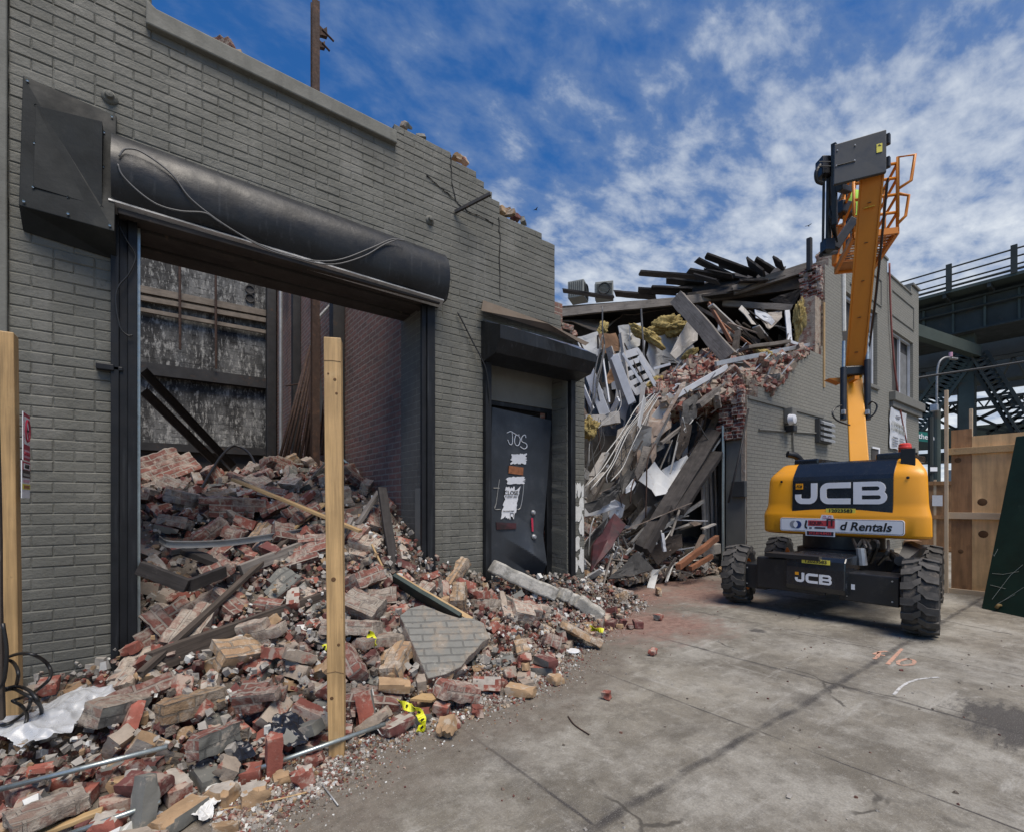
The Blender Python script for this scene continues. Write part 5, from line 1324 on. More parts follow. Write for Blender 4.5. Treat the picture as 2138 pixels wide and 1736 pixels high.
7,410,392,31,-79,8,13,
7,442,407,22,-9,42,-89,
32,-117,645,253,-88,19,-34,
32,-106,703,290,37,13,-73,
32,-99,652,277,58,64,-47,
32,-68,333,11,-46,87,-10,
32,-68,891,286,-19,2,-97,
32,-59,293,8,0,2,-30,
32,-53,281,8,1,1,-97,
32,-51,746,335,-78,4,-61,
32,-44,325,12,3,68,72,
32,-28,669,288,12,42,-75,
32,-17,305,11,-70,-3,1,
32,-12,430,74,-19,-1,96,
32,-2,307,8,0,2,-18,
32,5,663,267,41,1,-31,
32,15,812,283,-10,-96,16,
32,21,392,45,16,-19,85,
32,29,272,18,27,-9,94,
32,32,691,290,-58,-37,41,
32,38,807,291,35,-75,-28,
32,71,644,277,2,-42,56,
32,102,610,279,75,-13,-48,
32,105,534,214,-67,-44,49,
32,127,762,371,11,-18,-96,
32,137,277,8,0,2,-19,
32,148,301,28,58,35,46,
32,158,346,43,37,59,29,
32,161,421,120,15,-22,-21,
32,168,528,247,61,55,-49,
32,172,864,362,-72,-52,-3,
32,173,419,131,-44,-6,52,
32,184,369,82,-10,-36,-69,
32,210,317,34,-60,-71,-22,
32,239,371,52,5,35,-79,
32,242,393,62,33,27,-54,
32,261,335,25,38,49,35,
32,337,391,40,-67,-73,-9,
32,392,373,15,-92,-27,-12,
32,578,525,8,0,2,-59,
33,-148,804,318,87,14,-35,
33,-86,576,219,26,-77,49,
33,-64,409,44,19,45,34,
33,-64,804,319,10,4,-33,
33,-59,789,320,31,32,-88,
33,-43,540,164,-69,-69,17,
33,-20,560,184,19,-20,-15,
33,25,298,8,-1,0,-84,
33,38,250,8,0,-1,-4,
33,47,650,280,-54,14,-17,
33,57,536,182,20,27,-81,
33,74,752,329,-31,-79,-22,
33,84,284,28,59,-31,-36,
33,84,623,284,-81,13,-56,
33,95,624,280,99,3,-7,
33,96,782,360,47,19,-80,
33,106,832,323,54,75,32,
33,116,373,62,17,-33,27,
33,121,393,90,-17,-90,-15,
33,140,251,12,-31,91,-8,
33,172,311,22,-42,-26,61,
33,196,339,44,-24,-23,-66,
33,204,633,336,5,-1,-97,
33,241,420,97,52,34,73,
33,246,379,58,33,2,-28,
33,256,357,41,-76,-33,-19,
33,306,354,21,12,-26,81,
33,373,362,11,-21,-69,65,
33,438,418,37,-39,-87,-8,
33,527,436,9,5,-1,97,
34,-63,433,34,-27,-94,-9,
34,-44,339,29,45,88,-5,
34,-43,377,30,6,-26,69,
34,-37,613,230,59,14,-75,
34,-25,787,315,-27,75,12,
34,-24,532,161,5,-88,44,
34,-14,544,166,-96,9,16,
34,2,328,18,-44,-79,22,
34,2,405,73,-63,28,-68,
34,14,324,19,-33,6,63,
34,43,643,275,-24,40,59,
34,49,296,14,22,87,26,
34,53,814,296,40,-40,37,
34,54,684,309,-36,40,82,
34,63,316,19,47,-70,14,
34,75,864,282,1,-23,-96,
34,80,405,83,-91,-26,-26,
34,147,375,76,-30,5,92,
34,160,313,19,65,-18,72,
34,173,449,154,4,96,20,
34,183,600,315,-21,0,45,
34,197,330,40,2,37,91,
34,209,689,368,-13,-23,74,
34,216,766,384,-9,27,74,
34,252,432,100,-70,67,16,
34,286,418,70,33,-32,10,
34,287,348,23,-37,-29,-52,
34,321,419,65,-16,-8,92,
34,350,381,28,7,-1,98,
34,367,379,25,68,45,24,
35,-140,843,327,-19,1,-67,
35,-138,777,315,-3,1,-78,
35,-104,741,319,-9,-28,80,
35,-96,511,161,0,1,71,
35,-56,600,220,18,26,57,
35,-42,295,11,-42,39,38,
35,-34,253,8,0,2,-51,
35,-21,382,25,38,44,-34,
35,-10,532,157,-55,28,-77,
35,2,705,291,57,51,57,
35,6,757,300,73,-52,41,
35,9,347,26,-8,36,79,
35,10,676,285,-18,-7,-97,
35,27,608,255,45,6,-85,
35,39,270,8,-2,-1,98,
35,48,283,8,21,-97,-2,
35,59,329,26,33,52,44,
35,69,279,8,-1,2,-35,
35,69,741,316,21,33,-57,
35,83,552,216,87,-32,-22,
35,115,452,133,33,30,-59,
35,118,691,331,17,-8,-80,
35,138,432,123,-30,-18,-86,
35,162,352,66,-7,39,-85,
35,184,426,123,11,19,-93,
35,204,312,18,-35,29,39,
35,216,381,73,-37,11,75,
35,223,428,113,30,78,41,
35,226,329,33,6,-9,43,
36,-108,727,316,8,3,-88,
36,-89,895,307,2,-65,-66,
36,-51,815,307,31,-49,-41,
36,-41,281,8,-3,-1,75,
36,-39,336,12,10,-8,77,
36,-20,360,20,-10,92,35,
36,-15,264,8,-3,0,57,
36,-14,530,175,73,60,31,
36,-2,389,53,-26,16,-94,
36,2,488,104,-44,-15,-40,
36,25,259,8,-3,-1,92,
36,27,816,299,-6,-91,38,
36,28,679,284,62,-72,-28,
36,31,444,95,-27,-77,23,
36,32,435,79,-37,-35,-1,
36,42,741,306,27,50,67,
36,71,325,25,89,-10,10,
36,72,632,275,-12,-30,7,
36,97,557,232,-40,87,9,
36,102,392,88,-21,14,-91,
36,128,552,243,-38,-43,29,
36,150,318,19,-85,-24,-4,
36,179,524,244,80,53,22,
36,185,379,76,45,-14,18,
36,217,505,224,10,-24,66,
36,237,320,22,-9,5,44,
36,248,344,40,8,-11,70,
37,-103,820,324,99,-1,-1,
37,-100,626,269,-26,-88,-7,
37,-85,601,222,-6,62,77,
37,-78,709,306,7,-27,87,
37,-30,335,34,-23,31,89,
37,-30,418,25,41,12,-66,
37,5,525,151,-34,-41,-70,
37,9,624,245,39,-90,-4,
37,17,885,245,-49,-85,6,
37,22,787,324,-93,-14,-19,
37,28,318,15,-32,-67,53,
37,32,738,334,34,22,90,
37,52,312,19,47,63,-16,
37,56,572,223,38,71,-53,
37,65,544,193,42,1,49,
37,88,371,62,26,32,-10,
37,103,353,50,-6,15,17,
37,125,358,65,-58,-6,26,
37,128,344,47,-7,-79,-58,
37,136,514,224,-13,-74,-59,
37,137,353,60,-17,20,-68,
37,139,552,257,34,-66,-21,
37,139,753,374,17,7,79,
37,147,329,28,-51,-80,-25,
37,154,458,155,39,-10,-25,
37,178,769,396,-12,-81,-50,
37,206,863,358,39,44,-73,
37,223,277,8,98,-15,1,
37,223,613,322,-66,-46,-58,
37,263,317,13,-34,82,-26,
37,293,385,45,22,35,-21,
37,306,433,80,84,-14,40,
38,-58,374,29,-56,-44,5,
38,-50,898,281,68,9,-37,
38,-11,297,8,2,0,92,
38,16,316,9,-4,-4,-67,
38,16,928,239,-68,67,19,
38,25,807,287,-52,-6,73,
38,31,477,118,22,-93,-20,
38,32,628,258,26,-17,19,
38,58,282,19,-14,-83,30,
38,99,865,303,-44,79,-29,
38,136,425,110,9,8,-91,
38,168,458,166,-12,-18,28,
38,220,747,373,-40,-89,-10,
38,248,273,8,2,0,72,
38,279,315,8,2,0,93,
38,392,390,28,-6,-96,22,
38,480,348,8,63,77,0,
39,-142,742,304,28,16,-52,
39,-128,703,291,95,-5,-22,
39,-62,680,280,-31,42,78,
39,-41,841,291,12,18,87,
39,-32,410,34,49,12,78,
39,50,723,327,-32,6,-10,
39,59,252,8,-4,0,99,
39,59,461,125,-4,-62,-66,
39,67,408,76,-36,56,73,
39,71,496,180,-23,-95,-14,
39,72,346,34,-15,18,12,
39,115,603,275,75,35,-43,
39,125,333,59,36,-69,49,
39,129,599,281,-44,77,34,
39,144,524,232,36,62,-37,
39,151,277,11,-91,-38,1,
39,152,433,130,94,17,20,
39,165,760,378,-35,20,-1,
39,173,373,85,-8,1,-21,
39,209,383,85,-78,28,46,
39,217,391,94,39,-57,-64,
39,260,371,52,67,-44,49,
39,269,307,11,-46,-8,86,
39,405,412,50,29,23,42,
64,-86,437,18,-39,11,39,
64,-32,401,20,78,52,29,
64,-30,272,7,-1,76,63,
64,-5,439,47,-73,-18,-57,
64,-5,450,58,78,-14,-6,
64,-3,683,275,70,4,-16,
64,9,745,292,-75,-6,-64,
64,19,500,121,-80,48,-1,
64,44,817,292,-18,15,-74,
64,57,288,7,-63,40,-31,
64,61,514,160,84,12,31,
64,69,714,314,4,-76,-39,
64,82,439,102,-59,38,66,
64,91,381,57,-15,7,76,
64,96,352,39,-17,-7,47,
64,109,350,38,41,39,-15,
64,142,395,88,16,-6,-97,
64,152,350,50,-15,-39,-37,
64,164,595,294,9,93,-7,
64,169,357,56,45,-81,4,
64,172,429,126,26,-16,94,
64,196,353,47,-89,-36,-16,
64,200,641,339,97,13,-5,
64,201,393,79,-73,-51,11,
64,257,230,7,-44,-60,55,
64,387,421,53,-28,-91,25,
65,-100,595,218,12,-52,-76,
65,-30,688,279,20,18,-9,
65,-28,643,267,2,12,96,
65,-27,389,23,85,38,-12,
65,-17,514,9,-31,54,46,
65,36,348,34,-89,-41,5,
65,42,553,196,-79,-44,38,
65,62,639,281,-59,73,28,
65,68,855,290,23,62,59,
65,69,266,7,-6,4,97,
65,97,709,328,6,84,31,
65,122,634,291,-21,63,51,
65,129,417,106,20,2,32,
65,134,378,77,-90,-39,-12,
65,166,351,46,66,15,71,
65,170,263,7,-1,7,47,
65,170,414,101,-67,-58,-44,
65,226,406,89,88,44,12,
65,252,422,101,49,11,-21,
65,276,405,66,47,54,-47,
65,311,347,11,84,37,14,
65,423,354,9,-26,57,41,
65,447,378,7,5,0,-97,
66,-137,697,288,-89,25,13,
66,-131,746,304,-22,38,-19,
66,-125,648,244,22,-30,66,
66,-112,813,315,-46,-27,5,
66,-62,874,288,75,-37,37,
66,-50,271,6,-55,82,-4,
66,-36,305,6,51,-85,-2,
66,-25,510,7,3,-11,-98,
66,-23,267,7,-35,59,-60,
66,-14,742,320,-65,67,-12,
66,4,511,8,64,-30,-29,
66,47,381,43,-60,-54,-24,
66,58,583,225,47,-82,-30,
66,70,680,297,4,95,-7,
66,93,473,139,-13,-73,65,
66,109,464,139,0,27,-94,
66,125,351,48,23,-42,86,
66,142,420,110,-57,51,62,
66,160,681,342,83,43,33,
66,160,766,368,17,3,13,
66,162,414,107,-37,9,-59,
66,207,346,40,-16,-12,95,
66,229,408,77,45,-64,43,
66,230,310,7,7,13,-43,
66,235,294,21,26,56,-46,
66,313,421,72,-77,53,-31,
66,342,401,45,-35,-73,38,
66,392,411,42,-13,42,-47,
66,450,388,8,72,-45,32,
67,-85,678,279,53,-56,-38,
67,-67,361,5,12,-98,2,
67,-29,363,15,22,51,12,
67,-29,557,173,-85,39,9,
67,2,570,192,-20,-37,-66,
67,4,450,63,-11,98,4,
67,5,621,234,51,-84,-10,
67,7,558,169,-87,40,-5,
67,12,752,292,48,-21,83,
67,24,308,11,67,-42,52,
67,45,412,68,44,-64,-62,
67,56,554,198,26,91,6,
67,102,370,51,-3,-1,-99,
67,117,324,20,-76,34,-17,
67,130,521,213,-40,18,88,
67,132,354,49,8,75,-16,
67,140,506,206,2,69,66,
67,167,346,36,1,-19,-87,
67,169,418,114,47,10,83,
67,171,385,80,-61,-72,-30,
67,182,572,286,-85,50,-5,
67,193,639,334,-95,-3,-1,
67,204,339,39,54,-45,-52,
67,232,427,100,95,1,-15,
67,270,405,84,-64,-70,-23,
67,271,317,13,56,65,12,
67,296,356,19,17,-18,94,
67,329,423,60,-28,80,14,
67,351,392,24,20,31,-71,
67,360,381,26,56,45,31,
67,415,351,5,29,-95,2,
68,-65,604,219,-91,-1,39,
68,-60,362,7,3,-2,-61,
68,-54,300,6,29,95,1,
68,-34,393,20,58,17,2,
68,9,689,282,-56,38,-43,
68,16,616,236,-2,69,69,
68,22,342,32,68,-54,6,
68,24,231,7,14,70,68,
68,24,415,56,7,-58,-79,
68,59,308,12,81,5,15,
68,66,331,28,-33,32,62,
68,72,446,114,72,13,55,
68,100,827,324,-81,42,-24,
68,109,687,322,-67,18,-32,
68,127,511,227,-38,-13,-32,
68,127,852,328,-17,97,0,
68,198,379,70,67,-35,-29,
68,200,566,293,-18,25,-56,
68,240,331,25,-90,10,10,
68,282,390,52,-67,29,-50,
68,305,386,40,20,-2,-5,
68,366,271,6,-14,98,3,
68,384,381,16,77,15,-6,
68,480,405,7,-24,71,-62,
69,-77,386,7,-98,13,-6,
69,-68,818,308,-14,-89,-37,
69,-64,319,6,-4,8,-30,
69,-40,391,47,-1,3,94,
69,-22,686,274,-77,29,-34,
69,-4,843,274,-12,30,-7,
69,8,697,276,-51,-81,-20,
69,10,917,232,27,-93,17,
69,11,672,270,-19,-88,-33,
69,19,382,39,-73,6,-28,
69,42,354,36,32,-27,18,
69,43,405,60,18,96,14,
69,51,259,6,-2,-5,99,
69,78,781,320,-42,-40,-80,
69,87,633,280,2,-99,-6,
69,98,608,268,67,44,-59,
69,125,520,224,-57,-70,-38,
69,133,340,62,-34,87,-22,
69,162,660,338,-1,95,22,
69,163,288,6,5,-99,-1,
69,176,409,111,-33,-12,92,
69,262,413,84,-65,-1,-41,
69,295,438,83,-63,72,25,
69,393,385,15,29,-19,78,
69,399,412,44,6,-89,-19,
69,420,401,19,-18,-45,-65,
69,422,342,6,-29,-95,-1,
69,549,495,6,-65,-75,-2,
70,-81,670,278,-53,-1,74,
70,-8,365,22,54,34,46,
70,12,634,258,-46,33,-39,
70,29,590,214,-67,44,-34,
70,37,579,206,-76,7,-57,
70,49,558,194,32,-67,36,
70,52,678,292,69,8,29,
70,76,736,322,-19,-36,-53,
70,92,648,295,-73,-49,-46,
70,134,401,84,51,-84,-9,
70,138,830,341,-59,-54,47,
70,142,309,14,-77,-61,6,
70,149,258,7,45,51,-50,
70,151,419,116,-44,61,-44,
70,165,430,121,-69,-22,-50,
70,176,573,279,-90,2,-34,
70,191,526,244,76,29,-57,
70,192,565,290,16,21,-86,
70,241,431,101,34,-84,27,
70,467,399,7,-36,57,37,
71,-83,608,220,26,-13,-5,
71,-76,438,15,-97,-12,4,
71,-73,563,184,21,10,-51,
71,-43,751,319,-58,21,5,
71,-6,749,288,18,-66,68,
71,-5,388,39,-17,59,72,
71,-2,394,34,-51,79,3,
71,1,632,239,-39,-12,64,
71,6,754,286,86,40,3,
71,38,929,237,-21,95,10,
71,43,334,17,54,-35,-55,
71,61,482,120,0,82,-54,
71,127,313,34,-12,40,32,
71,140,503,193,16,-96,-17,
71,179,303,6,-74,-65,-3,
71,189,715,370,3,60,-77,
71,205,475,184,-31,32,-18,
71,208,795,372,48,60,-36,
71,216,337,33,8,-8,-41,
71,217,317,17,-61,-51,-25,
71,265,328,12,-24,-51,62,
71,309,423,62,46,-66,49,
71,311,367,29,14,82,-25,
71,325,429,63,-60,-12,75,
71,351,331,6,32,62,60,
71,375,382,20,8,59,49,
71,400,376,6,-7,98,5,
71,506,461,22,28,6,95,
71,519,496,18,-17,-13,-93,
96,-103,521,145,14,30,-85,
96,-97,914,309,-52,-25,56,
96,-80,405,31,32,1,48,
96,-77,587,218,9,49,85,
96,-76,783,344,33,-70,-18,
96,-20,762,341,-14,25,-65,
96,-9,374,39,-89,-20,2,
96,-4,695,298,77,-61,-11,
96,40,681,299,-2,-26,59,
96,54,709,312,-24,-74,60,
96,65,591,256,-83,37,28,
96,147,689,360,-19,-43,49,
96,183,669,360,0,-16,33,
96,543,507,29,5,-79,-53,
97,-33,814,315,21,-39,88,
97,6,470,99,82,-49,-24,
97,26,788,305,80,12,37,
97,76,431,106,16,2,-24,
97,184,318,28,-63,73,15,
97,248,313,28,80,38,-33,
97,323,380,52,3,4,-16,
98,-119,674,297,19,-1,57,
98,-98,609,241,-20,89,-26,
98,-78,524,165,3,-25,73,
98,-29,851,296,-45,-33,67,
98,-5,754,314,-34,45,-52,
98,40,901,259,75,-17,-18,
98,41,607,253,76,-50,-21,
98,49,447,115,-15,-73,48,
98,65,393,87,6,-14,-31,
98,156,741,390,24,10,-95,
98,206,618,348,16,-82,46,
99,-124,801,334,-28,13,-3,
99,-87,646,270,13,6,-81,
99,-50,425,23,-12,57,-75,
99,17,682,300,32,-44,-57,
99,46,561,222,11,-35,-4,
99,91,797,350,25,81,51,
99,192,509,243,-34,73,-22,
99,195,760,388,47,-50,-37,
99,540,538,14,26,-65,-66,
100,-129,837,349,33,-56,-42,
100,-44,726,346,7,-67,-71,
100,-10,413,50,-60,-50,20,
100,110,568,273,59,-31,-1,
100,117,483,179,18,88,-41,
100,122,366,88,-72,28,-22,
100,196,356,73,-20,68,-66,
101,-55,400,39,-34,-24,-10,
101,-40,783,320,25,33,71,
101,-11,660,288,-75,-63,15,
101,54,844,289,1,-19,-62,
101,71,611,262,25,-10,-14,
101,132,815,356,-5,-12,8,
101,201,831,374,7,1,-89,
101,332,330,25,26,4,89,
102,-85,731,328,-46,-42,30,
102,60,791,318,-78,-52,17,
102,89,456,135,-3,86,-38,
102,108,514,217,91,13,-7,
102,115,692,352,71,-42,-19,
102,121,551,263,-71,-51,30,
103,-133,754,324,-88,-8,-10,
103,-108,576,202,87,3,10,
103,-71,753,343,-6,8,-54,
103,-45,574,214,20,-20,75,
103,17,849,285,36,4,15,
103,47,522,180,4,84,-40,
103,86,536,214,27,3,-85,
103,103,429,110,-18,74,-53,
103,114,786,364,-55,-25,51,
103,137,638,327,25,33,78,
103,158,405,114,-16,-97,14,
103,204,411,110,76,25,28,
103,556,465,13,-46,56,-53,
104,-86,554,196,21,14,-53,
104,20,730,318,51,0,-34,
104,67,766,348,-14,-75,-42,
104,67,888,293,-18,7,94,
104,78,823,324,-25,-7,76,
104,139,388,109,45,82,33,
104,149,416,144,95,18,11,
104,170,560,290,-1,60,77,
104,233,394,94,66,19,45,
105,-72,846,314,-9,-59,-76,
105,-71,688,305,11,72,-58,
105,-43,659,276,0,-75,55,
105,-1,784,329,-25,-84,-36,
105,18,832,297,14,-45,-87,
105,60,621,292,-55,-18,10,
105,61,490,155,-33,67,-51,
105,63,536,219,-46,65,-49,
105,105,671,330,-32,-80,31,
105,112,334,54,40,-7,-67,
105,126,530,252,5,46,-81,
105,127,794,381,-12,-65,-73,
105,141,332,48,-11,63,-66,
105,158,510,232,-45,-57,6,
105,180,616,332,62,29,30,
105,183,732,390,-16,-27,66,
106,-132,819,331,-56,5,-6,
106,-72,642,265,32,-1,56,
106,-68,659,299,24,83,25,
106,-53,528,176,-32,-27,-1,
106,-11,520,154,-23,-23,92,
106,-3,809,299,52,-36,-46,
106,45,480,130,55,-35,-53,
106,101,811,363,-42,-27,66,
106,113,616,299,-24,-92,21,
106,166,282,23,-67,8,18,
106,169,490,212,-47,-37,14,
106,295,333,23,-47,65,-55,
107,-49,710,311,-31,-60,52,
107,-40,516,152,10,87,-29,
107,-36,913,282,-28,14,-62,
107,0,860,291,-77,13,-46,
107,22,425,96,-23,75,-39,
107,32,768,313,21,15,-93,
107,43,483,168,68,-57,-35,
107,109,742,367,-25,24,-58,
107,114,307,20,75,-16,-21,
108,-107,837,325,1,4,68,
108,-105,663,272,17,-33,92,
108,-21,618,241,6,0,10,
108,154,538,254,-9,1,98,
108,177,786,381,-34,4,88,
108,497,471,40,-24,23,-29,
109,-49,863,297,-21,7,-65,
109,-22,908,266,-45,-46,63,
109,-14,730,311,-66,21,3,
109,7,448,93,86,-19,-43,
109,18,600,239,-12,-58,73,
109,19,651,268,20,-31,-92,
109,27,748,315,34,-9,-93,
109,84,781,343,18,-37,-43,
109,87,708,339,9,7,-53,
109,89,518,205,-5,-38,39,
109,101,928,294,-69,-21,-14,
109,128,495,203,9,91,37,
109,215,591,320,19,-4,49,
109,265,394,73,-7,5,4,
109,503,422,26,-80,-22,15,
109,530,470,22,-21,-52,68)
LAND = [(-.45, 4.0, 'by the plastic sheet'), (-.2, 2.8, 'near the pipe nearest the camera'), (.1, 3.4, 'between the sheet and the middle timber post'), (.9, 2.8, 'at the foot of the middle timber post'),
        (-.05, 4.6, 'against the left black door post'), (.7, 3.6, 'left of the grey painted slab'), (1.6, 2.95, 'at the pavement edge by the yellow tape'), (1.6, 3.7, 'around the grey painted slab'), (1.5, 4.5, 'under the green edged board'),
        (.6, 4.8, 'below the long dark plank'), (2.3, 3.3, 'by the torn orange plywood'), (2.5, 4.2, 'below the right black door post'), (3.3, 4.2, 'below the battered steel door'), (3.6, 3.7, 'in front of the fallen coping stones'),
        (4.5, 4.3, 'by the flaking white wall end'), (5.2, 4.9, 'at the mouth of the collapsed bay'), (.3, 5.7, 'beneath the bent metal channel'), (1.4, 5.6, 'in the middle of the roller door opening'), (2.1, 5.7, 'beside the right jamb of the opening'),
        (-.4, 6.8, 'behind the left door post'), (.8, 6.8, 'on the upper heap below the steel beams'), (1.7, 7.0, 'on top of the heap below the leaning rods'), (0, 8.5, 'at the back of the heap')]
def load_rubble():
    """seven whole numbers a piece: shape, place in centimetres (height in half centimetres), turn in hundredths"""
    out = []
    for i in range(0, len(RUB)-6, 7):
        k, x, y, z, b, c, d = RUB[i:i+7]; b, c, d = b/99., c/99., d/99.; a = math.sqrt(max(0, 1-b*b-c*c-d*d)); out.append((k, Vector((x/100., y/100., z/200.)), (a, b, c, d)))
    return out
CW = ['red', 'dark red', 'buff', 'mortar crusted', 'grey painted']
def place_rubble():
    rr = random.Random(21); items = []
    for code, loc, q in load_rubble():
        if -1 < loc.x < -.2 and 3.3 < loc.y < 4.15: continue      # here the plastic sheet lies
        kind = KINDS[code >> 5]; pi = code & 31; me = PROTO[kind][pi % len(PROTO[kind])]
        nm = {'brick': 'brick', 'half': 'half_brick', 'frag': 'brick_fragment', 'chunk': 'masonry_lump'}[kind]
        o = bpy.data.objects.new(nm, me); COL.objects.link(o); o.location = loc; o.rotation_mode = 'QUATERNION'; o.rotation_quaternion = q
        r_ = rr.random(); inn = loc.y > 4.5
        if kind == 'chunk':
            c = 0 if r_ < (.6 if inn else .42) else (1 if r_ < (.68 if inn else .62) else 2); m_ = CHM[c]; w = ('red', 'buff', 'pale dusty')[c]
        else:
            c = 0 if r_ < .42 else 1 if r_ < .62 else 2 if r_ < (.68 if inn else .76) else 3 if r_ < .94 else 4; m_ = BRM[c]; w = CW[c]
        o.material_slots[0].link = 'OBJECT'; o.material_slots[0].material = m_
        land = min(LAND, key=lambda l: (l[0]-loc.x)**2+(l[1]-loc.y)**2)[2]
        items.append((o, kind, w, land, c))
    groups = {}
    for it in items: groups.setdefault((it[1], it[2], it[3]), []).append(it)
    noun = {'brick': 'brick', 'half': 'half brick', 'frag': 'brick fragment', 'chunk': 'brick lump'}; catn = {'brick': 'brick', 'half': 'broken brick', 'frag': 'brick fragment', 'chunk': 'masonry lump'}
    grp = {'brick': 'whole bricks lying in the rubble', 'half': 'broken bricks lying in the rubble', 'frag': 'small brick fragments in the rubble', 'chunk': 'mortared lumps of bricks in the rubble'}
    for (kind, w, land), its in groups.items():
        its.sort(key=lambda it: it[0].location.x*.7986-it[0].location.y*.6018); n = len(its)
        for i, it in enumerate(its):
            pos = '' if n == 1 else (('left', 'right')[i] if n == 2 else ('leftmost', 'middle', 'rightmost')[i] if n == 3 else '')
            tag(it[0], f"{pos+' ' if pos else ''}{w} {noun[kind]} {land}" if pos or n == 1 else f"{w} {noun[kind]} {land}", catn[kind], grp[kind])
place_rubble()
def rock_mesh(mb, c, s, rr, mi):
    """a small faceted stone added to a shared mass of crumbs"""
    n = 6; rot = Euler((rr.random()*6, rr.random()*6, rr.random()*6)).to_matrix(); vs = []
    for x, y, z in ((1, 1, 1), (-1, 1, 1), (-1, -1, 1), (1, -1, 1), (1, 1, -1), (-1, 1, -1), (-1, -1, -1), (1, -1, -1)): vs.append(c+rot @ Vector((x*rr.uniform(.3, .62), y*rr.uniform(.3, .62), z*rr.uniform(.22, .5)))*s)
    mb.add(vs, [(0, 1, 2, 3), (7, 6, 5, 4), (0, 4, 5, 1), (1, 5, 6, 2), (2, 6, 7, 3), (3, 7, 4, 0)], mi)
def crumbs():
    rr = random.Random(9); mb = MB(); n = 0
    for k in range(420):
        u, v = rr.uniform(.2, 7), rr.uniform(-1, 4)
        if edge_dist(u, v) > .1: rock_mesh(mb, Vector((u, v, .002)), rr.uniform(.004, .014)*(1 if rr.random() < .93 else 2), rr, rr.choice((3, 3, 1, 5, 5)))
    while n < 21000:
        r_ = rr.random()
        if r_ < .45:      # foot of the heap, thinning out over the pavement
            i = rr.randrange(len(EDGE)-1); t = rr.random(); p = EDGE[i]*(1-t)+EDGE[i+1]*t; d_ = (EDGE[i+1]-EDGE[i]).normalized(); o = rr.gauss(-.10, .16)
            u, v = p.x+d_.y*o, p.y-d_.x*o
            s = rr.uniform(.005, .026)*rr.uniform(.4, 1) if o < .12 else rr.uniform(.003, .010)
        else: u, v = rr.uniform(-1.6, 5.6), rr.uniform(2.3, 5.2 if r_ < .85 else 8); s = rr.uniform(.008, .065)*rr.uniform(.4, 1)
        if (v > V0-.02 and not (-.1 < u < 2.25)) or (u > 4.65 and v > 5.3): 
            if not (u > 4.7 and v < 5.2): continue
        z = heap(u, v)
        if r_ >= .45 and z < .02: continue
        z = max(0, z-.07+rr.random()*.12) if z > .06 else 0
        rock_mesh(mb, Vector((u, v, z+s*.25)), s, rr, rr.choice((0, 0, 1, 2, 3, 3, 3, 3, 5, 5, 5, 4))); n += 1
    tag(mb.build('gravel', [BRM[0], BRM[1], BRM[2], M['concrete'], M['flake'], M['rubblebase']], local=False), 'gravel and brick crumbs scattered over the rubble and pavement edge', 'gravel', None, 'stuff')
crumbs()
# ------------------------------------------------------------------ hand-placed pieces in and around the heap
def lump(p, rot, seed, nx, ny, nz_, cm, label, paint=None, scale=1):
    me = chunk_mesh(seed, nx, ny, nz_, paint); me.materials[0] = CHM[cm]; o = bpy.data.objects.new('masonry_lump', me); COL.objects.link(o); o.location = p; o.rotation_euler = [R(a) for a in rot]; o.scale = (scale,)*3
    return tag(o, label, 'masonry lump')
lump(Pv(510, 1362, 3.85), (28, 8, 25), 101, 4, 2, 2, 1, 'large buff lump of bricks with a mortar face before the dark plank')
lump(Pv(380, 1290, 4.6), (-20, -28, 12), 102, 6, 2, 4, 0, 'big red lump of bricks leaning just inside the left door post')
lump(Pv(594, 985, 7.3), (-30, 14, 30), 103, 7, 3, 5, 0, 'big checkered lump of red and buff bricks crowning the heap')
lump(Pv(486, 1058, 6.0), (3, 2, -8), 104, 6, 3, 3, 0, 'squared red lump of bricks in the centre of the opening')
lump(Pv(700, 1005, 6.6), (-18, -20, 20), 105, 6, 3, 4, 0, 'red lump of bricks behind the middle timber post near the jamb')
lump(Pv(405, 1050, 6.3), (8, 10, 30), 106, 5, 2, 3, 2, 'pale dusty lump of bricks left of the squared red lump')
lump(Pv(330, 985, 8.2), (-35, -25, 20), 107, 8, 2, 6, 0, 'fallen red wall section at the back left of the opening', scale=1.1)
lump(Pv(760, 1145, 4.8), (15, -20, 50), 108, 4, 3, 3, 2, 'pale rounded lump of bricks by the right jamb')
lump(Pv(1085, 1290, 3.75), (25, 15, -20), 109, 4, 2, 4, 2, 'pale lump of bricks standing before the fallen coping stones')
lump(Pv(955, 1196, 4.35), (10, -42, 20), 110, 4, 1, 2, 1, 'buff rounded brick piece leaning on the wall below the door post', scale=.9)
lump(Pv(400, 1470, 3.3), (0, 4, 28), 111, 4, 1, 2, 1, 'long buff brick piece lying left of the middle timber post', scale=.85)
lump(Pv(545, 1450, 3.15), (12, -6, -35), 112, 3, 2, 2, 0, 'red topped lump of bricks left of the middle timber post base', scale=.8)
lump(Pv(790, 1335, 3.5), (0, 8, 20), 113, 4, 2, 1, 2, 'flat pale lump of bricks behind the middle timber post')
lump(Pv(240, 1480, 3.5), (5, 10, 35), 114, 3, 2, 2, 2, 'grey painted lump of bricks beside the plastic sheet', paint=True, scale=.8)
lump(Pv(450, 1545, 2.9), (-8, 5, 35), 115, 3, 1, 2, 0, 'grey painted lump of red bricks behind the front pipe', paint=True, scale=.8)
lump(Pv(100, 1690, 2.75), (0, 0, 20), 116, 3, 2, 1, 2, 'rough grey lump in the lower left corner', scale=.75)
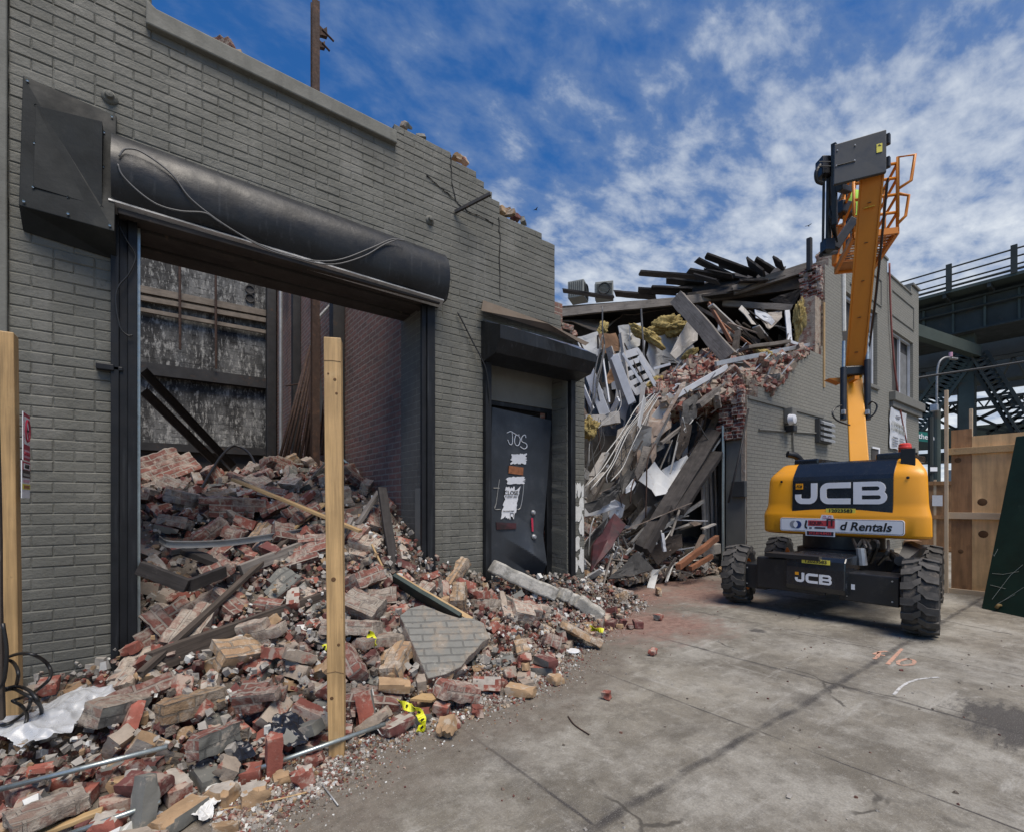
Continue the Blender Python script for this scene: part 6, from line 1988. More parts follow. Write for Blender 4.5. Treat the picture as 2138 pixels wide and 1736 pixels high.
def slab():
    a, b, c = Pt(894, 1415, 3.36), Pt(844, 1302, 3.70), Pt(1010, 1299, 3.92); n = (b-a).cross(c-a).normalized(); n = n if n.z > 0 else -n
    def on(x, y): r_ = ray(x, y); return O+r_*((a-O).dot(n)/r_.dot(n))
    for nm, pts, dz, lab in (('wall_slab', [(894, 1415), (844, 1302), (880, 1301), (920, 1294), (969, 1287), (990, 1290), (1010, 1299), (1016, 1315), (1023, 1330), (1008, 1338), (991, 1359), (979, 1368), (963, 1390), (930, 1406)], 0, 'large grey painted brick wall slab tilted on the rubble'),
                             ('wall_slab', [(836, 1275), (857, 1259), (885, 1252), (930, 1270), (972, 1283), (960, 1292), (880, 1303), (850, 1300)], -.05, 'smaller grey painted slab tucked behind the large tilted slab')):
        top_ = [on(x, y)+n*dz for x, y in pts]; m = MB().prism(top_, -n*.105)
        for i, p in enumerate(m.v):
            if i >= len(pts): p += Vector((noise.noise(p*9), noise.noise(p*9+Vector((5, 0, 0))), 0))*.03
        m.m = [0, 1]+[1]*len(pts); ex = (c-b).normalized(); ey = n.cross(ex); o0 = top_[0]
        o = thing(m, nm, [M['slabpaint'], CHM[2]], lab, 'wall slab', bevel=.006)
        uvl = o.data.uv_layers.new(name='uv'); base = o.location
        for p in o.data.polygons:
            for li in p.loop_indices: q = o.data.vertices[o.data.loops[li].vertex_index].co+base-o0; uvl.data[li].uv = (q.dot(ex), q.dot(ey) if p.index == 0 else q.dot(n))
M['slabpaint'] = brick_mat('painted_slab_face', (.18, .178, .16), (.195, .193, .175), (.125, .123, .112), .205, .066, .007, spot=[((.26, .215, .165), 3, .47, .1, .85), ((.36, .34, .30), 7, .58, .06, .6)], bump=.8, bd=.012)
slab()
def beam(name, p, q, w, h, m, label, cat, up=(0, 0, 1), roll=0, group=None, bevel=.004, split=False, seed=0):
    """a board, its ends slightly torn and its length slightly bowed"""
    p, q = Vector(p), Vector(q); d = q-p; L = d.length; d.normalize(); up = Vector(up); y = up.cross(d)
    if y.length < .05: y = Vector((1, 0, 0)).cross(d)
    y.normalize(); z = d.cross(y); rr = random.Random(seed+int(abs(p.x*1000))+int(abs(q.z*700)))
    if roll: rm = Matrix.Rotation(roll, 3, d); y = rm @ y; z = rm @ z
    n = 7; mb = MB()
    for i in range(n+1):
        s = i/n; c = (y*rr.uniform(-.5, .5)*.1+z*rr.uniform(-1, 1)*.08)*min(w, h)*(1 if 0 < i < n else 0)
        for a, b in ((-1, -1), (1, -1), (1, 1), (-1, 1)):
            e = (rr.uniform(-.5, .2)*min(.12, L*.06) if i in (0, n) and split else 0)*(-1 if i == 0 else 1); mb.v.append(d*(s*L-L/2+e)+c+y*a*w/2*(1+rr.uniform(-.03, .03))+z*b*h/2*(1+rr.uniform(-.03, .03)))
    for i in range(n):
        for k in range(4): mb.f.append([i*4+k, i*4+(k+1) % 4, (i+1)*4+(k+1) % 4, (i+1)*4+k]); mb.m.append(0)
    mb.f += [[3, 2, 1, 0], [n*4+k for k in range(4)]]; mb.m += [0, 0]
    # local frame along the board so that the grain follows it
    rot = Matrix((d, y, z)); me = MB(); mb.v = [rot @ v for v in mb.v]
    ms = mb.mesh(name); ms.materials.append(m); o = bpy.data.objects.new(name, ms); COL.objects.link(o); o.location = (p+q)/2; o.rotation_euler = rot.transposed().to_euler()
    if bevel: bv = o.modifiers.new('bevel', 'BEVEL'); bv.width = bevel; bv.segments = 2; bv.limit_method = 'ANGLE'
    return tag(o, label, cat, group)
def sheet(name, pts, m, label, cat, th=.015, bend=.02, group=None, seed=1, parent=None):
    """a broken flat panel from its corner points, with real thickness and a slight warp"""
    pts = [Vector(p) for p in pts]; c = sum(pts, Vector())/len(pts); n = Vector()
    for i in range(len(pts)): n += (pts[i]-c).cross(pts[(i+1) % len(pts)]-c)
    n.normalize(); rr = random.Random(seed); ring = []
    for i in range(len(pts)):
        a, b = pts[i], pts[(i+1) % len(pts)]; k = max(1, int((b-a).length/.16))
        for j in range(k): t = j/k; q = a*(1-t)+b*t; ring.append(q+((c-q).normalized()*rr.uniform(-.012, .022) if j else Vector()))
    mb = MB(); N = len(ring)
    rings = [ring, [q*.62+c*.38 for q in ring], [q*.28+c*.72 for q in ring]]
    for r_ in rings:
        for q in r_: mb.v.append(q+n*bend*noise.noise(q*2.2+Vector((seed, 0, 0)))*2)
    mb.v.append(c)
    for k in range(2):
        for i in range(N): j = (i+1) % N; mb.f.append([k*N+i, k*N+j, (k+1)*N+j, (k+1)*N+i]); mb.m.append(0)
    for i in range(N): mb.f.append([2*N+i, 2*N+(i+1) % N, 3*N]); mb.m.append(0)
    o = mb.build(name, m, parent); s = o.modifiers.new('s', 'SOLIDIFY'); s.thickness = th; s.offset = 0
    return tag(o, label, cat, group)
def wireobj(name, pts, r, m, label, cat, group=None, n=7, sm=5): return thing(MB().tube(pts, r, n, smooth_n=sm), name, m, label, cat, group, smooth=True)
def front():
    # posts
    base = Pg(704, 1572); ax = R(14)
    def post(c, z1, rz, label, zb=-.02):
        lx = c.x; mb = MB(); rr = random.Random(int(z1*100)); w = .0445 if lx > 0 else .058; zs = [zb, .04, .3, .9, 1.5, z1]
        for z in zs:
            for a, b in ((-1, -1), (1, -1), (1, 1), (-1, 1)): k = 1 if z > .1 else .93; mb.v.append(Vector((a*w*k+rr.uniform(-.001, .001), b*w*k, z)))
        for i in range(len(zs)-1):
            for k in range(4): mb.f.append([i*4+k, i*4+(k+1) % 4, (i+1)*4+(k+1) % 4, (i+1)*4+k]); mb.m.append(0)
        mb.f += [[3, 2, 1, 0], [20, 21, 22, 23]]; mb.m += [0, 0]; me = mb.mesh('timber_post'); me.materials.append(M['lumber']); o = bpy.data.objects.new('timber_post', me); COL.objects.link(o); o.location = (c.x, c.y, 0); o.rotation_euler = (R(.3), R(-.5), rz)
        b_ = o.modifiers.new('b', 'BEVEL'); b_.width = .005; b_.segments = 2; return tag(o, label, 'post', 'timber posts along the pavement edge')
    post(base, 2.30, R(-37+14), 'tall square fresh timber post standing in front of the rubble heap')
    post(Vector((-.655, 3.84, 0)), 2.34, R(0), 'square fresh timber post at the left edge carrying the red sign')
    # knots, a pencilled line and nails on the two posts' faces
    c_, s_ = math.cos(R(-23)), math.sin(R(-23)); fx_ = Vector((c_, s_, 0)); fn = Vector((s_, -c_, 0)); po = bpy.data.objects['timber_post']
    def onp(a, z, d=.0455): return Vector((a, -d, z))
    for a, z, r_ in ((.012, 2.07, .006), (-.022, 2.1, .004), (.02, 1.995, .005), (-.005, .98, .009), (.018, .62, .006), (-.02, .33, .007)):
        k = MB().lathe([(0, -.001), (r_, -.0008), (r_*1.4, 0)], onp(a, z), 'y', 10); me = k.mesh('knot'); me.materials.append(M['knot']); q = bpy.data.objects.new('knot', me); COL.objects.link(q); q.parent = po; q.scale = (1, 1, 1)
    for pts in (((-.044, 2.17), (.0, 2.172), (.044, 2.168)), ((-.044, .47), (0, .475), (.044, .46))):
        k = MB().tube([onp(a, z) for a, z in pts], .0012, 4); me = k.mesh('pencil_line'); me.materials.append(M['knot']); q = bpy.data.objects.new('pencil_line', me); COL.objects.link(q); q.parent = po
    # sign on the left post: two stacked boards facing right
    def board(z0, z1, v0, v1, u, lab):
        e = empty('safety_sign', (u, (v0+v1)/2, z0), 0, lab, 'sign'); MB().span((u, v0, z0), (u+.004, v1, z1)).build('sign_board', M['white'], e); return e
    u = -.585
    def stripe(e, v0, v1, z0, z1, m_, nm='sign_print', k=1): MB().span((u+.0045+.0006*k, v0, z0), (u+.005+.0006*k, v1, z1)).build(nm, m_, e)
    e = board(1.64, 1.91, 3.77, 3.94, u, 'red and white no smoking sign on the side of the left post')
    stripe(e, 3.775, 3.94, 1.64, 1.905, M['signred'], k=1); stripe(e, 3.79, 3.93, 1.73, 1.885, M['white'], k=2); stripe(e, 3.79, 3.93, 1.655, 1.70, M['pinkp'], k=2)
    ring = MB().tube([(u+.0075, 3.86+.055*math.cos(R(20*k)), 1.81+.06*math.sin(R(20*k))) for k in range(19)], .006, 5); ring.build('prohibition_ring', M['signred'], e); MB().beam((u+.0078, 3.82, 1.85), (u+.0078, 3.90, 1.77), .003, .011).build('ring_bar', M['signred'], e); MB().beam((u+.0078, 3.825, 1.805), (u+.0078, 3.895, 1.812), .003, .011).build('cigarette_mark', M['blackpl'], e)
    rx = Euler((R(90), 0, R(90))).to_matrix(); text('sign_text', 'NO SMOKING', .026, (u+.0072, 3.86, 1.677), rx, M['signred'], e, bold=.001, sx=.85)
    e = board(1.425, 1.635, 3.74, 3.95, u, 'striped warning board below the no smoking sign on the left post')
    for z0, z1, m_ in ((1.585, 1.632, M['signred']), (1.54, 1.584, M['signdark']), (1.475, 1.505, M['yellowtag'])): stripe(e, 3.745, 3.95, z0, z1, m_)
    stripe(e, 3.77, 3.935, 1.588, 1.622, M['white'], k=2); text('sign_text', 'DANGER', .03, (u+.0075, 3.853, 1.605), rx, M['blackpl'], e, bold=.001, sx=.9); stripe(e, 3.765, 3.935, 1.55, 1.565, M['conduit'], k=2); stripe(e, 3.77, 3.93, 1.514, 1.53, M['pinkp'], k=2); stripe(e, 3.78, 3.93, 1.48, 1.498, M['copper'], k=2)
    # boards and steel lying in the heap
    nr = lambda q: Pv(q[0], q[1], q[2]-.32)      # boards lie on top of the bricks, nearer than the heap's own face
    B = lambda a, b, w, h, m, lab, nm='timber_plank', cat='plank', **k: beam(nm, nr(a), nr(b), w, h, M[m], lab, cat, **k)
    B((308, 1386, 4.28), (690, 1246, 4.55), .05, .15, 'oldwood', 'long dark weathered plank running from the left door post to the middle post', split=True)
    B((290, 1408, 4.15), (617, 1108, 5.5), .05, .035, 'oldwood', 'thin brown pole slanting up through the opening', 'timber_pole', 'pole', split=True)
    B((487, 1000, 6.0), (753, 1108, 4.95), .07, .03, 'lumberx', 'clean yellow lumber strip slanting behind the middle post')
    B((606, 1105, 5.5), (676, 1050, 5.7), .09, .025, 'lumberx', 'orange board end sticking out behind the metal channel')
    B((390, 1150, 5.4), (492, 1188, 5.0), .12, .05, 'darkwood', 'short charred plank below the metal channel', split=True)
    B((290, 1184, 4.75), (392, 1222, 4.6), .05, .1, 'darkwood', 'charred board against the left door post'); B((392, 1222, 4.62), (468, 1192, 4.9), .05, .09, 'darkwood', 'charred board meeting the board by the door post')
    B((500, 1190, 5.0), (690, 1117, 5.4), .05, .1, 'greywood', 'grey plank slanting up to the middle timber post', split=True)
    B((797, 1016, 5.3), (827, 1210, 4.75), .09, .05, 'darkwood', 'dark plank leaning upright by the right jamb', split=True); B((745, 1095, 5.3), (792, 1025, 5.4), .06, .04, 'greywood', 'grey plank propped against the upright dark plank')
    B((700, 1150, 5.0), (735, 1080, 5.2), .05, .03, 'greywood', 'small grey lath under the pale rounded lump'); B((776, 1135, 4.9), (800, 1185, 4.75), .02, .015, 'lumberx', 'small clean lath by the right jamb')
    ch = MB(); pts = spline([Pv(332, 1124, 5.0), Pv(362, 1135, 4.95), Pv(480, 1131, 5.0), Pv(600, 1113, 5.1), Pv(690, 1098, 5.2)], 8); 
    prof = [(0, .03), (.03, .03), (.03, .022), (.008, .02), (.008, -.02), (.03, -.022), (.03, -.03), (0, -.03)]
    def channel(pts, prof, name, m, lab, cat, inward=Vector((0, 1, 0))):
        mb = MB(); n = len(prof)
        for p in pts:
            for a, b in prof: mb.v.append(p+inward*a+Vector((0, 0, b)))
        for i in range(len(pts)-1):
            for k in range(n): mb.f.append([i*n+k, i*n+(k+1) % n, (i+1)*n+(k+1) % n, (i+1)*n+k]); mb.m.append(0)
        mb.f += [list(range(n))[::-1], [(len(pts)-1)*n+k for k in range(n)]]; mb.m += [0, 0]; return thing(mb, name, m, lab, cat)
    channel(pts, prof, 'metal_channel', M['tin2'], 'long bent grey metal channel crossing the opening', 'metal channel', Vector((0, -1, 0)))
    channel(spline([Pv(314, 1099, 5.9), Pv(362, 1080, 6.0), Pv(420, 1086, 6.0), Pv(480, 1094, 5.9)], 5), [(0, .015), (.03, .012), (.03, -.012), (0, -.015)], 'metal_track', M['tin2'], 'kinked metal track among bricks behind the long channel', 'metal track')
    channel(spline([Pv(597, 1030, 6.2), Pv(640, 1008, 6.3), Pv(662, 985, 6.4), Pv(680, 966, 6.6)], 5), [(0, .02), (.04, .018), (.04, -.018), (0, -.02)], 'metal_track', M['galv'], 'shiny bent metal stud left of the middle post', 'metal track')
    channel(spline([Pv(712, 955, 7.0), Pv(740, 975, 6.9), Pv(790, 990, 6.6)], 5), [(0, .015), (.03, .012), (.03, -.012), (0, -.015)], 'metal_track', M['galv'], 'thin metal strip right of the middle post top of heap', 'metal track')
    for k, (a, b) in enumerate((((292, 780, 8.2), (482, 978, 9.6)), ((292, 822, 8.0), (468, 992, 9.4)))):
        p, q = Pv(*a), Pv(*b); d = (q-p).normalized(); s = d.cross(Vector((0, 1, 0))).normalized(); mb = MB().beam(p, q, .12, .015, s).beam(p+s*.11, q+s*.11, .015, .12, s)
        mb = MB(); prof2 = [(a_*.8, b_*.62) for a_, b_ in ((-.06, 0), (.06, 0), (.06, .02), (.008, .02), (.008, .165), (.06, .165), (.06, .185), (-.06, .185), (-.06, .165), (-.008, .165), (-.008, .02), (-.06, .02))]
        mb.prism([p+Vector((0, 1, 0))*a_+s*b_ for a_, b_ in prof2], q-p); thing(mb, 'steel_beam', M['steel'], ('upper' if k == 0 else 'lower')+' fallen steel beam slanting before the whitewashed back wall', 'steel beam')
    rr = random.Random(3)
    for k in range(11):
        t = k/10; x0, y0_ = 643+t*46, 735-t*20+rr.uniform(-6, 6); x1, y1_ = 584+t*88, 953+rr.uniform(-6, 10)
        if k in (0, 1): y0_ = (735, 722)[k]
        wireobj('iron_rod', [Pv(x0, y0_, 8.9), Pv(x1, y1_, 8.2)], .022, M['rust'], ['tallest', 'second'][k]+' rusty rod from the left in the leaning rods' if k < 2 else 'rusty iron rod in the bundle leaning by the side wall', 'iron rod', 'rusty rods leaning against the side wall', sm=0)
    beam('steel_post', Pv(668, 610, 8.8), Pv(642, 955, 8.4), .09, .09, M['rust'], 'thick rusty post leaning among the rods', 'steel post'); beam('steel_post', Pv(690, 625, 9.0), Pv(660, 958, 8.3), .08, .08, M['steel'], 'dark post leaning behind the middle timber post', 'steel post')
    wireobj('iron_rod', [Pv(596, 806, 8.7), Pv(660, 796, 8.7)], .012, M['rust'], 'level rusty rod tied across the leaning rods', 'iron rod', sm=0)
    wireobj('drain_pipe', [Pv(762, 640, 7.2), Pv(765, 780, 7.2), Pv(773, 968, 7.0)], .04, M['conduit2'], 'grey upright pipe before the sooty brick side wall', 'pipe', n=10, sm=0)
    wireobj('bent_pipe', [Pv(725, 867, 7.3), Pv(745, 880, 7.2), Pv(770, 895, 7.0), Pv(795, 912, 6.7), Pv(812, 935, 6.4), Pv(820, 945, 6.3)], .03, M['conduit2'], 'grey curved pipe sloping down towards the right jamb', 'pipe', n=9)
    for k, (pts, lab) in enumerate((([(736, 640, 7.5), (748, 662, 7.4), (750, 690, 7.3), (756, 727, 7.3)], 'crumpled foil strip dangling before the side wall'), ([(692, 634, 8.0), (672, 655, 8.0), (655, 674, 8.0)], 'bent metal stud dangling above the leaning rods'), ([(697, 640, 8.1), (700, 670, 8.0), (704, 702, 8.0)], 'straight metal stud dangling above the middle post'))):
        channel(spline([Pv(*p) for p in pts], 4), [(0, .03), (.025, .02), (.02, -.03), (-.01, -.02)], 'hanging_stud', M['galv'] if k == 0 else M['tin2'], lab, 'metal stud', Vector((.8, -.6, 0)))
    wireobj('cable', [Pv(418, 1025, 6.9), Pv(440, 985, 7.4), Pv(465, 948, 8.0), Pv(490, 930, 8.4), Pv(520, 945, 8.2), Pv(540, 985, 7.6)], .018, M['cable'], 'black cable arching out of the heap before the back wall', 'cable')
    # green-faced board, coping stones, plywood, plastic pieces
    gb = beam('painted_board', Pt(823, 1207, 4.35), Pt(962, 1292, 4.05), .04, .13, M['greenply2'], 'dark green board with a raw yellow edge lying on the slab', 'board', up=(-.35, -.5, .8)); 
    p, q = Pt(826, 1199, 4.34), Pt(985, 1292, 4.02); MB().beam(p+Vector((0, 0, .0)), q, .042, .012, (-.35, -.5, .8)).build('raw_edge', M['lumberx'], None)
    ed = bpy.data.objects['raw_edge']; ed.parent = gb; bpy.context.view_layer.update(); ed.matrix_parent_inverse = gb.matrix_basis.inverted()
    def cope(a, b, w, h, lab, seed):
        o = beam('coping_stone', a, b, w, h, M['coping2'], lab, 'coping stone', split=True, bevel=.02, seed=seed); return o
    cope(Pv(1026, 1180, 4.28), Pv(1160, 1240, 4.02), .19, .15, 'long white edged concrete coping stone fallen before the steel door', 1); cope(Pv(1168, 1236, 4.0), Pv(1205, 1256, 3.95), .17, .14, 'short middle piece of broken coping stone', 2); cope(Pv(1205, 1252, 3.9), Pv(1258, 1290, 3.68), .19, .14, 'lower coping stone with its end on the pavement side', 3)
    sheet('plywood_scrap', [Pv(973, 1368, 3.3), Pv(992, 1370, 3.3), Pv(1030, 1392, 3.2), Pv(1072, 1422, 3.05), Pv(1050, 1428, 3.0), Pv(1005, 1402, 3.1)], M['lumberx'], 'torn orange plywood scrap lying below the grey slab', 'plywood scrap', .02)
    sheet('plywood_scrap', [Pv(855, 1462, 2.85), Pv(880, 1452, 2.9), Pv(928, 1456, 2.85), Pv(900, 1468, 2.8)], M['lumberx'], 'small torn plywood scrap above the yellow tape', 'plywood scrap', .015)
    sheet('torn_board', [Pv(884, 1272, 3.75), Pv(900, 1262, 3.8), Pv(935, 1290, 3.7), Pv(915, 1288, 3.7)], M['tan'], 'curled brown board splinter by the green board', 'board splinter', .01)
    beam('plastic_strip', Pv(966, 1260, 4.2), Pv(1073, 1252, 4.15), .03, .02, M['whiteplastic'], 'white plastic strip on bricks below the door', 'plastic strip')
    thing(MB().lathe([(0, .012), (.06, .01), (.065, 0), (0, 0)], Pg(1196, 1358, .02), 'z', 20), 'white_disc', M['whiteplastic'], 'round white lid at the pavement edge below the coping stones', 'lid')
    # pipes near the camera
    for a, b, r_, lab in (((-15, 1650, .13), (350, 1557, .2), .0125, 'galvanised pipe in the lower left running towards the door post'), ((486, 1622, .05), (804, 1510, .12), .0125, 'galvanised pipe passing behind the middle timber post'), ((130, 1745, .05), (335, 1672, .1), .011, 'galvanised pipe in the bottom left corner')):
        pa, pb = Pg(a[0], a[1], a[2]), Pg(b[0], b[1], b[2]); wireobj('galvanised_pipe', [pa, pb], r_, M['galv'], lab, 'pipe', 'galvanised pipes in the rubble near the camera', n=14, sm=0)
    pa, pb = Pv(240, 1470, 4.0), Pv(275, 1445, 4.35); wireobj('galvanised_pipe', [pa, pb], .012, M['galv'], 'short galvanised pipe end by the left door post', 'pipe', sm=0)
    beam('wood_strip', Pg(70, 1745, .05), Pg(215, 1690, .08), .04, .02, M['lumberx'], 'wood strip beside the pipe in the bottom left corner', 'wood strip')
    wireobj('pale_rod', [Pg(456, 1690, .012), Pg(560, 1672, .012), Pg(640, 1653, .015)], .004, M['lumberx'], 'thin pale stick on the pavement by the rag', 'stick'); wireobj('pale_rod', [Pg(662, 1622, .01), Pg(706, 1680, .008)], .004, M['conduit'], 'thin pale rod on the dirt right of the middle post', 'stick', sm=0)
    wireobj('wire_scrap', [Pg(1186, 1494, .006), Pg(1200, 1512, .006), Pg(1230, 1532, .006)], .004, M['rust'], 'thin dark wire lying on the bare concrete', 'wire')
    # crushed plastic: sheet, bags, rag, caution tape
    def crumple(name, outline, m, lab, cat, amp=.05, fr=7, zoff=.02, seed=1, n=46, lift=.1):
        c = Vector((sum(p[0] for p in outline)/len(outline), sum(p[1] for p in outline)/len(outline))); xs = [p[0] for p in outline]; ys = [p[1] for p in outline]; mb = MB(); idx = {}
        for i in range(n+1):
            for j in range(n+1):
                x = min(xs)+(max(xs)-min(xs))*i/n; y = min(ys)+(max(ys)-min(ys))*j/n
                if not inside((x, y), outline): continue
                q = Vector((x*fr, y*fr, seed)); e = min((Vector((x, y))-Vector(p[:2])).length for p in outline); w = 1-abs(noise.noise(q))*1.6; w2 = 1-abs(noise.noise(q*2.3+Vector((3, 1, 0))))*1.5
                z = max(0, heap(x, y))+zoff+amp*(w*.8+w2*.45)+lift*min(1, e*3.5); idx[(i, j)] = len(mb.v); mb.v.append(Vector((x+amp*.5*noise.noise(q*1.7), y+amp*.5*noise.noise(q*1.7+Vector((9, 0, 0))), z)))
        for (i, j), k in idx.items():
            q = [idx.get((i+a, j+b)) for a, b in ((0, 0), (1, 0), (1, 1), (0, 1))]
            if None not in q: mb.f.append(q); mb.m.append(0)
        o = thing(mb, name, m, lab, cat, smooth=True); s = o.modifiers.new('s', 'SOLIDIFY'); s.thickness = .0015; sb = o.modifiers.new('sub', 'SUBSURF'); sb.levels = 1; sb.render_levels = 1; return o
    g = lambda *pp: [(Pg(x, y, z).x, Pg(x, y, z).y) for x, y, z in pp]
    crumple('plastic_sheet', g((-30, 1490, .22), (60, 1475, .25), (100, 1450, .25), (140, 1438, .25), (200, 1433, .25), (255, 1452, .22), (222, 1478, .2), (216, 1510, .18), (165, 1515, .18), (150, 1545, .15), (100, 1560, .15), (40, 1578, .13), (-30, 1572, .12)), M['film'], 'crumpled translucent plastic sheet against the wall by the left post', 'plastic sheet', .055, 6, .03, 2, 60, .08)
    crumple('rubbish_bag', g((560, 1520, .12), (590, 1495, .14), (635, 1500, .14), (645, 1530, .12), (640, 1555, .1), (600, 1570, .08), (565, 1555, .1)), M['bag'], 'torn black rubbish bag left of the middle timber post base', 'rubbish bag', .045, 11, .02, 5, 36, .07)
    crumple('rubbish_bag', g((470, 1560, .1), (520, 1545, .12), (535, 1580, .09), (490, 1600, .08)), M['bag'], 'small black bag scrap behind the front pipe', 'rubbish bag', .03, 12, .02, 8, 30, .05)
    crumple('white_rag', g((388, 1712, 0), (420, 1690, 0), (452, 1680, 0), (460, 1690, 0), (445, 1712, 0), (425, 1732, 0), (398, 1722, 0)), M['rag'], 'twisted white rag on the pavement at the lower left', 'rag', .03, 18, .0, 3, 40, .02)
    crumple('plastic_film', g((775, 1500, .1), (800, 1470, .15), (830, 1478, .14), (825, 1505, .1), (800, 1520, .08)), M['film'], 'scrap of clear film right of the middle post', 'plastic film', .03, 12, .02, 9, 30, .04)
    def tape(pts, w, lab, seed):
        p = spline([Vector(q) for q in pts], 6); mb = MB(); rr = random.Random(seed)
        for i, q in enumerate(p):
            d = (p[min(i+1, len(p)-1)]-p[max(i-1, 0)]).normalized(); s = d.cross(Vector((.6, .8, 0))).normalized(); tw = .9*math.sin(i*.55+seed); s = (s*math.cos(tw)+d.cross(s)*math.sin(tw)); mb.v += [q+s*w/2, q-s*w/2]
        for i in range(len(p)-1): mb.f.append([2*i, 2*i+1, 2*i+3, 2*i+2]); mb.m.append(1 if i % 7 in (3, 5) and i > 1 else 0)
        o = thing(mb, 'caution_tape', [M['tape'], M['tape']], lab, 'caution tape', 'torn caution tape in the rubble'); s_ = o.modifiers.new('s', 'SOLIDIFY'); s_.thickness = .002
        for k in range(1, len(p)-2, 5): MB().box(p[k]+Vector((-.004, -.006, .006)), (.012, .004, .02), (0, R(30*k), 0)).build('tape_letter', M['blackpl'], o)
    tape([Pt(832, 1462, 3.05), Pt(850, 1474, 3.0), Pt(868, 1478, 2.96), Pt(878, 1492, 2.92), Pt(884, 1512, 2.9), Pt(872, 1528, 2.88)], .05, 'yellow caution tape curled at the pavement edge right of the middle post', 1)
    tape([Pt(770, 1318, 3.5), Pt(777, 1332, 3.48), Pt(784, 1348, 3.46)], .06, 'yellow tape scrap on the pale lump behind the middle post', 2); tape([Pt(676, 1352, 3.3), Pt(688, 1345, 3.3), Pt(700, 1340, 3.32)], .05, 'yellow tape scrap just left of the middle post', 3)
    tape([Pt(1222, 1306, 5.1), Pt(1240, 1312, 5.05), Pt(1260, 1316, 5.0)], .06, 'yellow tape scrap below the lower coping stone', 4)
    # cable coil on the left post, dark timber at the very edge
    cc = lambda *q: [Pt(x*.1443, 1336.2+y*.1443, 2.55+.05*math.sin(i*1.7)) for i, (x, y) in enumerate(q)]
    m = MB(); M_ = [cc((-30, 330), (110, 240), (300, 185), (470, 200), (640, 290), (730, 420), (720, 540), (620, 650), (500, 740)), cc((60, 270), (170, 300), (240, 390), (265, 500), (240, 630)), cc((80, 690), (250, 660), (420, 720), (540, 850), (600, 1020), (560, 1160), (430, 1290), (260, 1370), (80, 1400), (-60, 1330)),
                  cc((70, 720), (200, 700), (330, 760), (460, 830), (590, 960), (580, 1100), (400, 1300), (200, 1400), (-40, 1390)), cc((180, 870), (300, 830), (420, 790), (440, 880), (390, 1000), (260, 1120), (120, 1200), (-60, 1240)), cc((200, 880), (320, 950), (390, 1080), (360, 1220), (260, 1340))]
    for i, p in enumerate(M_): wireobj('black_cable', p, .0085, M['cable'], ('outermost loop', 'small upper arc', 'outer ring', 'inner ring', 'crossing loop', 'innermost arc')[i]+' of the black cable coil at the left post', 'cable', 'loops of black cable at the left post', n=8)
    beam('dark_batten', Pt(-14, 640, 2.5), Pt(2, 1500, 2.5), .05, .03, M['oldwood'], 'dark batten at the extreme left edge beside the post', 'batten'); wireobj('black_cable', [Pt(6, 1300, 2.45), Pt(14, 1360, 2.45), Pt(8, 1420, 2.45), Pt(-6, 1440, 2.45)], .0085, M['cable'], 'black cable end hanging above the coil', 'cable', 'loops of black cable at the left post')
    beam('wood_rail', Pv(-40, 730, 3.98), Pv(10, 765, 3.95), .04, .09, M['lumberx'], 'stub of fresh wood rail behind the left post top', 'rail'); beam('wood_rail', Pv(-40, 1135, 3.98), Pv(10, 1138, 3.95), .04, .09, M['lumberx'], 'stub of fresh wood rail behind the left post middle', 'rail')
    # cables over the shutter housing
    hv = V0-.285
    for pts, lab in (([(249, 327), (256, 316), (265, 311), (290, 315), (330, 340), (364, 370), (394, 411), (438, 448), (488, 482), (539, 512), (590, 532), (660, 545), (715, 541), (780, 516), (818, 500), (845, 503)], 'upper dark cable draped over the roller shutter housing'), ([(246, 343), (256, 367), (290, 401), (330, 428), (377, 441), (428, 445), (460, 465), (540, 510), (640, 545), (700, 552), (760, 535), (800, 512), (830, 500)], 'lower dark cable draped along the roller shutter housing')):
        wireobj('cable', [Pv(x, y, hv-(.0 if 300 < y < 560 else -.03)) for x, y in pts], .006, M['wire'], lab, 'cable')
    wireobj('cable', [Pv(x, y, V0-.09) for x, y in ((248, 471), (259, 492), (266, 505), (283, 535), (269, 572), (247, 599), (242, 632), (251, 683), (266, 700), (277, 700))], .006, M['cable'], 'thin cable looping down the left door post', 'cable')
    wireobj('cable', [Pv(x, y, v) for x, y, v in ((955, 652, V0-.03), (966, 672, V0-.04), (985, 710, V0-.05), (1002, 742, V0-.08), (1015, 772, V0-.1), (1020, 810, V0-.09), (1023, 855, V0-.06))], .008, M['cable'], 'thin cable running from the wall to the door hood', 'cable')
    # column above the wall
    c = Pv(658, 206, 7.3); e = empty('steel_column', (c.x, c.y, 0), 0, 'tall rusty steel column with bolted clamps rising above the wall', 'column'); z1 = Pv(658, 5, 7.3).z
    w = .052; MB().prism([(c.x-w, c.y-w, 0), (c.x+w, c.y-w, 0), (c.x+w, c.y-w+.02, 0), (c.x+.008, c.y-w+.02, 0), (c.x+.008, c.y+w-.02, 0), (c.x+w, c.y+w-.02, 0), (c.x+w, c.y+w, 0), (c.x-w, c.y+w, 0), (c.x-w, c.y+w-.02, 0), (c.x-.008, c.y+w-.02, 0), (c.x-.008, c.y-w+.02, 0), (c.x-w, c.y-w+.02, 0)], (0, 0, z1)).build('shaft', M['rust'], e)
    for y, s in ((62, 1), (90, .7)):
        q = Pv(668, y, 7.3); MB().prism([q+Vector((-.05, 0, .08*s)), q+Vector((.05*s, 0, .04*s)), q+Vector((.10*s, 0, .10*s)), q+Vector((.11*s, 0, -.04*s)), q+Vector((.03, 0, -.06*s)), q+Vector((-.05, 0, -.12*s))], (0, .06, 0)).build('clamp', M['rust'], e); MB().tube([q+Vector((.03, 0, .02)), q+Vector((.2*s, 0, -.06*s))], .015, 6).build('bolt', M['rust'], e)
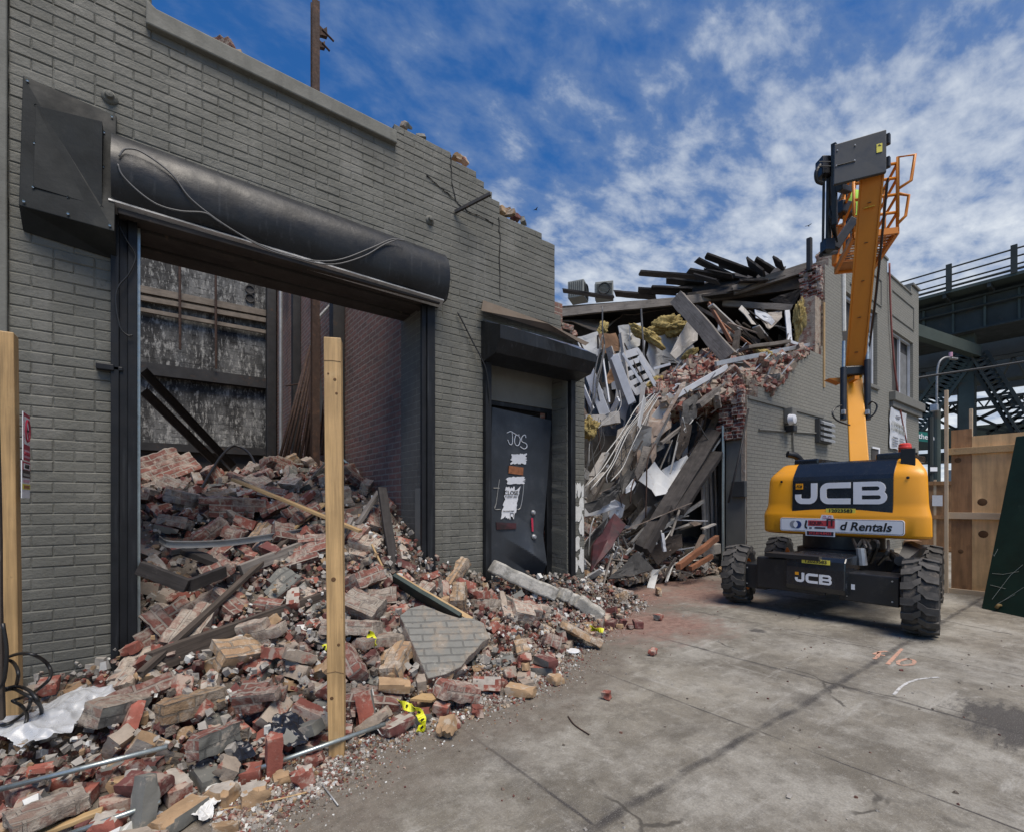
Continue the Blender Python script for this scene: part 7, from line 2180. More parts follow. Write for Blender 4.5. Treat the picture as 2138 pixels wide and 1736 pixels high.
    # loose bricks along the broken top of the wall
    rr = random.Random(13)
    for x, y, k, c_, sc, lab in ((457, 97, 'chunk', 0, .55, 'red brick lump perched on the left part of the wall coping'), (497, 122, 'half', 2, 1, 'buff half brick perched on the wall coping'), (636, 188, 'frag', 1, .8, 'small fragment on the coping left of the steel column'), (795, 268, 'frag', 1, 1, 'fragment on the coping end by the upright block'), (847, 265, 'half', 3, .9, 'crusted half brick on the wall top right of the upright block'), (878, 286, 'frag', 4, 1, 'grey fragment on the sloping wall top'),
                              (955, 330, 'half', 2, .8, 'buff half brick at the crack on the wall top'), (968, 338, 'half', 3, .9, 'crusted half brick right of the crack on the wall top'), (1044, 441, 'half', 2, 1, 'buff brick on the second step of the broken wall'), (1058, 444, 'chunk', 1, .5, 'buff brick lump on the second step of the broken wall'), (1076, 455, 'half', 1, 1, 'dark red brick on the second step of the broken wall'), (1092, 463, 'frag', 4, 1.2, 'grey fragment at the end of the second wall step'), (1185, 683, 'chunk', 0, .5, 'red lump resting above the door hood by the wall end'), (1196, 698, 'half', 0, 1, 'pinkish half brick sliding behind the door hood'), (1172, 678, 'frag', 3, 1, 'crusted fragment behind the flap board above the door')):
        me = PROTO[k][rr.randrange(8)]; o = bpy.data.objects.new({'half': 'half_brick', 'frag': 'brick_fragment', 'chunk': 'masonry_lump'}[k], me); COL.objects.link(o); o.location = Pv(x, y, V0+.12); o.rotation_euler = (rr.uniform(-.4, .4), rr.uniform(-.4, .4), rr.uniform(0, 3)); o.scale = (sc,)*3
        o.material_slots[0].link = 'OBJECT'; o.material_slots[0].material = (CHM if k == 'chunk' else BRM)[min(c_, 2 if k == 'chunk' else 4)]; tag(o, lab, 'masonry lump' if k == 'chunk' else 'broken brick')
    for x, y, lab in ((1119, 438, 'small bird in flight above the broken wall end'), (1688, 472, 'small bird in flight left of the raised basket')):
        p = Pt(x, y, 38); m = MB(); m.lathe([(0, -.11), (.035, -.06), (.045, 0), (.03, .07), (.012, .12), (0, .16)], p, 'x', 8); m.add([p+Vector((.05, .02, .02)), p+Vector((-.06, .02, .02)), p+Vector((-.06, .22, .07)), p+Vector((-.02, .26, .06))], [(0, 1, 2, 3)]); m.add([p+Vector((.05, -.02, .02)), p+Vector((-.06, -.02, .02)), p+Vector((-.06, -.22, .07)), p+Vector((-.02, -.26, .06))], [(0, 1, 2, 3)]); thing(m, 'bird', M['steel'], lab, 'bird', 'birds in flight', smooth=True)
M['knot'] = mat('dark_knot', (.11, .055, .02), .8, var=.3, bump=0)
M['tin2'] = mat('grey_folded_metal', (.26, .26, .255), .5, .45, var=.2, vs=6, bump=.25, bs=14, spot=((.13, .11, .09), 8, .56, .12, .7))
M['conduit2'] = mat('grey_drain_pipe', (.15, .155, .155), .6, .2, var=.2, spot=((.28, .27, .25), 7, .6, .1, .6))
M['greenply2'] = mat('dark_green_board_face', (.01, .026, .022), .55, var=.2, spot=((.05, .06, .05), 6, .62, .1, .5))
M['coping2'] = mat('fallen_coping_concrete', (.27, .26, .23), .9, var=.2, vs=6, bump=.9, bs=40, bd=.008, spot=[((.52, .50, .45), 5, .5, .1, .8), ((.13, .12, .11), 8, .6, .1, .5), ((.30, .15, .09), 7, .64, .06, .6)])
M['film'] = mat('translucent_film', (.62, .64, .66), .28, var=.06, bump=.3, bs=30, trans=.35, alpha=.82)
M['bag'] = mat('black_bag_film', (.012, .014, .02), .3, var=.3, vs=10, bump=.4, bs=30)
M['rag'] = mat('white_cotton_rag', (.62, .62, .60), .9, var=.08, bump=.5, bs=80, spot=((.3, .28, .25), 10, .62, .1, .5))
M['tape'] = mat('yellow_caution_tape', (.66, .66, .03), .45, var=.06, bump=.1)
front()
# ------------------------------------------------------------------ the collapsed two-storey building
CB = empty('collapsed_building', (14, V0, 0), 0, 'grey two storey brick building torn open with splintered roof and hanging debris', 'building')
M['plaster'] = mat('crumbling_plaster', (.30, .25, .20), .95, var=.3, vs=7, bump=1, bs=30, bd=.02, spot=[((.20, .09, .065), 6, .54, .06, .8), ((.42, .38, .33), 9, .58, .06, .7)])
M['redcore'] = brick_mat('exposed_red_brick', (.20, .06, .045), (.11, .045, .04), (.30, .27, .24), .217, .0734, .012, spot=[((.38, .33, .28), 4, .53, .06, .8)], bump=1, bd=.03)
def collapsed():
    b = CB; hw = .217; Z = lambda x, y: P2(x, y)
    poly = [(9.04, -.01)] + [Z(1560, 905), Z(1561, 832), Z(1565, 829), Z(1581, 824), Z(1584, 807), Z(1618, 811), Z(1620, 783), Z(1650, 763), Z(1652, 739), Z(1688, 731), Z(1700, 738), Z(1718, 742)] + [(12.66, 5.5), (12.66, 6.95), (12.95, 7.05), (13.2, 7.5), (13.5, 7.7), (13.8, 8.2), (14.1, 8.5), (17.3, 8.5), (17.3, 8.12), (19.75, 8.12), (19.75, 8.45), (20.5, 8.45), (20.5, -.01)]
    holes = [(13.9, 16.35, 4.68, 6.73), (17.7, 19.95, 4.74, 6.62)]
    u0, u1, z1 = 9.04, 20.5, 8.55; nx, nz_ = int((u1-u0)/hw)+1, int(z1/BH)+1
    occ = [[[inside((u0+(i+.5)*hw, (k+.5)*BH), poly) and not any(a < u0+(i+.5)*hw < c and d < (k+.5)*BH < e for a, c, d, e in holes) for k in range(nz_)] for j in range(1)] for i in range(nx)]
    X = [u0+i*hw for i in range(nx+1)]; Zs = [k*BH for k in range(nz_+1)]
    vs, fs, ms = voxels(occ, X, [V0, V0+.36], Zs, lambda nm, i, j, k: 0 if nm == '-y' or X[i] > 14.2 else (1 if nm != '+y' else 2))
    rr = random.Random(4); mb = MB(); mb.v = [q+(Vector((rr.uniform(-.04, .04), rr.uniform(-.03, .03), rr.uniform(-.02, .02))) if q.x < 14 and q.y > V0+.1 else Vector()) for q in vs]; mb.f = fs; mb.m = ms
    o = mb.build('wall', [M['farpaint'], M['plaster'], M['void']], b); uv_box(o.data)
    def ragged(nm, u, z0, z1, d):
        # torn wall end: courses stepping in and out, welded into one jagged face
        nk, nj = int((z1-z0)/BH), 5; occ = [[[rr.random() < .92-.28*i for k in range(nk)] for j in range(nj)] for i in range(3)]
        vs, fs, ms = voxels(occ, [u-.05*i for i in range(4)], [V0+.02+d/nj*j for j in range(nj+1)], [z0+BH*k for k in range(nk+1)])
        m = MB(); m.v = [q+Vector((rr.uniform(-.015, .015), rr.uniform(-.02, .02), rr.uniform(-.012, .012))) for q in vs]; m.f = fs; m.m = [0]*len(fs); o = m.build(nm, M['redcore'], b); uv_box(o.data); return o
    def part(nm, a, c, m, **k): return MB().span(a, c).build(nm, m, b, **k)
    # far return wall and rear walls give the shell its depth
    o = part('return_wall', (20.15, V0+.37, 0), (20.5, 14, 8.1), M['farpaint']); uv_box(o.data)
    part('rear_wall', (4.8, 9.9, 0), (20.1, 10.2, 6.2), M['rearwall'])
    o = part('party_wall', (4.7, 5.3, 0), (4.95, 13, 4.4), M['innerbrick']); uv_box(o.data)
    # wall end at the pier: red core above, painted reveal and black post below
    ragged('exposed_brick_end', 9.037, 2.62, 3.62, .5)
    part('door_reveal', (9.0, V0+.015, 0), (9.037, V0+.4, 2.6), M['paintd'], bevel=.004); part('plaster_edge', (8.99, V0+.01, 1.5), (9.036, V0+.09, 2.9), M['plaster'])
    part('door_post', (8.93, V0+.42, 0), (9.02, V0+.52, 2.95), M['black'], bevel=.006); MB().tube([(8.9, V0+.40, 0), (8.9, V0+.40, 2.9)], .03, 8).build('downpipe', M['galv'], b)
    q = MB().box(Pu(1546, 1020, 9.0)+Vector((-.05, 0, 0)), (.1, .26, .30)).build('meter_box', M['machgrey'], b, bevel=.01); MB().box(Pu(1550, 1012, 8.94), (.004, .06, .1)).build('paper_tag', M['paper'], q)
    # upper pier end
    o = part('pier_end', (12.3, V0+.05, 4.0), (12.64, V0+.42, 6.2), M['plaster']); ragged('pier_end_brick', 12.655, 6.2, 7.06, .46)
    part('batten', (12.6, V0-.03, 4.1), (12.66, V0-.002, 6.1), M['lumberx']); part('metal_flue', (12.46, V0+.2, 6.9), (12.57, V0+.31, 7.7), M['steel'], bevel=.02)
    # front features
    part('belt_course', (9.06, V0-.03, 3.37), (12.6, V0-.002, 3.43), M['paintd'], bevel=.006)
    part('sill_band', (17.45, V0-.16, 4.42), (20.62, V0-.002, 4.68), M['paintd'], bevel=.01); part('sill_band', (17.5, V0-.09, 4.24), (20.58, V0-.002, 4.415), M['paintd'], bevel=.01); part('sill_band', (13.8, V0-.06, 4.56), (16.45, V0-.002, 4.66), M['paintd'], bevel=.01)
    part('parapet_cap', (17.35, V0-.03, 8.13), (19.72, V0+.39, 8.19), M['paintd'], bevel=.01); part('parapet_cap', (14.2, V0-.03, 8.51), (17.32, V0+.39, 8.58), M['paintd'], bevel=.01); part('parapet_cap', (19.74, V0-.05, 8.46), (20.55, V0+.39, 8.54), M['paintd'], bevel=.01)
    for a, c in ((14.3, 16.7), (17.75, 19.9)): MB().span((a, V0-.022, 7.74), (c, V0-.002, 7.78)).build('string_course', M['paintd'], b); MB().span((a, V0-.022, 7.0), (c, V0-.002, 7.04)).build('string_course', M['paintd'], b); MB().span((c, V0-.022, 7.0), (c+.05, V0-.002, 7.78)).build('string_course', M['paintd'], b)
    for a, c, d, e in holes:
        w = MB().span((a, V0+.18, d), (c, V0+.2, e)).build('window', M['void'], b)
        for (p, q) in (((a+.0, V0+.08, d), (a+.07, V0+.15, e)), ((c-.07, V0+.08, d), (c, V0+.15, e)), ((a+.07, V0+.08, e-.07), (c-.07, V0+.15, e)), (((a+c)/2-.04, V0+.085, d), ((a+c)/2+.04, V0+.145, e-.07)), ((a+.07, V0+.08, d), (c-.07, V0+.15, d+.05))): MB().span(p, q).build('frame', M['shutter'], w)
        MB().span((c-.9, V0+.16, d+.05), (c-.1, V0+.175, e-.4)).build('curtain', M['tin2'], w)
    lv = MB().span((12.14, V0-.10, 2.78), (12.86, V0-.002, 3.32)).build('vent_louvre', M['machgrey'], b)
    for k in range(4): MB().prism([(12.17, V0-.11, 2.83+.125*k), (12.17, V0-.18, 2.80+.125*k), (12.17, V0-.18, 2.85+.125*k), (12.17, V0-.11, 2.90+.125*k)], (.66, 0, 0)).build('louvre_blade', M['tin'], lv)
    p = Pv(1650, 868, V0-.09); q = MB().box(p, (.22, .18, .34)).build('junction_box', M['paintd'], b, bevel=.02); MB().box(p+Vector((.0, -.02, -.27)), (.16, .18, .14)).build('wall_lamp', M['machblack'], b, bevel=.02); MB().lathe([(0, -.12), (.09, -.1), (.11, 0), (.0, .01)], p+Vector((-.17, -.06, -.1)), 'y', 14).build('flood_lamp', M['white'], b, smooth=40)
    MB().tube([Pv(1656, 893, V0-.03), Pv(1656, 926, V0-.03), Pv(1658, 952, V0-.03)], .02, 6).build('conduit', M['paintd'], b); MB().tube([Pv(1585, 896, V0-.02), Pv(1720, 905, V0-.02)], .02, 6).build('conduit', M['paintd'], b)
    MB().tube([Pv(1761, 571, V0-.03), Pv(1762, 692, V0-.03)], .05, 8).build('paint_run', M['flake'], b)  # pale conduit pipe running down the front
    w = MB().span((15.9, V0-.015, 2.35), (16.5, V0-.002, 2.9)).build('window', M['void'], b); MB().span((16.42, V0-.04, 2.3), (16.5, V0-.016, 2.95)).build('frame', M['white'], w); MB().span((15.9, V0-.04, 2.9), (16.42, V0-.016, 2.95)).build('frame', M['white'], w)
    # what is left of the roof: deck, ceiling, rim joists
    A = [Pv(1160, 640, 9.2), Pv(1412, 622, 7.3), Pv(1540, 605, 6.1), Pv(1690, 560, 4.95)]
    m = MB(); back = [Vector((6.5, 12.9, 6.25)), Vector((9.5, 12.9, 6.3)), Vector((13, 12.9, 6.4)), Vector((20, 12.9, 6.4))]
    n = 4; m.v = A+back+[Vector((20.1, 4.95, 6.5))]; m.f = [[0, 1, 5, 4], [1, 2, 6, 5], [2, 3, 7, 6], [3, 8, 7]]; m.m = [0]*4
    o = m.build('roof_deck', M['darkwood'], b); s = o.modifiers.new('s', 'SOLIDIFY'); s.thickness = .06
    o = sheet('ceiling', [Pv(1165, 668, 9.3), Pv(1260, 690, 8.6), Pv(1300, 655, 8.6), Pv(1410, 640, 7.6), Pv(1440, 650, 8.6), Pv(1300, 672, 10.5), Pv(1180, 675, 11)], M['plaster2'], None, None, .02, .05, parent=b)
    return b
M['rearwall'] = mat('grimy_rear_wall', (.27, .255, .235), .9, var=.35, vs=.9, bump=.3, spot=[((.05, .047, .045), 1.2, .5, .12, .8), ((.30, .29, .27), 3, .6, .08, .6)])
M['plaster2'] = mat('stained_ceiling_plaster', (.24, .20, .165), .9, var=.25, vs=3, bump=.4, spot=[((.08, .06, .045), 3, .54, .12, .8), ((.42, .39, .35), 4, .6, .08, .7)])
collapsed()
def gapbase():
    # sloping debris: floor pile at the mouth of the bay, and the tongue of brick higher up
    rr = random.Random(31)
    def loft(rows, nu, nv, amp, seed):
        mb = MB(); R_ = [spline([Vector(p) for p in r_], 8) for r_ in rows]; 
        def at(r_, s): k = s*(len(r_)-1); i = min(int(k), len(r_)-2); return r_[i]*(1-(k-i))+r_[i+1]*(k-i)
        for j in range(nv+1):
            t = j/nv*(len(R_)-1); a = min(int(t), len(R_)-2); f = t-a
            for i in range(nu+1):
                p = at(R_[a], i/nu)*(1-f)+at(R_[a+1], i/nu)*f; q = p*1.0; p = p+Vector((0, -.4, 1))*(noise.noise(q*3+Vector((seed, 0, 0)))*amp+noise.cell(q*8)*amp*.35+noise.noise(q*13)*amp*.3); mb.v.append(p)
        mb.f = [[j*(nu+1)+i, j*(nu+1)+i+1, (j+1)*(nu+1)+i+1, (j+1)*(nu+1)+i] for j in range(nv) for i in range(nu)]; mb.m = [0]*len(mb.f); return mb
    floor = [[(4.7, 4.75, .25), (6.0, 5.0, .1), (7.3, 5.0, .08), (8.9, 4.95, .1)], [(4.75, 5.4, .95), (6.0, 5.7, .65), (7.4, 5.9, .42), (8.9, 5.8, .3)], [(4.9, 6.4, 2.0), (6.2, 6.6, 1.65), (7.6, 6.8, 1.0), (8.9, 6.8, .6)], [(5.0, 7.6, 2.5), (6.5, 7.8, 2.0), (8, 8, 1.3), (9.2, 8, .8)], [(5, 9.6, 2.1), (6.8, 9.6, 1.7), (8.3, 9.6, 1.0), (9.6, 9.6, .8)]]
    m = loft(floor, 70, 60, .13, 3); o = tag(m.build('rubble', M['palerubble'], local=False), 'mixed debris heaped on the floor of the collapsed bay', 'rubble', None, 'stuff')
    tong = [[Pv(*p) for p in ((1385, 788, 7.0), (1480, 738, 6.1), (1560, 740, 5.5), (1650, 733, 5.0), (1700, 726, 4.85))], [Pv(*p) for p in ((1360, 818, 6.4), (1445, 785, 5.6), (1540, 780, 5.0), (1630, 764, 4.72), (1680, 738, 4.62))], [Pv(*p) for p in ((1335, 868, 6.1), (1415, 852, 5.4), (1500, 838, 4.95), (1562, 828, 4.7), (1618, 802, 4.6))], [Pv(*p) for p in ((1350, 890, 6.8), (1430, 875, 6.2), (1500, 862, 5.6), (1555, 852, 5.0), (1600, 830, 4.85))]]
    m2 = loft(tong, 60, 26, .11, 7); tag(m2.build('rubble', M['tonguebase'], local=False), 'tongue of crushed pink brick sliding over the broken wall', 'rubble', None, 'stuff')
    # crumbs over both, as masses, and the larger bricks as single pieces
    mb = MB(); fl = m.v; tv = m2.v
    for p in fl: p
    for k in range(4200):
        src, sm = (tv, rr.uniform(.05, .16)) if k < 1900 else (fl, rr.uniform(.02, .10))
        p = src[rr.randrange(len(src))]
        if src is fl and p.y > 8: continue
        rock_mesh(mb, p+Vector((rr.uniform(-.1, .1), rr.uniform(-.08, .05), .02)), sm, rr, rr.choice((0, 0, 0, 1, 3, 3, 3, 3) if src is tv else (0, 2, 3, 3, 3, 4, 4, 5)))
    tag(mb.build('gravel', [BRM[0], BRM[1], BRM[2], BRM[3], M['concrete'], M['drywall']], local=False), 'brick crumbs and plaster bits strewn through the collapsed bay', 'gravel', None, 'stuff')
    return fl, tv
M['palerubble'] = mat('pale_plaster_rubble', (.27, .225, .185), .95, var=.35, vs=8, bump=1, bs=30, bd=.03, spot=[((.28, .13, .10), 7, .54, .06, .8), ((.46, .43, .39), 10, .56, .05, .85), ((.06, .055, .05), 5, .58, .08, .7)])
M['tonguebase'] = mat('crushed_pink_brick', (.33, .185, .15), .95, var=.35, vs=9, bump=1, bs=30, bd=.03, spot=[((.40, .33, .28), 8, .52, .06, .85), ((.12, .06, .05), 5, .56, .1, .8)])
FL, TV = gapbase()
def gap_bricks():
    rr = random.Random(12)
    def put(src, n, lab, grp, lo, hi, kinds):
        for k in range(n):
            p = src[rr.randrange(len(src))]
            if p.y > hi or p.y < lo: continue
            kd = rr.choice(kinds); o = bpy.data.objects.new({'brick': 'brick', 'half': 'half_brick', 'chunk': 'masonry_lump', 'frag': 'brick_fragment'}[kd], PROTO[kd][rr.randrange(8)]); COL.objects.link(o); o.location = p+Vector((rr.uniform(-.05, .05), rr.uniform(-.08, .02), .05)); o.rotation_euler = (rr.uniform(-.9, .9), rr.uniform(-.9, .9), rr.uniform(0, 6)); o.scale = (rr.uniform(.95, 1.15),)*3
            c_ = rr.choice((0, 0, 0, 1, 3)); o.material_slots[0].link = 'OBJECT'; o.material_slots[0].material = CHM[(0, 0, 0, 2)[min(c_, 3)]] if kd == 'chunk' else BRM[c_]
            tag(o, lab[kd], {'brick': 'brick', 'half': 'broken brick', 'chunk': 'masonry lump', 'frag': 'brick fragment'}[kd], grp)
    put(TV, 150, {'half': 'broken brick in the pink brick slide over the torn wall', 'chunk': 'lump of bricks in the pink brick slide over the torn wall', 'brick': 'whole brick in the pink brick slide over the torn wall'}, 'bricks in the slide over the torn wall', 0, 9, ('half', 'half', 'chunk'))
    put(FL, 80, {'half': 'broken brick on the floor of the collapsed bay', 'chunk': 'lump of bricks on the floor of the collapsed bay', 'frag': 'fragment on the floor of the collapsed bay'}, 'bricks on the floor of the collapsed bay', 0, 7.2, ('half', 'frag', 'frag', 'chunk'))
gap_bricks()
def gap():
    S = lambda nm, pts, v, m, lab, cat, **k: sheet(nm, [Pv(x, y, (v if not isinstance(v, (list, tuple)) else v[i])) for i, (x, y) in enumerate(pts)], M[m], lab, cat, **k)
    B = lambda nm, a, b, w, h, m, lab, cat, **k: beam(nm, Pv(*a), Pv(*b), w, h, M[m], lab, cat, **k)
    # roof timbers and the fan of roof boards
    B('roof_joist', (1158, 655, 9.1), (1412, 630, 7.3), .1, .20, 'greywood', 'long grey joist along the left broken roof edge', 'joist', split=True); B('roof_joist', (1432, 626, 7.2), (1694, 588, 4.95), .1, .30, 'oldwood', 'deep brown joist running into the brick pier', 'joist', split=True)
    B('roof_joist', (1530, 607, 6.2), (1696, 556, 4.9), .12, .22, 'greywood', 'upper grey joist rising to the top of the brick pier', 'joist', split=True); B('roof_joist', (1425, 627, 7.0), (1510, 618, 6.6), .06, .2, 'greywood', 'short pale joist stub above the fallen beam', 'joist', split=True)
    B('roof_joist', (1508, 634, 6.6), (1655, 644, 5.2), .1, .15, 'greywood', 'lower joist spanning below the deep brown joist', 'joist', split=True)
    for i, (x0, y0, x1, y1, v0, v1, lab) in enumerate(((1334, 570, 1520, 584, 8.6, 6.8, 'longest level roof board jutting left against the sky'), (1436, 565, 1556, 587, 7.2, 6.2, 'third highest roof board jutting left'), (1453, 542, 1531, 580, 7.0, 6.4, 'second highest roof board jutting up left'), (1473, 534, 1583, 574, 6.8, 5.9, 'highest roof board jutting up left against the sky'), (1561, 546, 1596, 573, 6.0, 5.6, 'short left board of the right hand pair'), (1576, 543, 1613, 566, 5.8, 5.5, 'short right board of the right hand pair'), (1617, 545, 1634, 556, 5.5, 5.3, 'small board stub near the pier'),
                              (1390, 586, 1470, 594, 7.8, 7.0, 'thin board below the longest level board'), (1331, 606, 1430, 612, 8.4, 7.4, 'low board at the rear roof edge'), (1283, 613, 1370, 620, 9.2, 8.2, 'low grey board right of the rooftop units'), (1174, 607, 1282, 622, 10.2, 9.2, 'low board across the foot of the rooftop units'), (1360, 602, 1445, 606, 8, 7.2, 'dark board lying on the rear roof edge'), (1540, 590, 1600, 588, 6.1, 5.6, 'dark board flat above the upper grey joist'))):
        B('roof_board', (x0, y0, v0), (x1, y1, v1), .36, .05, 'darkwood', lab, 'roof board', up=(.35, -.55, .75), split=True, group='splintered roof boards')
    for k, (x0, y0, x1, y1) in enumerate(((1452, 577, 1500, 590), (1470, 566, 1530, 578), (1500, 552, 1560, 572))): B('roof_board', (x0, y0, 6.9), (x1, y1, 6.2), .22, .03, 'darkwood', 'dark board overlapping in the thick of the roof board fan', 'roof board', up=(.35, -.55, .75), split=True, group='splintered roof boards')
    B('fallen_beam', (1414, 622, 6.5), (1524, 748, 5.3), .16, .32, 'greywood', 'big grey beam broken loose and leaning across the upper floor', 'beam', split=True)
    B('timber_lath', (1480, 634, 6.3), (1534, 727, 5.5), .05, .08, 'redwood', 'reddish splintered lath right of the big leaning beam', 'lath', split=True); B('timber_lath', (1498, 668, 6.2), (1568, 722, 5.3), .04, .05, 'redwood', 'thin orange lath crossing behind the reddish lath', 'lath', split=True)
    B('timber_pole', (1452, 640, 6.9), (1588, 716, 5.6), .08, .08, 'oldwood', 'dark pole sloping behind the reddish lath', 'pole', split=True); B('timber_post', (1541, 692, 5.5), (1533, 742, 5.4), .12, .1, 'oldwood', 'short brown post stub on the upper floor', 'post', split=True)
    B('timber_plank', (1552, 728, 5.2), (1640, 716, 4.9), .3, .07, 'greywood', 'broad grey plank resting on the brick slide', 'plank', split=True); B('metal_angle', (1494, 760, 5.1), (1690, 720, 4.72), .05, .09, 'tin', 'long grey metal angle lying along the brick slide', 'metal angle')
    B('timber_plank', (1409, 828, 5.4), (1518, 766, 5.0), .05, .10, 'shutter', 'long pale plank lying down the brick slide', 'plank'); B('timber_stud', (1643, 650, 5.2), (1650, 724, 5.0), .10, .08, 'shutter', 'white stud standing beside the brick pier', 'stud'); B('timber_stud', (1648, 713, 4.9), (1688, 730, 4.75), .06, .07, 'shutter', 'white stud leaning at the foot of the pier', 'stud')
    S('ceiling_sheet', [(1581, 654), (1634, 645), (1633, 663), (1606, 684), (1590, 672)], [5.8, 5.4, 5.3, 5.4, 5.7], 'board', 'torn grey ceiling sheet hanging under the joists', 'ceiling sheet', bend=.06); S('roof_felt', [(1608, 625), (1674, 602), (1660, 636), (1622, 634)], [5.6, 5.1, 5.2, 5.5], 'darkwood', 'black roof felt flap below the upper joists', 'roof felt', bend=.08)
    # hanging partitions and wallboard
    P_ = [([(1203, 704), (1247, 692), (1266, 728), (1236, 752), (1215, 742)], 7.6, 'drywall', 'white wallboard corner above the door hood'), ([(1247, 698), (1283, 696), (1304, 731), (1262, 738)], 7.5, 'tan', 'brown hardboard sheet beside the white corner board'), ([(1264, 795), (1284, 736), (1298, 790), (1272, 802)], 7.3, 'tan', 'tall brown hardboard strip left of the white louvre'),
          ([(1292, 680), (1338, 674), (1334, 722), (1300, 736)], 7.4, 'drywall', 'white wallboard above the louvre'), ([(1356, 708), (1412, 692), (1424, 758), (1380, 758), (1372, 796), (1350, 742)], 7.0, 'drywall', 'tall torn white wallboard right of the louvre'), ([(1436, 668), (1458, 687), (1455, 711), (1409, 750), (1400, 739)], 6.4, 'plaster2b', 'speckled ceiling slab with yellow wool behind it'), ([(1408, 752), (1440, 720), (1458, 740), (1440, 770)], 6.5, 'drywall', 'white board patch under the speckled slab')]
    for i, (pts, v, m, lab) in enumerate(P_): S('wallboard', pts, v, m, lab, 'wallboard', seed=i, bend=.04)
    S('wallboard', [(1255, 800), (1290, 790), (1300, 835), (1262, 850)], 7.9, 'void2', 'dark gap board behind the louvre foot', 'wallboard')  # shade of the gap painted as a dark sheet
    def wool(name, x, y, v, s, lab, seed):
        bm = bmesh.new(); bmesh.ops.create_icosphere(bm, subdivisions=5, radius=1)
        for q in bm.verts: p = q.co.copy(); o_ = Vector((seed, 0, 0)); q.co = p*(1+.75*noise.noise(p*1.2+o_)+.42*noise.noise(p*3.2+o_)+.28*(.5-abs(noise.noise(p*7+o_)))+.14*noise.noise(p*16)+.08*noise.noise(p*34)); q.co.x *= s[0]; q.co.y *= s[1]; q.co.z *= s[2]
        me = bpy.data.meshes.new(name); bm.to_mesh(me); bm.free(); me.materials.append(M['insul']); [setattr(f, 'use_smooth', True) for f in me.polygons]; o = bpy.data.objects.new(name, me); COL.objects.link(o); o.location = Pv(x, y, v); o.rotation_euler = (.2, s[3], R(-37)); tag(o, lab, 'insulation')
    for i, (x, y, v, s, lab) in enumerate(((1400, 680, 6.9, (.36, .2, .20, -.25), 'biggest yellow glass wool bundle hanging under the ceiling'), (1352, 702, 7.0, (.36, .15, .12, .55), 'yellow glass wool trailing left of the biggest bundle'), (1442, 738, 6.3, (.16, .08, .08, -.7), 'yellow wool edge under the speckled slab'), (1230, 893, 5.6, (.12, .1, .16, .4), 'yellow wool hanging by the end of the painted wall'), (1368, 800, 6.6, (.22, .12, .10, -.6), 'upper yellow wool clump on the debris edge'), (1385, 816, 6.2, (.26, .12, .10, -.3), 'lower yellow wool clump on the debris edge'), (1258, 690, 8, (.12, .1, .16, .2), 'yellow wool under the left roof edge'), (1668, 668, 4.95, (.1, .12, .42, 0), 'tall strip of yellow wool beside the brick pier'), (1590, 738, 5.0, (.15, .1, .08, .1), 'pale yellow wool on the right of the brick slide'))): wool('insulation', x, y, v, s, lab, i*3.1)
    # louvred white joinery
    def ladder(corners, v, n, lab):
        a, b, c, d = [Pv(x, y, v) for x, y in corners]; e = empty('louvre_panel', tuple((c+d)/2), 0, lab, 'louvre'); 
        for p, q in ((a, d), (b, c)): MB().beam(p, q, .04, .10, (b-a)).build('stile', M['shutter'], e)
        for k in range(n): t = k/(n-1); t = t*.92+.04; MB().beam(a*(1-t)+d*t, b*(1-t)+c*t, .03, .16 if k in (0, n-1) else .11, (d-a)).build('slat', M['shutter'], e)
    ladder(((1278, 746), (1330, 730), (1373, 796), (1328, 822)), 6.7, 5, 'wide white louvred panel tilted in the torn upper floor')
    for i, (x0, y0, x1, y1, w, lab) in enumerate(((1283, 742, 1320, 842, .16, 'white board strip left of the louvred panel'), (1229, 772, 1264, 868, .2, 'broad white board hanging left by the painted wall'), (1215, 800, 1238, 856, .08, 'thin white strip hanging at the wall end'), (1275, 864, 1292, 832, .14, 'short white plank lying on the floor edge'), (1266, 862, 1279, 892, .05, 'narrow white stick hanging below the floor edge'), (1333, 742, 1372, 812, .08, 'white stile leaning right of the louvred panel'), (1300, 738, 1340, 800, .05, 'slim white stick inside the louvred panel'), (1258, 742, 1272, 840, .04, 'slim white stick left of the brown strip'), (1365, 770, 1400, 760, .06, 'white stick lying under the torn wallboard'), (1447, 770, 1480, 735, .07, 'grey stud leaning by the brick slide top'), (1380, 790, 1432, 772, .06, 'white lath over the yellow wool'))):
        B('white_board', (x0, y0, 6.5+.1*(i % 3)), (x1, y1, 6.2+.1*(i % 3)), .03, w, 'shutter', lab, 'white board', split=True)
    for i, (pts, lab) in enumerate((([(1258, 700), (1252, 730), (1240, 790), (1236, 850), (1222, 900)], 'grey cable bundle hanging left of the brown strip'), ([(1262, 720), (1255, 760), (1245, 800), (1255, 850), (1262, 880)], 'second grey cable hanging left of the brown strip'), ([(1258, 640), (1258, 690), (1262, 730), (1248, 800), (1240, 845)], 'long dark wire dropping from the roof edge'), ([(1248, 870), (1252, 930), (1258, 970), (1270, 1000)], 'brown wire hanging below the floor edge'), ([(1232, 905), (1228, 960), (1219, 1020)], 'pale wire hanging beside the painted wall'))): wireobj('hanging_wire', [Pv(x, y, 6.4) for x, y in pts], .014, M['wire'] if i != 3 else M['rust'], lab, 'wire')
    # floor edge, sagging sheets, conduits
    B('floor_beam', (1222, 880, 6.6), (1292, 872, 6.2), .2, .22, 'plaster2b', 'pale broken floor beam stub at the wall end', 'beam'); S('wallboard', [(1218, 912), (1330, 905), (1325, 1000), (1225, 1010)], 7.4, 'void2', 'dark back board under the broken floor', 'wallboard')  # second sheet is the cavity's shade, painted dark
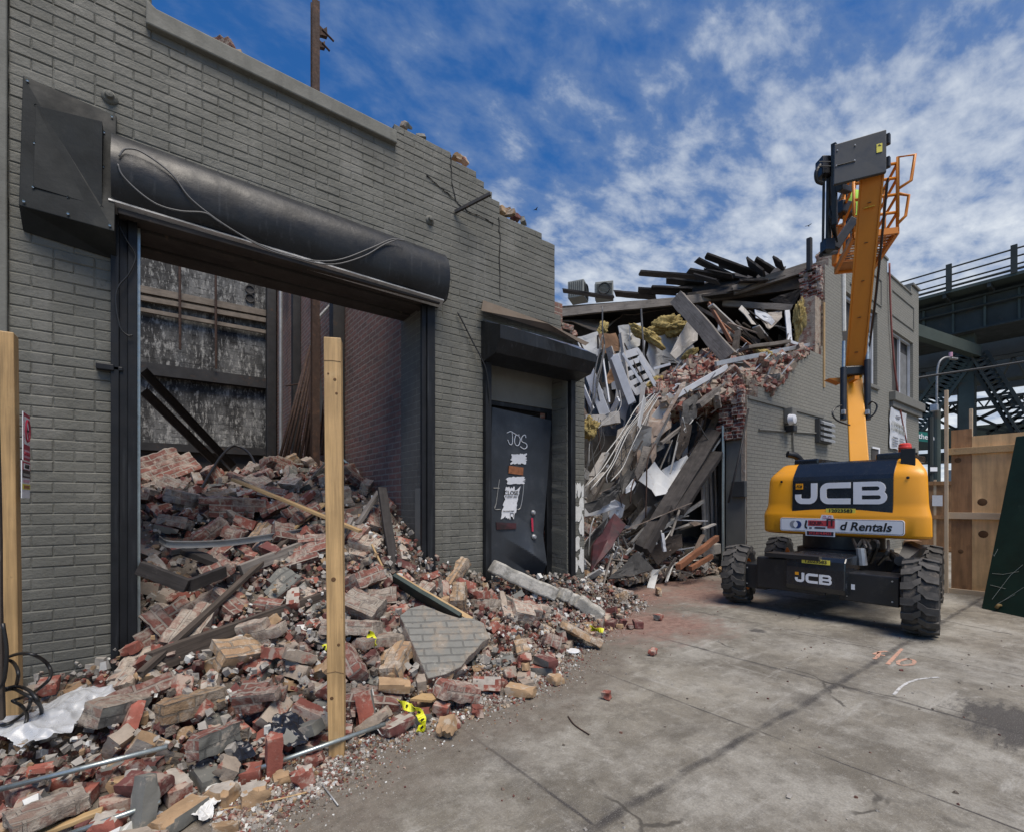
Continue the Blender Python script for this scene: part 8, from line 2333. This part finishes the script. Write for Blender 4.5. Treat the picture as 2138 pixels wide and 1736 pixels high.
    S('hanging_sheet', [(1288, 897), (1338, 873), (1356, 920), (1325, 992), (1280, 994)], [5.9, 5.8, 5.8, 5.7, 5.8], 'board', 'large grey sheet hanging below the broken floor', 'hanging sheet', bend=.08, seed=3); S('hanging_sheet', [(1338, 873), (1354, 840), (1403, 836), (1399, 894), (1366, 920), (1328, 926)], [5.7, 5.9, 5.8, 5.5, 5.5, 5.6], 'boardbrown', 'brown blotched sheet draped below the brick slide', 'hanging sheet', bend=.1, seed=4)
    S('hanging_sheet', [(1352, 915), (1372, 915), (1318, 1010), (1300, 1030), (1292, 1010)], [5.7, 5.6, 5.4, 5.3, 5.4], 'darkwood2', 'dark curled sheet falling left from the brown sheet', 'hanging sheet', bend=.1, seed=5); S('hanging_sheet', [(1423, 842), (1457, 818), (1452, 873), (1422, 892)], [5.3, 5.2, 5.1, 5.2], 'darkwood2', 'dark ribbed mesh scrap under the brick slide', 'hanging sheet', bend=.05, seed=6)
    S('hanging_sheet', [(1216, 1052), (1280, 1010), (1305, 985), (1312, 1000), (1270, 1050), (1222, 1070)], 5.4, 'darkwood2', 'long dark sheet folded over the left debris', 'hanging sheet', bend=.12, seed=9)
    B('timber_plank', (1456, 848, 5.1), (1497, 814, 4.95), .2, .1, 'greywood', 'splintered pale timber end under the brick slide', 'plank', split=True); B('timber_plank', (1500, 850, 4.95), (1494, 822, 4.9), .12, .1, 'greywood', 'splintered stub hanging by the red brick end', 'plank', split=True); B('timber_plank', (1425, 890, 5.2), (1380, 925, 5.2), .06, .06, 'greywood', 'grey lath end below the dark mesh scrap', 'lath', split=True)
    for i, pts in enumerate(([(1367, 822), (1340, 855), (1307, 899), (1260, 975), (1222, 1016)], [(1365, 826), (1335, 868), (1302, 910), (1275, 970), (1232, 1022)], [(1372, 822), (1345, 860), (1312, 902), (1285, 960), (1267, 992), (1268, 1008)], [(1375, 828), (1350, 870), (1322, 925), (1300, 975), (1275, 1004)], [(1360, 822), (1330, 850), (1296, 905), (1262, 950)])):
        wireobj('metal_conduit', [Pv(x, y, 5.45) for x, y in pts], .011, M['conduit'], ('topmost', 'second', 'hooked third', 'lowest', 'short upper')[i]+' pale conduit curving down from the brick slide', 'conduit', 'pale conduits curving out of the debris', n=7)
    for i, (pts, m, lab) in enumerate((([(1425, 870), (1432, 900), (1428, 896), (1444, 880), (1452, 865)], 'conduit', 'pale wire loop under the dark mesh scrap'), ([(1368, 925), (1352, 960), (1350, 1010), (1348, 1080)], 'rust', 'long brown wire before the white broken boards'), ([(1325, 998), (1318, 1020), (1316, 1050)], 'rust', 'short brown wire on the left debris'), ([(1240, 1080), (1232, 1110), (1230, 1180), (1248, 1200)], 'conduit', 'pale cable along the maroon panel'), ([(1290, 1120), (1292, 1140), (1300, 1155), (1296, 1172)], 'conduit', 'white cable tail below the maroon panel'), ([(1454, 880), (1462, 890), (1470, 905), (1480, 920)], 'wire', 'dark wire beside the leaning timber top'), ([(1420, 1018), (1440, 985), (1455, 955)], 'wire', 'thin wire across the white broken boards'))): wireobj('hanging_wire', [Pv(x, y, 5.1) for x, y in pts], .012, M[m], lab, 'wire')
    # the two charred leaning timbers and things around them
    B('leaning_timber', (1492, 898, 5.15), (1338, 1150, 4.95), .12, .28, 'darkwood', 'longest charred timber leaning across the mouth of the collapsed bay', 'timber', split=True, up=(1, -.3, .6)); B('leaning_timber', (1496, 945, 5.0), (1413, 1068, 4.85), .1, .24, 'darkwood', 'shorter charred timber leaning right of the longest one', 'timber', split=True, up=(1, -.3, .6))
    B('leaning_timber', (1400, 1060, 4.9), (1350, 1150, 4.8), .08, .14, 'darkwood', 'charred splinter along the foot of the leaning timbers', 'timber', split=True)
    S('broken_board', [(1333, 1002), (1345, 985), (1365, 963), (1406, 1010), (1397, 1029), (1368, 1035), (1360, 1022)], [5.4, 5.4, 5.5, 5.2, 5.1, 5.2, 5.3], 'drywall', 'left white broken wallboard before the leaning timbers', 'wallboard', seed=2); S('broken_board', [(1381, 981), (1434, 949), (1443, 965), (1424, 1002), (1406, 1010)], [5.5, 5.2, 5.2, 5.1, 5.2], 'drywall', 'right white broken wallboard before the leaning timbers', 'wallboard', seed=7)
    S('broken_board', [(1366, 1052), (1400, 1030), (1420, 1010), (1415, 1040), (1385, 1075)], 5.4, 'plaster2b', 'dirty board below the white broken wallboards', 'wallboard', seed=8)
    for i, (x, w) in enumerate(((1469, .05), (1477, .03), (1487, .05), (1496, .04))): B('metal_stud', (x-2, 985-i*16, 5.35), (x+3, 1130+i*6, 5.3), w, .08, 'tin', ('leftmost', 'second', 'third', 'rightmost')[i]+' upright metal stud left of the black door post', 'metal stud', group='upright metal studs in the bay')
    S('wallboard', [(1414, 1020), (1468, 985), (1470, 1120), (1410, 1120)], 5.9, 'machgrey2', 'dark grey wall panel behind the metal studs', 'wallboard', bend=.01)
    for i, (x0, y0, x1, y1) in enumerate(((1405, 965, 1372, 1008), (1415, 945, 1395, 990), (1435, 925, 1418, 970), (1428, 935, 1446, 968), (1450, 905, 1420, 948), (1458, 915, 1470, 960), (1402, 930, 1396, 965))): B('metal_stud', (x0, y0, 5.9), (x1, y1, 5.7), .03, .07, 'tin2', 'broken metal stud hanging above the white broken wallboards', 'metal stud', group='broken metal studs hanging in the bay')
    B('metal_rail', (1468, 1045, 4.95), (1382, 1102, 4.85), .05, .06, 'tin2', 'thin metal rail leaning across the lower charred timber', 'metal rail'); wireobj('metal_tube', [Pv(x, y, 4.8) for x, y in ((1380, 1106), (1384, 1128), (1396, 1115), (1403, 1102), (1398, 1098))], .014, M['conduit'], 'bent pale tube loop below the metal rail', 'tube'); B('white_post', (1382, 1112, 4.8), (1387, 1150, 4.78), .06, .05, 'shutter', 'short white post under the pale tube loop', 'post')
    S('maroon_sheet', [(1238, 1136), (1283, 1070), (1307, 1095), (1272, 1149), (1234, 1192)], [4.95, 5.3, 5.1, 4.85, 4.8], 'maroon', 'maroon painted steel panel leaning in the left of the bay', 'steel panel', th=.04, bend=.02); S('bent_flap', [(1270, 1206), (1330, 1150), (1364, 1188), (1325, 1200)], [4.75, 4.9, 4.75, 4.65], 'darkwood2', 'black bent flap standing on the bay floor', 'flap', bend=.05, th=.02); S('bent_flap', [(1218, 1150), (1240, 1100), (1262, 1080), (1250, 1150), (1240, 1200)], 5.1, 'darkwood2', 'dark flap behind the maroon panel', 'flap', bend=.08)
    B('red_board', (1415, 1183, 4.6), (1497, 1122, 4.75), .08, .10, 'redwood', 'red painted board lying up the bay floor', 'board', split=True); B('red_board', (1441, 1186, 4.6), (1486, 1160, 4.62), .06, .08, 'redwood', 'shorter brown board below the red board', 'board', split=True)
    blk = MB().box((0, 0, 0), (.40, .19, .19)); o = thing(blk, 'concrete_block', M['concrete'], 'grey concrete block before the metal studs', 'block', bevel=.01); o.location = Pv(1480, 1142, 4.95)-Vector((0, 0, .12)); o.rotation_euler = (.1, -.1, R(-20))
    wireobj('steel_bar', [Pv(1563, 853, V0-.06), Pv(1545, 945, V0-.08), Pv(1521, 1048, V0-.1)], .018, M['steel'], 'thin dark bar leaning across the painted pier', 'bar', sm=0)
    # small debris: slivers of board and lath scattered in the bay
    rr = random.Random(44); mm = (M['drywall'], M['greywood'], M['tin2'], M['darkwood'], M['oldwood'], M['boardbrown']); mass = MB()
    def loose(p, a, w, h, mi): mass.beam(p-a, p+a, w, h, (rr.uniform(-1, 1), rr.uniform(-1, 1), 1), mi)
    for k in range(330):
        p = FL[rr.randrange(len(FL))]
        if p.y < 7.4: mi = rr.choice((0, 0, 0, 1, 1, 1, 2, 2, 3)); loose(p+Vector((0, -.05, .08)), Vector((rr.uniform(-1, 1), rr.uniform(-.5, .5), rr.uniform(-.5, .8))).normalized()*rr.uniform(.08, .36), rr.uniform(.02, .06+.06*(mi == 0)), rr.uniform(.012, .03), mi)
    for k in range(70):
        p = TV[rr.randrange(len(TV))]; m, lab = rr.choice((('greywood', 'grey lath in the pink brick slide'), ('shutter', 'white lath in the pink brick slide'), ('tin2', 'metal strip in the pink brick slide'))); a = (Vector((.6, -.3, .45))+Vector((rr.uniform(-.5, .5), rr.uniform(-.3, .3), rr.uniform(-.4, .4)))).normalized()*rr.uniform(.12, .5); beam('debris_sliver', p-a+Vector((0, -.06, .08)), p+a+Vector((0, -.06, .08)), rr.uniform(.02, .06), rr.uniform(.012, .03), M[m], lab, 'debris sliver', group=lab.replace(' in ', ' pieces in '), bevel=0, split=True, seed=k)
    S('roof_felt', [(1404, 603), (1468, 589), (1530, 572), (1592, 563), (1640, 556), (1640, 574), (1545, 606), (1440, 618)], [7.6, 7.2, 6.8, 6.2, 5.6, 5.3, 6.0, 7.2], 'darkwood', 'broad black piece of roof deck under the fan of boards', 'roof deck', bend=.05)
    # the cascade: everything that hangs and slides between the upper floor and the bay floor
    mats = (('greywood', 'grey board in the cascade', .10), ('boardbrown', 'stained brown board piece in the cascade', .16), ('tin2', 'bent metal strip in the cascade', .06), ('shutter', 'white painted strip in the cascade', .06), ('plaster2b', 'plaster board scrap in the cascade', .2), ('oldwood', 'brown splintered lath in the cascade', .05))
    reg = (((1340, 850), (1500, 835), (1490, 960), (1300, 1010), 6.4, 5.1, 56, (-.45, .1, -.9), 'under the brick slide'), ((1222, 960), (1330, 990), (1350, 1120), (1222, 1130), 6.8, 5.2, 26, (-.7, .1, -.5), 'over the left bay floor'), ((1215, 700), (1350, 690), (1330, 880), (1222, 880), 8.0, 6.6, 34, (.2, 0, -1), 'in the torn upper floor'), ((1440, 648), (1640, 650), (1640, 725), (1520, 735), 7.0, 5.4, 36, (.7, -.3, -.5), 'below the roof joists'), ((1345, 1060), (1480, 1090), (1490, 1175), (1330, 1165), 5.6, 4.75, 26, (.6, -.2, .3), 'on the right bay floor'))
    for a, b_, c, d, v0, v1, n, dr, where in reg:
        for k in range(n):
            s, t = rr.random(), rr.random(); x = a[0]*(1-s)*(1-t)+b_[0]*s*(1-t)+c[0]*s*t+d[0]*(1-s)*t; y = a[1]*(1-s)*(1-t)+b_[1]*s*(1-t)+c[1]*s*t+d[1]*(1-s)*t
            p = Pv(x, y, rr.uniform(v1, v0)); m, lab, w = mats[rr.randrange(6)]; dv = (Vector(dr)+Vector((rr.uniform(-.4, .4), rr.uniform(-.3, .3), rr.uniform(-.4, .4)))).normalized()*rr.uniform(.12, .7); lb = lab+' '+where
            if rr.random() < .25:
                q = dv.cross(Vector((rr.uniform(-.3, .3), 1, rr.uniform(-.3, .3)))).normalized()*rr.uniform(.06, .2); sheet('debris_scrap', [p-dv*.6-q, p+dv*.5-q*.8, p+dv*.7+q*.3, p+q*1.1, p-dv*.7+q*.7], M[m], 'torn sheet of '+lb, 'debris scrap', bend=.06, group='torn sheets of '+lb, seed=k)
            elif rr.random() < .45: loose(p, dv*.8, w*rr.uniform(.3, 1), rr.uniform(.012, .04), (1, 5, 2, 0, 0, 4)[mats.index((m, lab, w))])
            else: beam('debris_sliver', p-dv, p+dv, w*rr.uniform(.3, 1), rr.uniform(.012, .04), M[m], lb, 'debris sliver', group=lb+', several alike', bevel=0, split=True, seed=k)
    tag(mass.build('rubble', mm, local=False), 'small broken boards and metal strips filling the collapsed bay', 'rubble', None, 'stuff')
    for k in range(16): x, y = rr.uniform(1235, 1400), rr.uniform(800, 900); wireobj('hanging_wire', [Pv(x, y, 5.9), Pv(x-rr.uniform(0, 30), y+40, 5.7), Pv(x-rr.uniform(20, 60), y+rr.uniform(70, 110), 5.6), Pv(x-rr.uniform(10, 90), y+rr.uniform(110, 180), 5.5)], rr.uniform(.004, .009), M[rr.choice(('wire', 'conduit', 'cable'))], 'loose wire trailing down through the cascade', 'wire', 'loose wires in the cascade', n=5)
    # rooftop units
    def unit(x, y, w, d, h, rz, lab):
        p = Pv(x, y, 11.5); e = empty('cooling_unit', p, 0, lab, 'cooling unit'); c = MB(); rot = Matrix.Rotation(rz, 3, 'Z')
        o = MB().box(p+Vector((0, 0, h/2)), (w, d, h), rot).build('casing', M['unit'], e, bevel=.02)
        for k in range(9): MB().box(p+Vector((0, 0, h*(.12+.085*k)))+rot @ Vector((0, -d/2-.012, 0)), (w*.86, .02, h*.035), rot).build('grille_bar', M['unit2'], e)
        for k in range(7): MB().box(p+Vector((0, 0, h*.5))+rot @ Vector((-w/2-.012, d*(-.38+.126*k), 0)), (.02, d*.05, h*.8), rot).build('grille_bar', M['unit2'], e)
        mm = MB(); f = [(.36*h*math.cos(R(15*k)), .36*h*math.sin(R(15*k))) for k in range(25)]; mm.tube([p+Vector((0, 0, h*.5))+rot @ Vector((a, -d/2-.03, b)) for a, b in f], .02, 5); mm.build('fan_guard', M['blackpl'], e)
    unit(1207, 628, .62, .55, .56, R(30), 'left rooftop cooling unit behind the wall end'); unit(1262, 625, .62, .55, .52, R(-50), 'right rooftop cooling unit behind the wall end')
M['unit'] = mat('grey_green_unit_casing', (.22, .23, .21), .55, var=.12, bump=.05); M['unit2'] = mat('dark_unit_grille', (.07, .075, .07), .6, bump=0)
M['plaster2b'] = mat('speckled_board', (.42, .40, .37), .9, var=.15, vs=5, spot=[((.12, .11, .10), 22, .62, .04, .7), ((.22, .18, .13), 4, .58, .12, .6)]); M['void2'] = mat('dark_stained_board', (.06, .055, .05), .9, var=.3, vs=3)  # void2 puts the shade of the bay's cavities into a board colour
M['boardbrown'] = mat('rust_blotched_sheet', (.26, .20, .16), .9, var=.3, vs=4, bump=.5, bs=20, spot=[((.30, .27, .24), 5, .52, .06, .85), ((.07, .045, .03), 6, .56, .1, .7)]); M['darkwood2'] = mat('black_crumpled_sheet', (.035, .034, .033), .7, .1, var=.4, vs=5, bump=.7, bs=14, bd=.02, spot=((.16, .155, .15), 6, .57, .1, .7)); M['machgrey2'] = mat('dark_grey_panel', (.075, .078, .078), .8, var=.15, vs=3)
gap()
# ------------------------------------------------------------------ hoarding, street furniture, viaduct
def street():
    def board_fence(name, u, v0, v1, z0, z1, m, lab):
        return MB().span((u, v0, z0), (u+.02, v1, z1)).build(name, m, FEN)
    FEN = empty('plywood_hoarding', (9.9, 1.2, 0), 0, 'fresh plywood hoarding with lumber rails behind the boom lift', 'hoarding'); U = 9.9
    z = lambda x, y: Pu(x, y, U)
    def pan(nm, x0, x1, yt, m, u=U): a, b_ = Pu(x0, 1100, u).y, Pu(x1, 1100, u).y; t = Pu(x0, yt, u).z; return MB().span((u, b_, .03), (u+.02, a, t)).build(nm, m, FEN)
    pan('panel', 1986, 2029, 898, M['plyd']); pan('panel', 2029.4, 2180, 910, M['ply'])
    for y, x0, x1, m in ((943, 1971, 2150, 'lumberx'), (1075, 1974, 2150, 'palewood'), (1232, 1974, 2120, 'palewood')): a, b_ = Pu(x0, y, U-.04), Pu(x1, y, U-.04); MB().span((U-.045, b_.y, a.z-.05), (U-.004, a.y, a.z+.05)).build('rail', M[m], FEN, bevel=.004)
    a = Pu(1977, 815, U-.05); MB().span((U-.09, a.y-.02, .0), (U-.05, a.y+.025, a.z)).build('stud', M['palewood'], FEN, bevel=.004); a = Pu(2027, 853, U+.03); MB().span((U+.022, a.y-.02, 1.9), (U+.06, a.y+.02, a.z)).build('stud', M['palewood'], FEN, bevel=.004)
    MB().span((U+.02, -2.2, .03), (U+.04, Pu(2180, 1100, U).y, 2.4)).build('panel', M['ply'], FEN)
    for x, y, r_ in ((2051, 1047, .035), (2053, 1114, .035), (2000, 960, .025), (2006, 1150, .02)): MB().lathe([(0, -.004), (r_, -.0035), (r_*1.5, -.001), (r_*1.6, 0)], Pu(x, y, U)+Vector((-.001, 0, 0)), 'x', 12).build('knot', M['knot'], FEN, smooth=True)
    # dark green leaning panel
    a, b_ = Pg(2050, 1269), Pg(2162, 1293); t0 = Pu(2122, 912, U-.11); d = (b_-a); n = t0-a
    ext = d.normalized()*1.6
    m = MB().prism([a, a+ext, t0+ext*1.1, t0], Vector((.016, .004, .01))); o = thing(m, 'green_panel', M['greenply'], 'dark green painted panel leaning on the hoarding at the right edge', 'panel', bevel=.002)
    nn = d.cross(n).normalized(); nn = nn if nn.dot(a-O) < 0 else -nn
    for pts in (((2072, 1196), (2095, 1198), (2128, 1192)), ((2068, 1220), (2100, 1228)), ((2072, 1250), (2110, 1200), (2136, 1178)), ((2092, 1255), (2138, 1225)), ((2070, 1152), (2076, 1160), (2084, 1145)), ((2082, 1260), (2120, 1240))):
        pp = []
        for x, y in pts: r_ = ray(x, y); k = (a-O).dot(nn)/r_.dot(nn); pp.append(O+r_*k+nn*.004)
        MB().tube(pp, .002, 4).build('scratch', M['chalkg'], o)
    wireobj('dry_leaves', [Pg(2080, 1268, .05), Pg(2086, 1262, .09), Pg(2098, 1270, .03), Pg(2106, 1278, .01)], .02, M['insul2'], 'dry brown plant scrap before the green panel', 'plant scrap')
    # second hoarding farther down the street
    F2 = empty('far_hoarding', (19, 3.2, 0), 0, 'darker plywood hoarding seen between the lift and the near hoarding', 'hoarding'); u2 = 17.5
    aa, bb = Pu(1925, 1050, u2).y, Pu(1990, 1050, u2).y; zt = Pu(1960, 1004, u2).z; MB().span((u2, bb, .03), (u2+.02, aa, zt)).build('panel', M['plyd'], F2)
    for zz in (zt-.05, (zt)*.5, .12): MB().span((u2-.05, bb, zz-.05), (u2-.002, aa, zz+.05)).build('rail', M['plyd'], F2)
    MB().span((u2-.001, Pu(1952, 1050, u2).y-.03, .05), (u2+.03, Pu(1952, 1050, u2).y+.03, zt+.05)).build('stud', M['palewood'], F2)
    p = Pu(1957, 1044, u2-.03); MB().box(p, (.004, .22, .3)).build('notice', M['paper'], F2)
    p0 = Pg(1930, 1143); thing(MB().box(p0+Vector((0, 0, .12)), (.5, .9, .2)).box(p0+Vector((.1, -.2, .27)), (.35, .6, .1)), 'debris_pile', M['tan'], 'brown board scraps piled behind the lift', 'scrap pile')
    # low buildings and a bright site far off
    thing(MB().box((90, 6, 3), (20, 14, 6)), 'distant_building', M['palewall'], 'pale low building far down the street', 'building'); thing(MB().box((60, 9.5, 2.2), (3, 3.2, 4.4)), 'distant_building', M['palewall2'], 'small pale building just right of the lift counterweight', 'building'); thing(MB().box((40, 5.6, 1.6), (.3, 1.6, 3.2)), 'orange_board', M['boom'], 'orange board far behind the far hoarding', 'board')
    # banner on the far building
    cs = [(1858.9, 849.6), (1891.5, 863.4), (1893, 926), (1873.7, 938.8), (1858, 934)]
    v = V0-.05; bn = sheet('banner', [Pv(x, y, v) for x, y in cs], M['banner'], 'white printed banner hanging on the far grey facade', 'banner', .006, .02)
    base = bn.location.copy()
    for k, (y0, y1, hgt, n) in enumerate(((888, 902, 9, 9), (899, 912, 9, 9))):
        for i in range(n):
            t = (i+.5)/n; x = 1863+27*t; y = y0-8+(y1-y0)*t; h = hgt*.9; MB().prism([Pv(x-.9, y-h/2, v-.03), Pv(x+.7, y-h/2+.4, v-.03), Pv(x+.7, y+h/2+.4, v-.03), Pv(x-.9, y+h/2, v-.03)], (0, .002, 0)).build('banner_lettering', M['bannerprint'], bn)
    for x, y, w in ((1876, 868, 10), (1876, 872, 6), (1870, 911, 11), (1870, 917, 11), (1870, 922, 11), (1884, 915, 9), (1884, 921, 9), (1869, 927, 9)): MB().prism([Pv(x-w/2, y-1.3, v-.03), Pv(x+w/2, y-1.3+w*.3, v-.03), Pv(x+w/2, y+1.3+w*.3, v-.03), Pv(x-w/2, y+1.3, v-.03)], (0, .002, 0)).build('banner_print', M['bannerprint2'], bn)
    wireobj('red_rope', [Pv(x, y, V0-.06) for x, y in ((1857, 550), (1858, 600), (1861, 680), (1866, 750), (1872, 800), (1882, 870), (1893, 925), (1902, 962))], .025, M['rope'], 'faded red hose hanging down the far grey facade', 'hose')
    # street lamp, sign post, signs
    t = 25; e = empty('street_lamp', tuple(Pt(1956, 1048, t)*Vector((1, 1, 0)) if False else Vector((Pt(1956, 1048, t).x, Pt(1956, 1048, t).y, 0))), 0, 'tall grey street lamp with a curved arm beyond the far building', 'street lamp'); q = e.location
    zz = lambda y: Pt(1956, y, t).z
    MB().tube([(q.x, q.y, 0), (q.x, q.y, zz(855))], .16, 10).build('base', M['bridgegreen'], e); MB().tube([Vector((q.x, q.y, zz(870))), Vector((q.x, q.y, zz(800)))]+[Pt(x, y, t) for x, y in ((1957, 775), (1961, 757), (1970, 748), (1980, 746), (1986, 748))], .05, 8, smooth_n=4).build('arm', M['tin2'], e, smooth=True)
    h0 = Pt(1984, 748, t); h1 = Pt(1998, 750, t); MB().beam(h0, h1, .2, .1).build('lamp_head', M['tin2'], e, bevel=.04); MB().tube([Pt(1985, 745, t), Pt(1985, 736, t)], .08, 8).build('photocell', M['pinkp'], e); MB().box(Pt(1951, 851, t-.3), (.3, .3, .35)).build('service_box', M['tin'], e, bevel=.03)
    t2 = 21; a = Pt(1919, 910, t2); b_ = Pt(1945, 913, t2); s = empty('street_sign', a, 0, 'green street name sign below the viaduct', 'street sign'); mid = (a+b_)/2; dv = (b_-a).normalized()
    MB().beam(a-dv*.7, b_, .03, .42).build('sign_plate', M['signgreen'], s); rot = Matrix((dv, Vector((0, 0, 1)), dv.cross(Vector((0, 0, 1))))).transposed(); text('sign_text', 'Northern', .32, mid-dv*.25-dv.cross(Vector((0, 0, 1)))*-.03, rot, M['white'], s, bold=.004)
    t3 = 19; c = Pt(1943, 979, t3); s3 = empty('road_sign', (c.x, c.y, 0), 0, 'small black and white road sign on a dark pole', 'road sign'); MB().tube([(c.x, c.y, 0), (c.x, c.y, Pt(1943, 870, t3).z)], .09, 8).build('pole', M['bridge'], s3); rt = Vector((.7986, -.6018, 0)); fw = Vector((.6018, .7986, 0))
    MB().beam(c-rt*.16-fw*.12, c+rt*.16-fw*.12, .02, .3).build('sign_plate', M['blackpl'], s3); MB().beam(c-rt*.14-fw*.14, c+rt*.14-fw*.14, .01, .16).build('sign_face', M['white'], s3)
    wireobj('overhead_cable', [Pt(1900, 792, 24), Pt(1960, 782, 24), Pt(2050, 769, 24), Pt(2170, 750, 24)], .06, M['cable'], 'thick black overhead cable crossing before the viaduct', 'cable')
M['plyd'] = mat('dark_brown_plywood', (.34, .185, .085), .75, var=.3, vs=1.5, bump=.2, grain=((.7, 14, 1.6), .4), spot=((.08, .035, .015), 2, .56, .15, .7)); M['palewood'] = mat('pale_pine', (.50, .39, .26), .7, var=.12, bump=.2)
M['chalkg'] = mat('pale_scratch', (.25, .29, .27), .8, bump=0); M['insul2'] = mat('dry_leaf', (.16, .11, .04), .9, var=.3); M['palewall'] = mat('pale_far_wall', (.55, .55, .53), .9, var=.1, vs=.3); M['palewall2'] = mat('pale_far_wall_with_windows', (.5, .5, .48), .9, var=.2, vs=1.2)
M['banner'] = mat('white_vinyl_banner', (.55, .57, .60), .6, var=.06, vs=3, bump=.1); M['bannerprint'] = mat('faint_banner_print', (.34, .35, .33), .7, bump=0); M['bannerprint2'] = mat('grey_banner_print', (.2, .21, .24), .7, bump=0); M['rope'] = mat('faded_red_hose', (.22, .07, .06), .8, var=.2); M['signgreen'] = mat('green_sign_sheet', (.005, .13, .105), .5, bump=0)
street()
def viaduct():
    U = 45; V = empty('steel_viaduct', (U, 0, 0), 0, 'dark green steel railway viaduct crossing beyond the street', 'viaduct')
    mg, md = M['bridgegreen'], M['bridge']
    y0, y1 = -16, 26
    MB().span((U, y0, 13.2), (U+.3, y1, 15.4)).build('girder', md, V)
    for zz in (13.2, 15.4): MB().span((U-.25, y0, zz-.06), (U-.01, y1, zz+.06)).build('flange', md, V)
    for k in range(27): v = y0+1.6*k; MB().span((U-.16, v, 13.28), (U-.003, v+.12, 15.32)).build('stiffener', mg, V)
    MB().tube([(U-.3, y0, 14.7), (U-.3, y1, 14.7)], .09, 8).build('service_pipe', md, V); MB().span((U+.31, y0, 15.0), (U+12, y1, 15.45)).build('deck', md, V)
    MB().span((U-1.4, y0, 15.75), (U+.9, y1, 15.95)).build('walkway', mg, V)
    for k in range(20): v = y0+2.2*k; MB().span((U-1.35, v, 15.47), (U, v+.18, 15.74)).build('bracket', md, V)
    for zz in (16.15, 16.45, 16.95, 17.45): MB().tube([(U-1.35, y0, zz), (U-1.35, y1, zz)], .055 if zz > 16.3 else .08, 6).build('handrail', md, V)
    for k in range(14): v = y0+3.1*k-.9; MB().span((U-1.45, v, 15.9), (U-1.3, v+.3, 17.7)).build('rail_post', md, V)
    # bent: upright, two raking lattice legs, cross girder going away
    def px(x, y, u=U+.6): return Pu(x, y, u)
    c = px(2020, 765, U+1); MB().span((U+.6, c.y-.42, 0), (U+1.4, c.y+.42, 13.2)).build('column', mg, V, bevel=.03)
    MB().beam(Pu(1905, 690, U-6), Pu(2040, 735, U+.4), .5, .75).build('cross_girder', mg, V)
    def lattice(p, q, w, m, n=14, solid=False):
        d = (q-p).normalized(); s = d.cross(Vector((1, 0, 0))).normalized(); mb = MB()
        for k in (-1, 1): mb.beam(p+s*w*k/2, q+s*w*k/2, .3, .2, s)
        L = (q-p).length
        for i in range(n):
            a = p+d*(L*i/n); b = p+d*(L*(i+1)/n); sg = 1 if i % 2 else -1; mb.beam(a+s*w*sg/2, b-s*w*sg/2, .1, .14, s); mb.beam(a-s*w*sg/2, b+s*w*sg/2, .1, .14, s)
        return mb.build('lattice_leg', m, V)
    a, b = px(2022, 742), px(1918, 880); lattice(a+Vector((0, .2, 0)), a+(b-a)*2.2, 1.3, mg, 40); a2, b2 = px(2040, 742), px(2140, 900); lattice(a2, a2+(b2-a2)*2.1, 1.0, md, 34)
    MB().beam(a2+Vector((-.25, .25, 0)), a2+(b2-a2)*2.1+Vector((-.25, .25, 0)), .12, .7, (1, 0, 0)).build('leg_plate', md, V)
    # truss panels behind: floor lattice and thin X-bracing
    ub = U+14
    def truss(za, zb, nn, u, m):
        mb = MB(); mb.span((u, -30, za-.15), (u+.3, 30, za+.15)).span((u, -30, zb-.15), (u+.3, 30, zb+.15)); st = 60/nn
        for i in range(nn): v = -30+st*i; mb.beam((u+.15, v, za), (u+.15, v+st/2, zb), .12, .2, (1, 0, 0)).beam((u+.15, v+st/2, zb), (u+.15, v+st, za), .12, .2, (1, 0, 0))
        return mb.build('truss', m, V)
    truss(12.0, 14.0, 40, ub, md); truss(11.2, 12.1, 60, U+24, md); MB().span((ub, -30, 14.2), (ub+.6, 30, 16)).build('girder', md, V); MB().span((U+24, -30, 13), (U+24.6, 30, 17)).build('girder', md, V)
    for x0, y0_, x1, y1_ in ((1920, 898, 2015, 838), (1920, 858, 2015, 905), (2030, 880, 2138, 828), (2030, 892, 2120, 905), (2036, 868, 2138, 912), (1925, 830, 2012, 868), (2060, 905, 2138, 860)): MB().beam(Pu(x0, y0_, ub+1), Pu(x1, y1_, ub+1), .22, .4, (1, 0, 0)).build('brace', md, V)
    for v in (-6, 9.5, 24): MB().span((ub+.5, v, 0), (ub+1.3, v+.9, 14)).build('column', md, V)
    MB().span((ub+6, -30, 7.0), (ub+7, 30, 9.0)).build('lower_girder', mg, V); MB().span((ub+4, -30, 5.6), (ub+9, 30, 6.4)).build('lower_deck', md, V)
    MB().span((U-5, 9.8, 4.4), (U-4.6, 40, 8.0)).build('lower_girder', md, V)
viaduct()
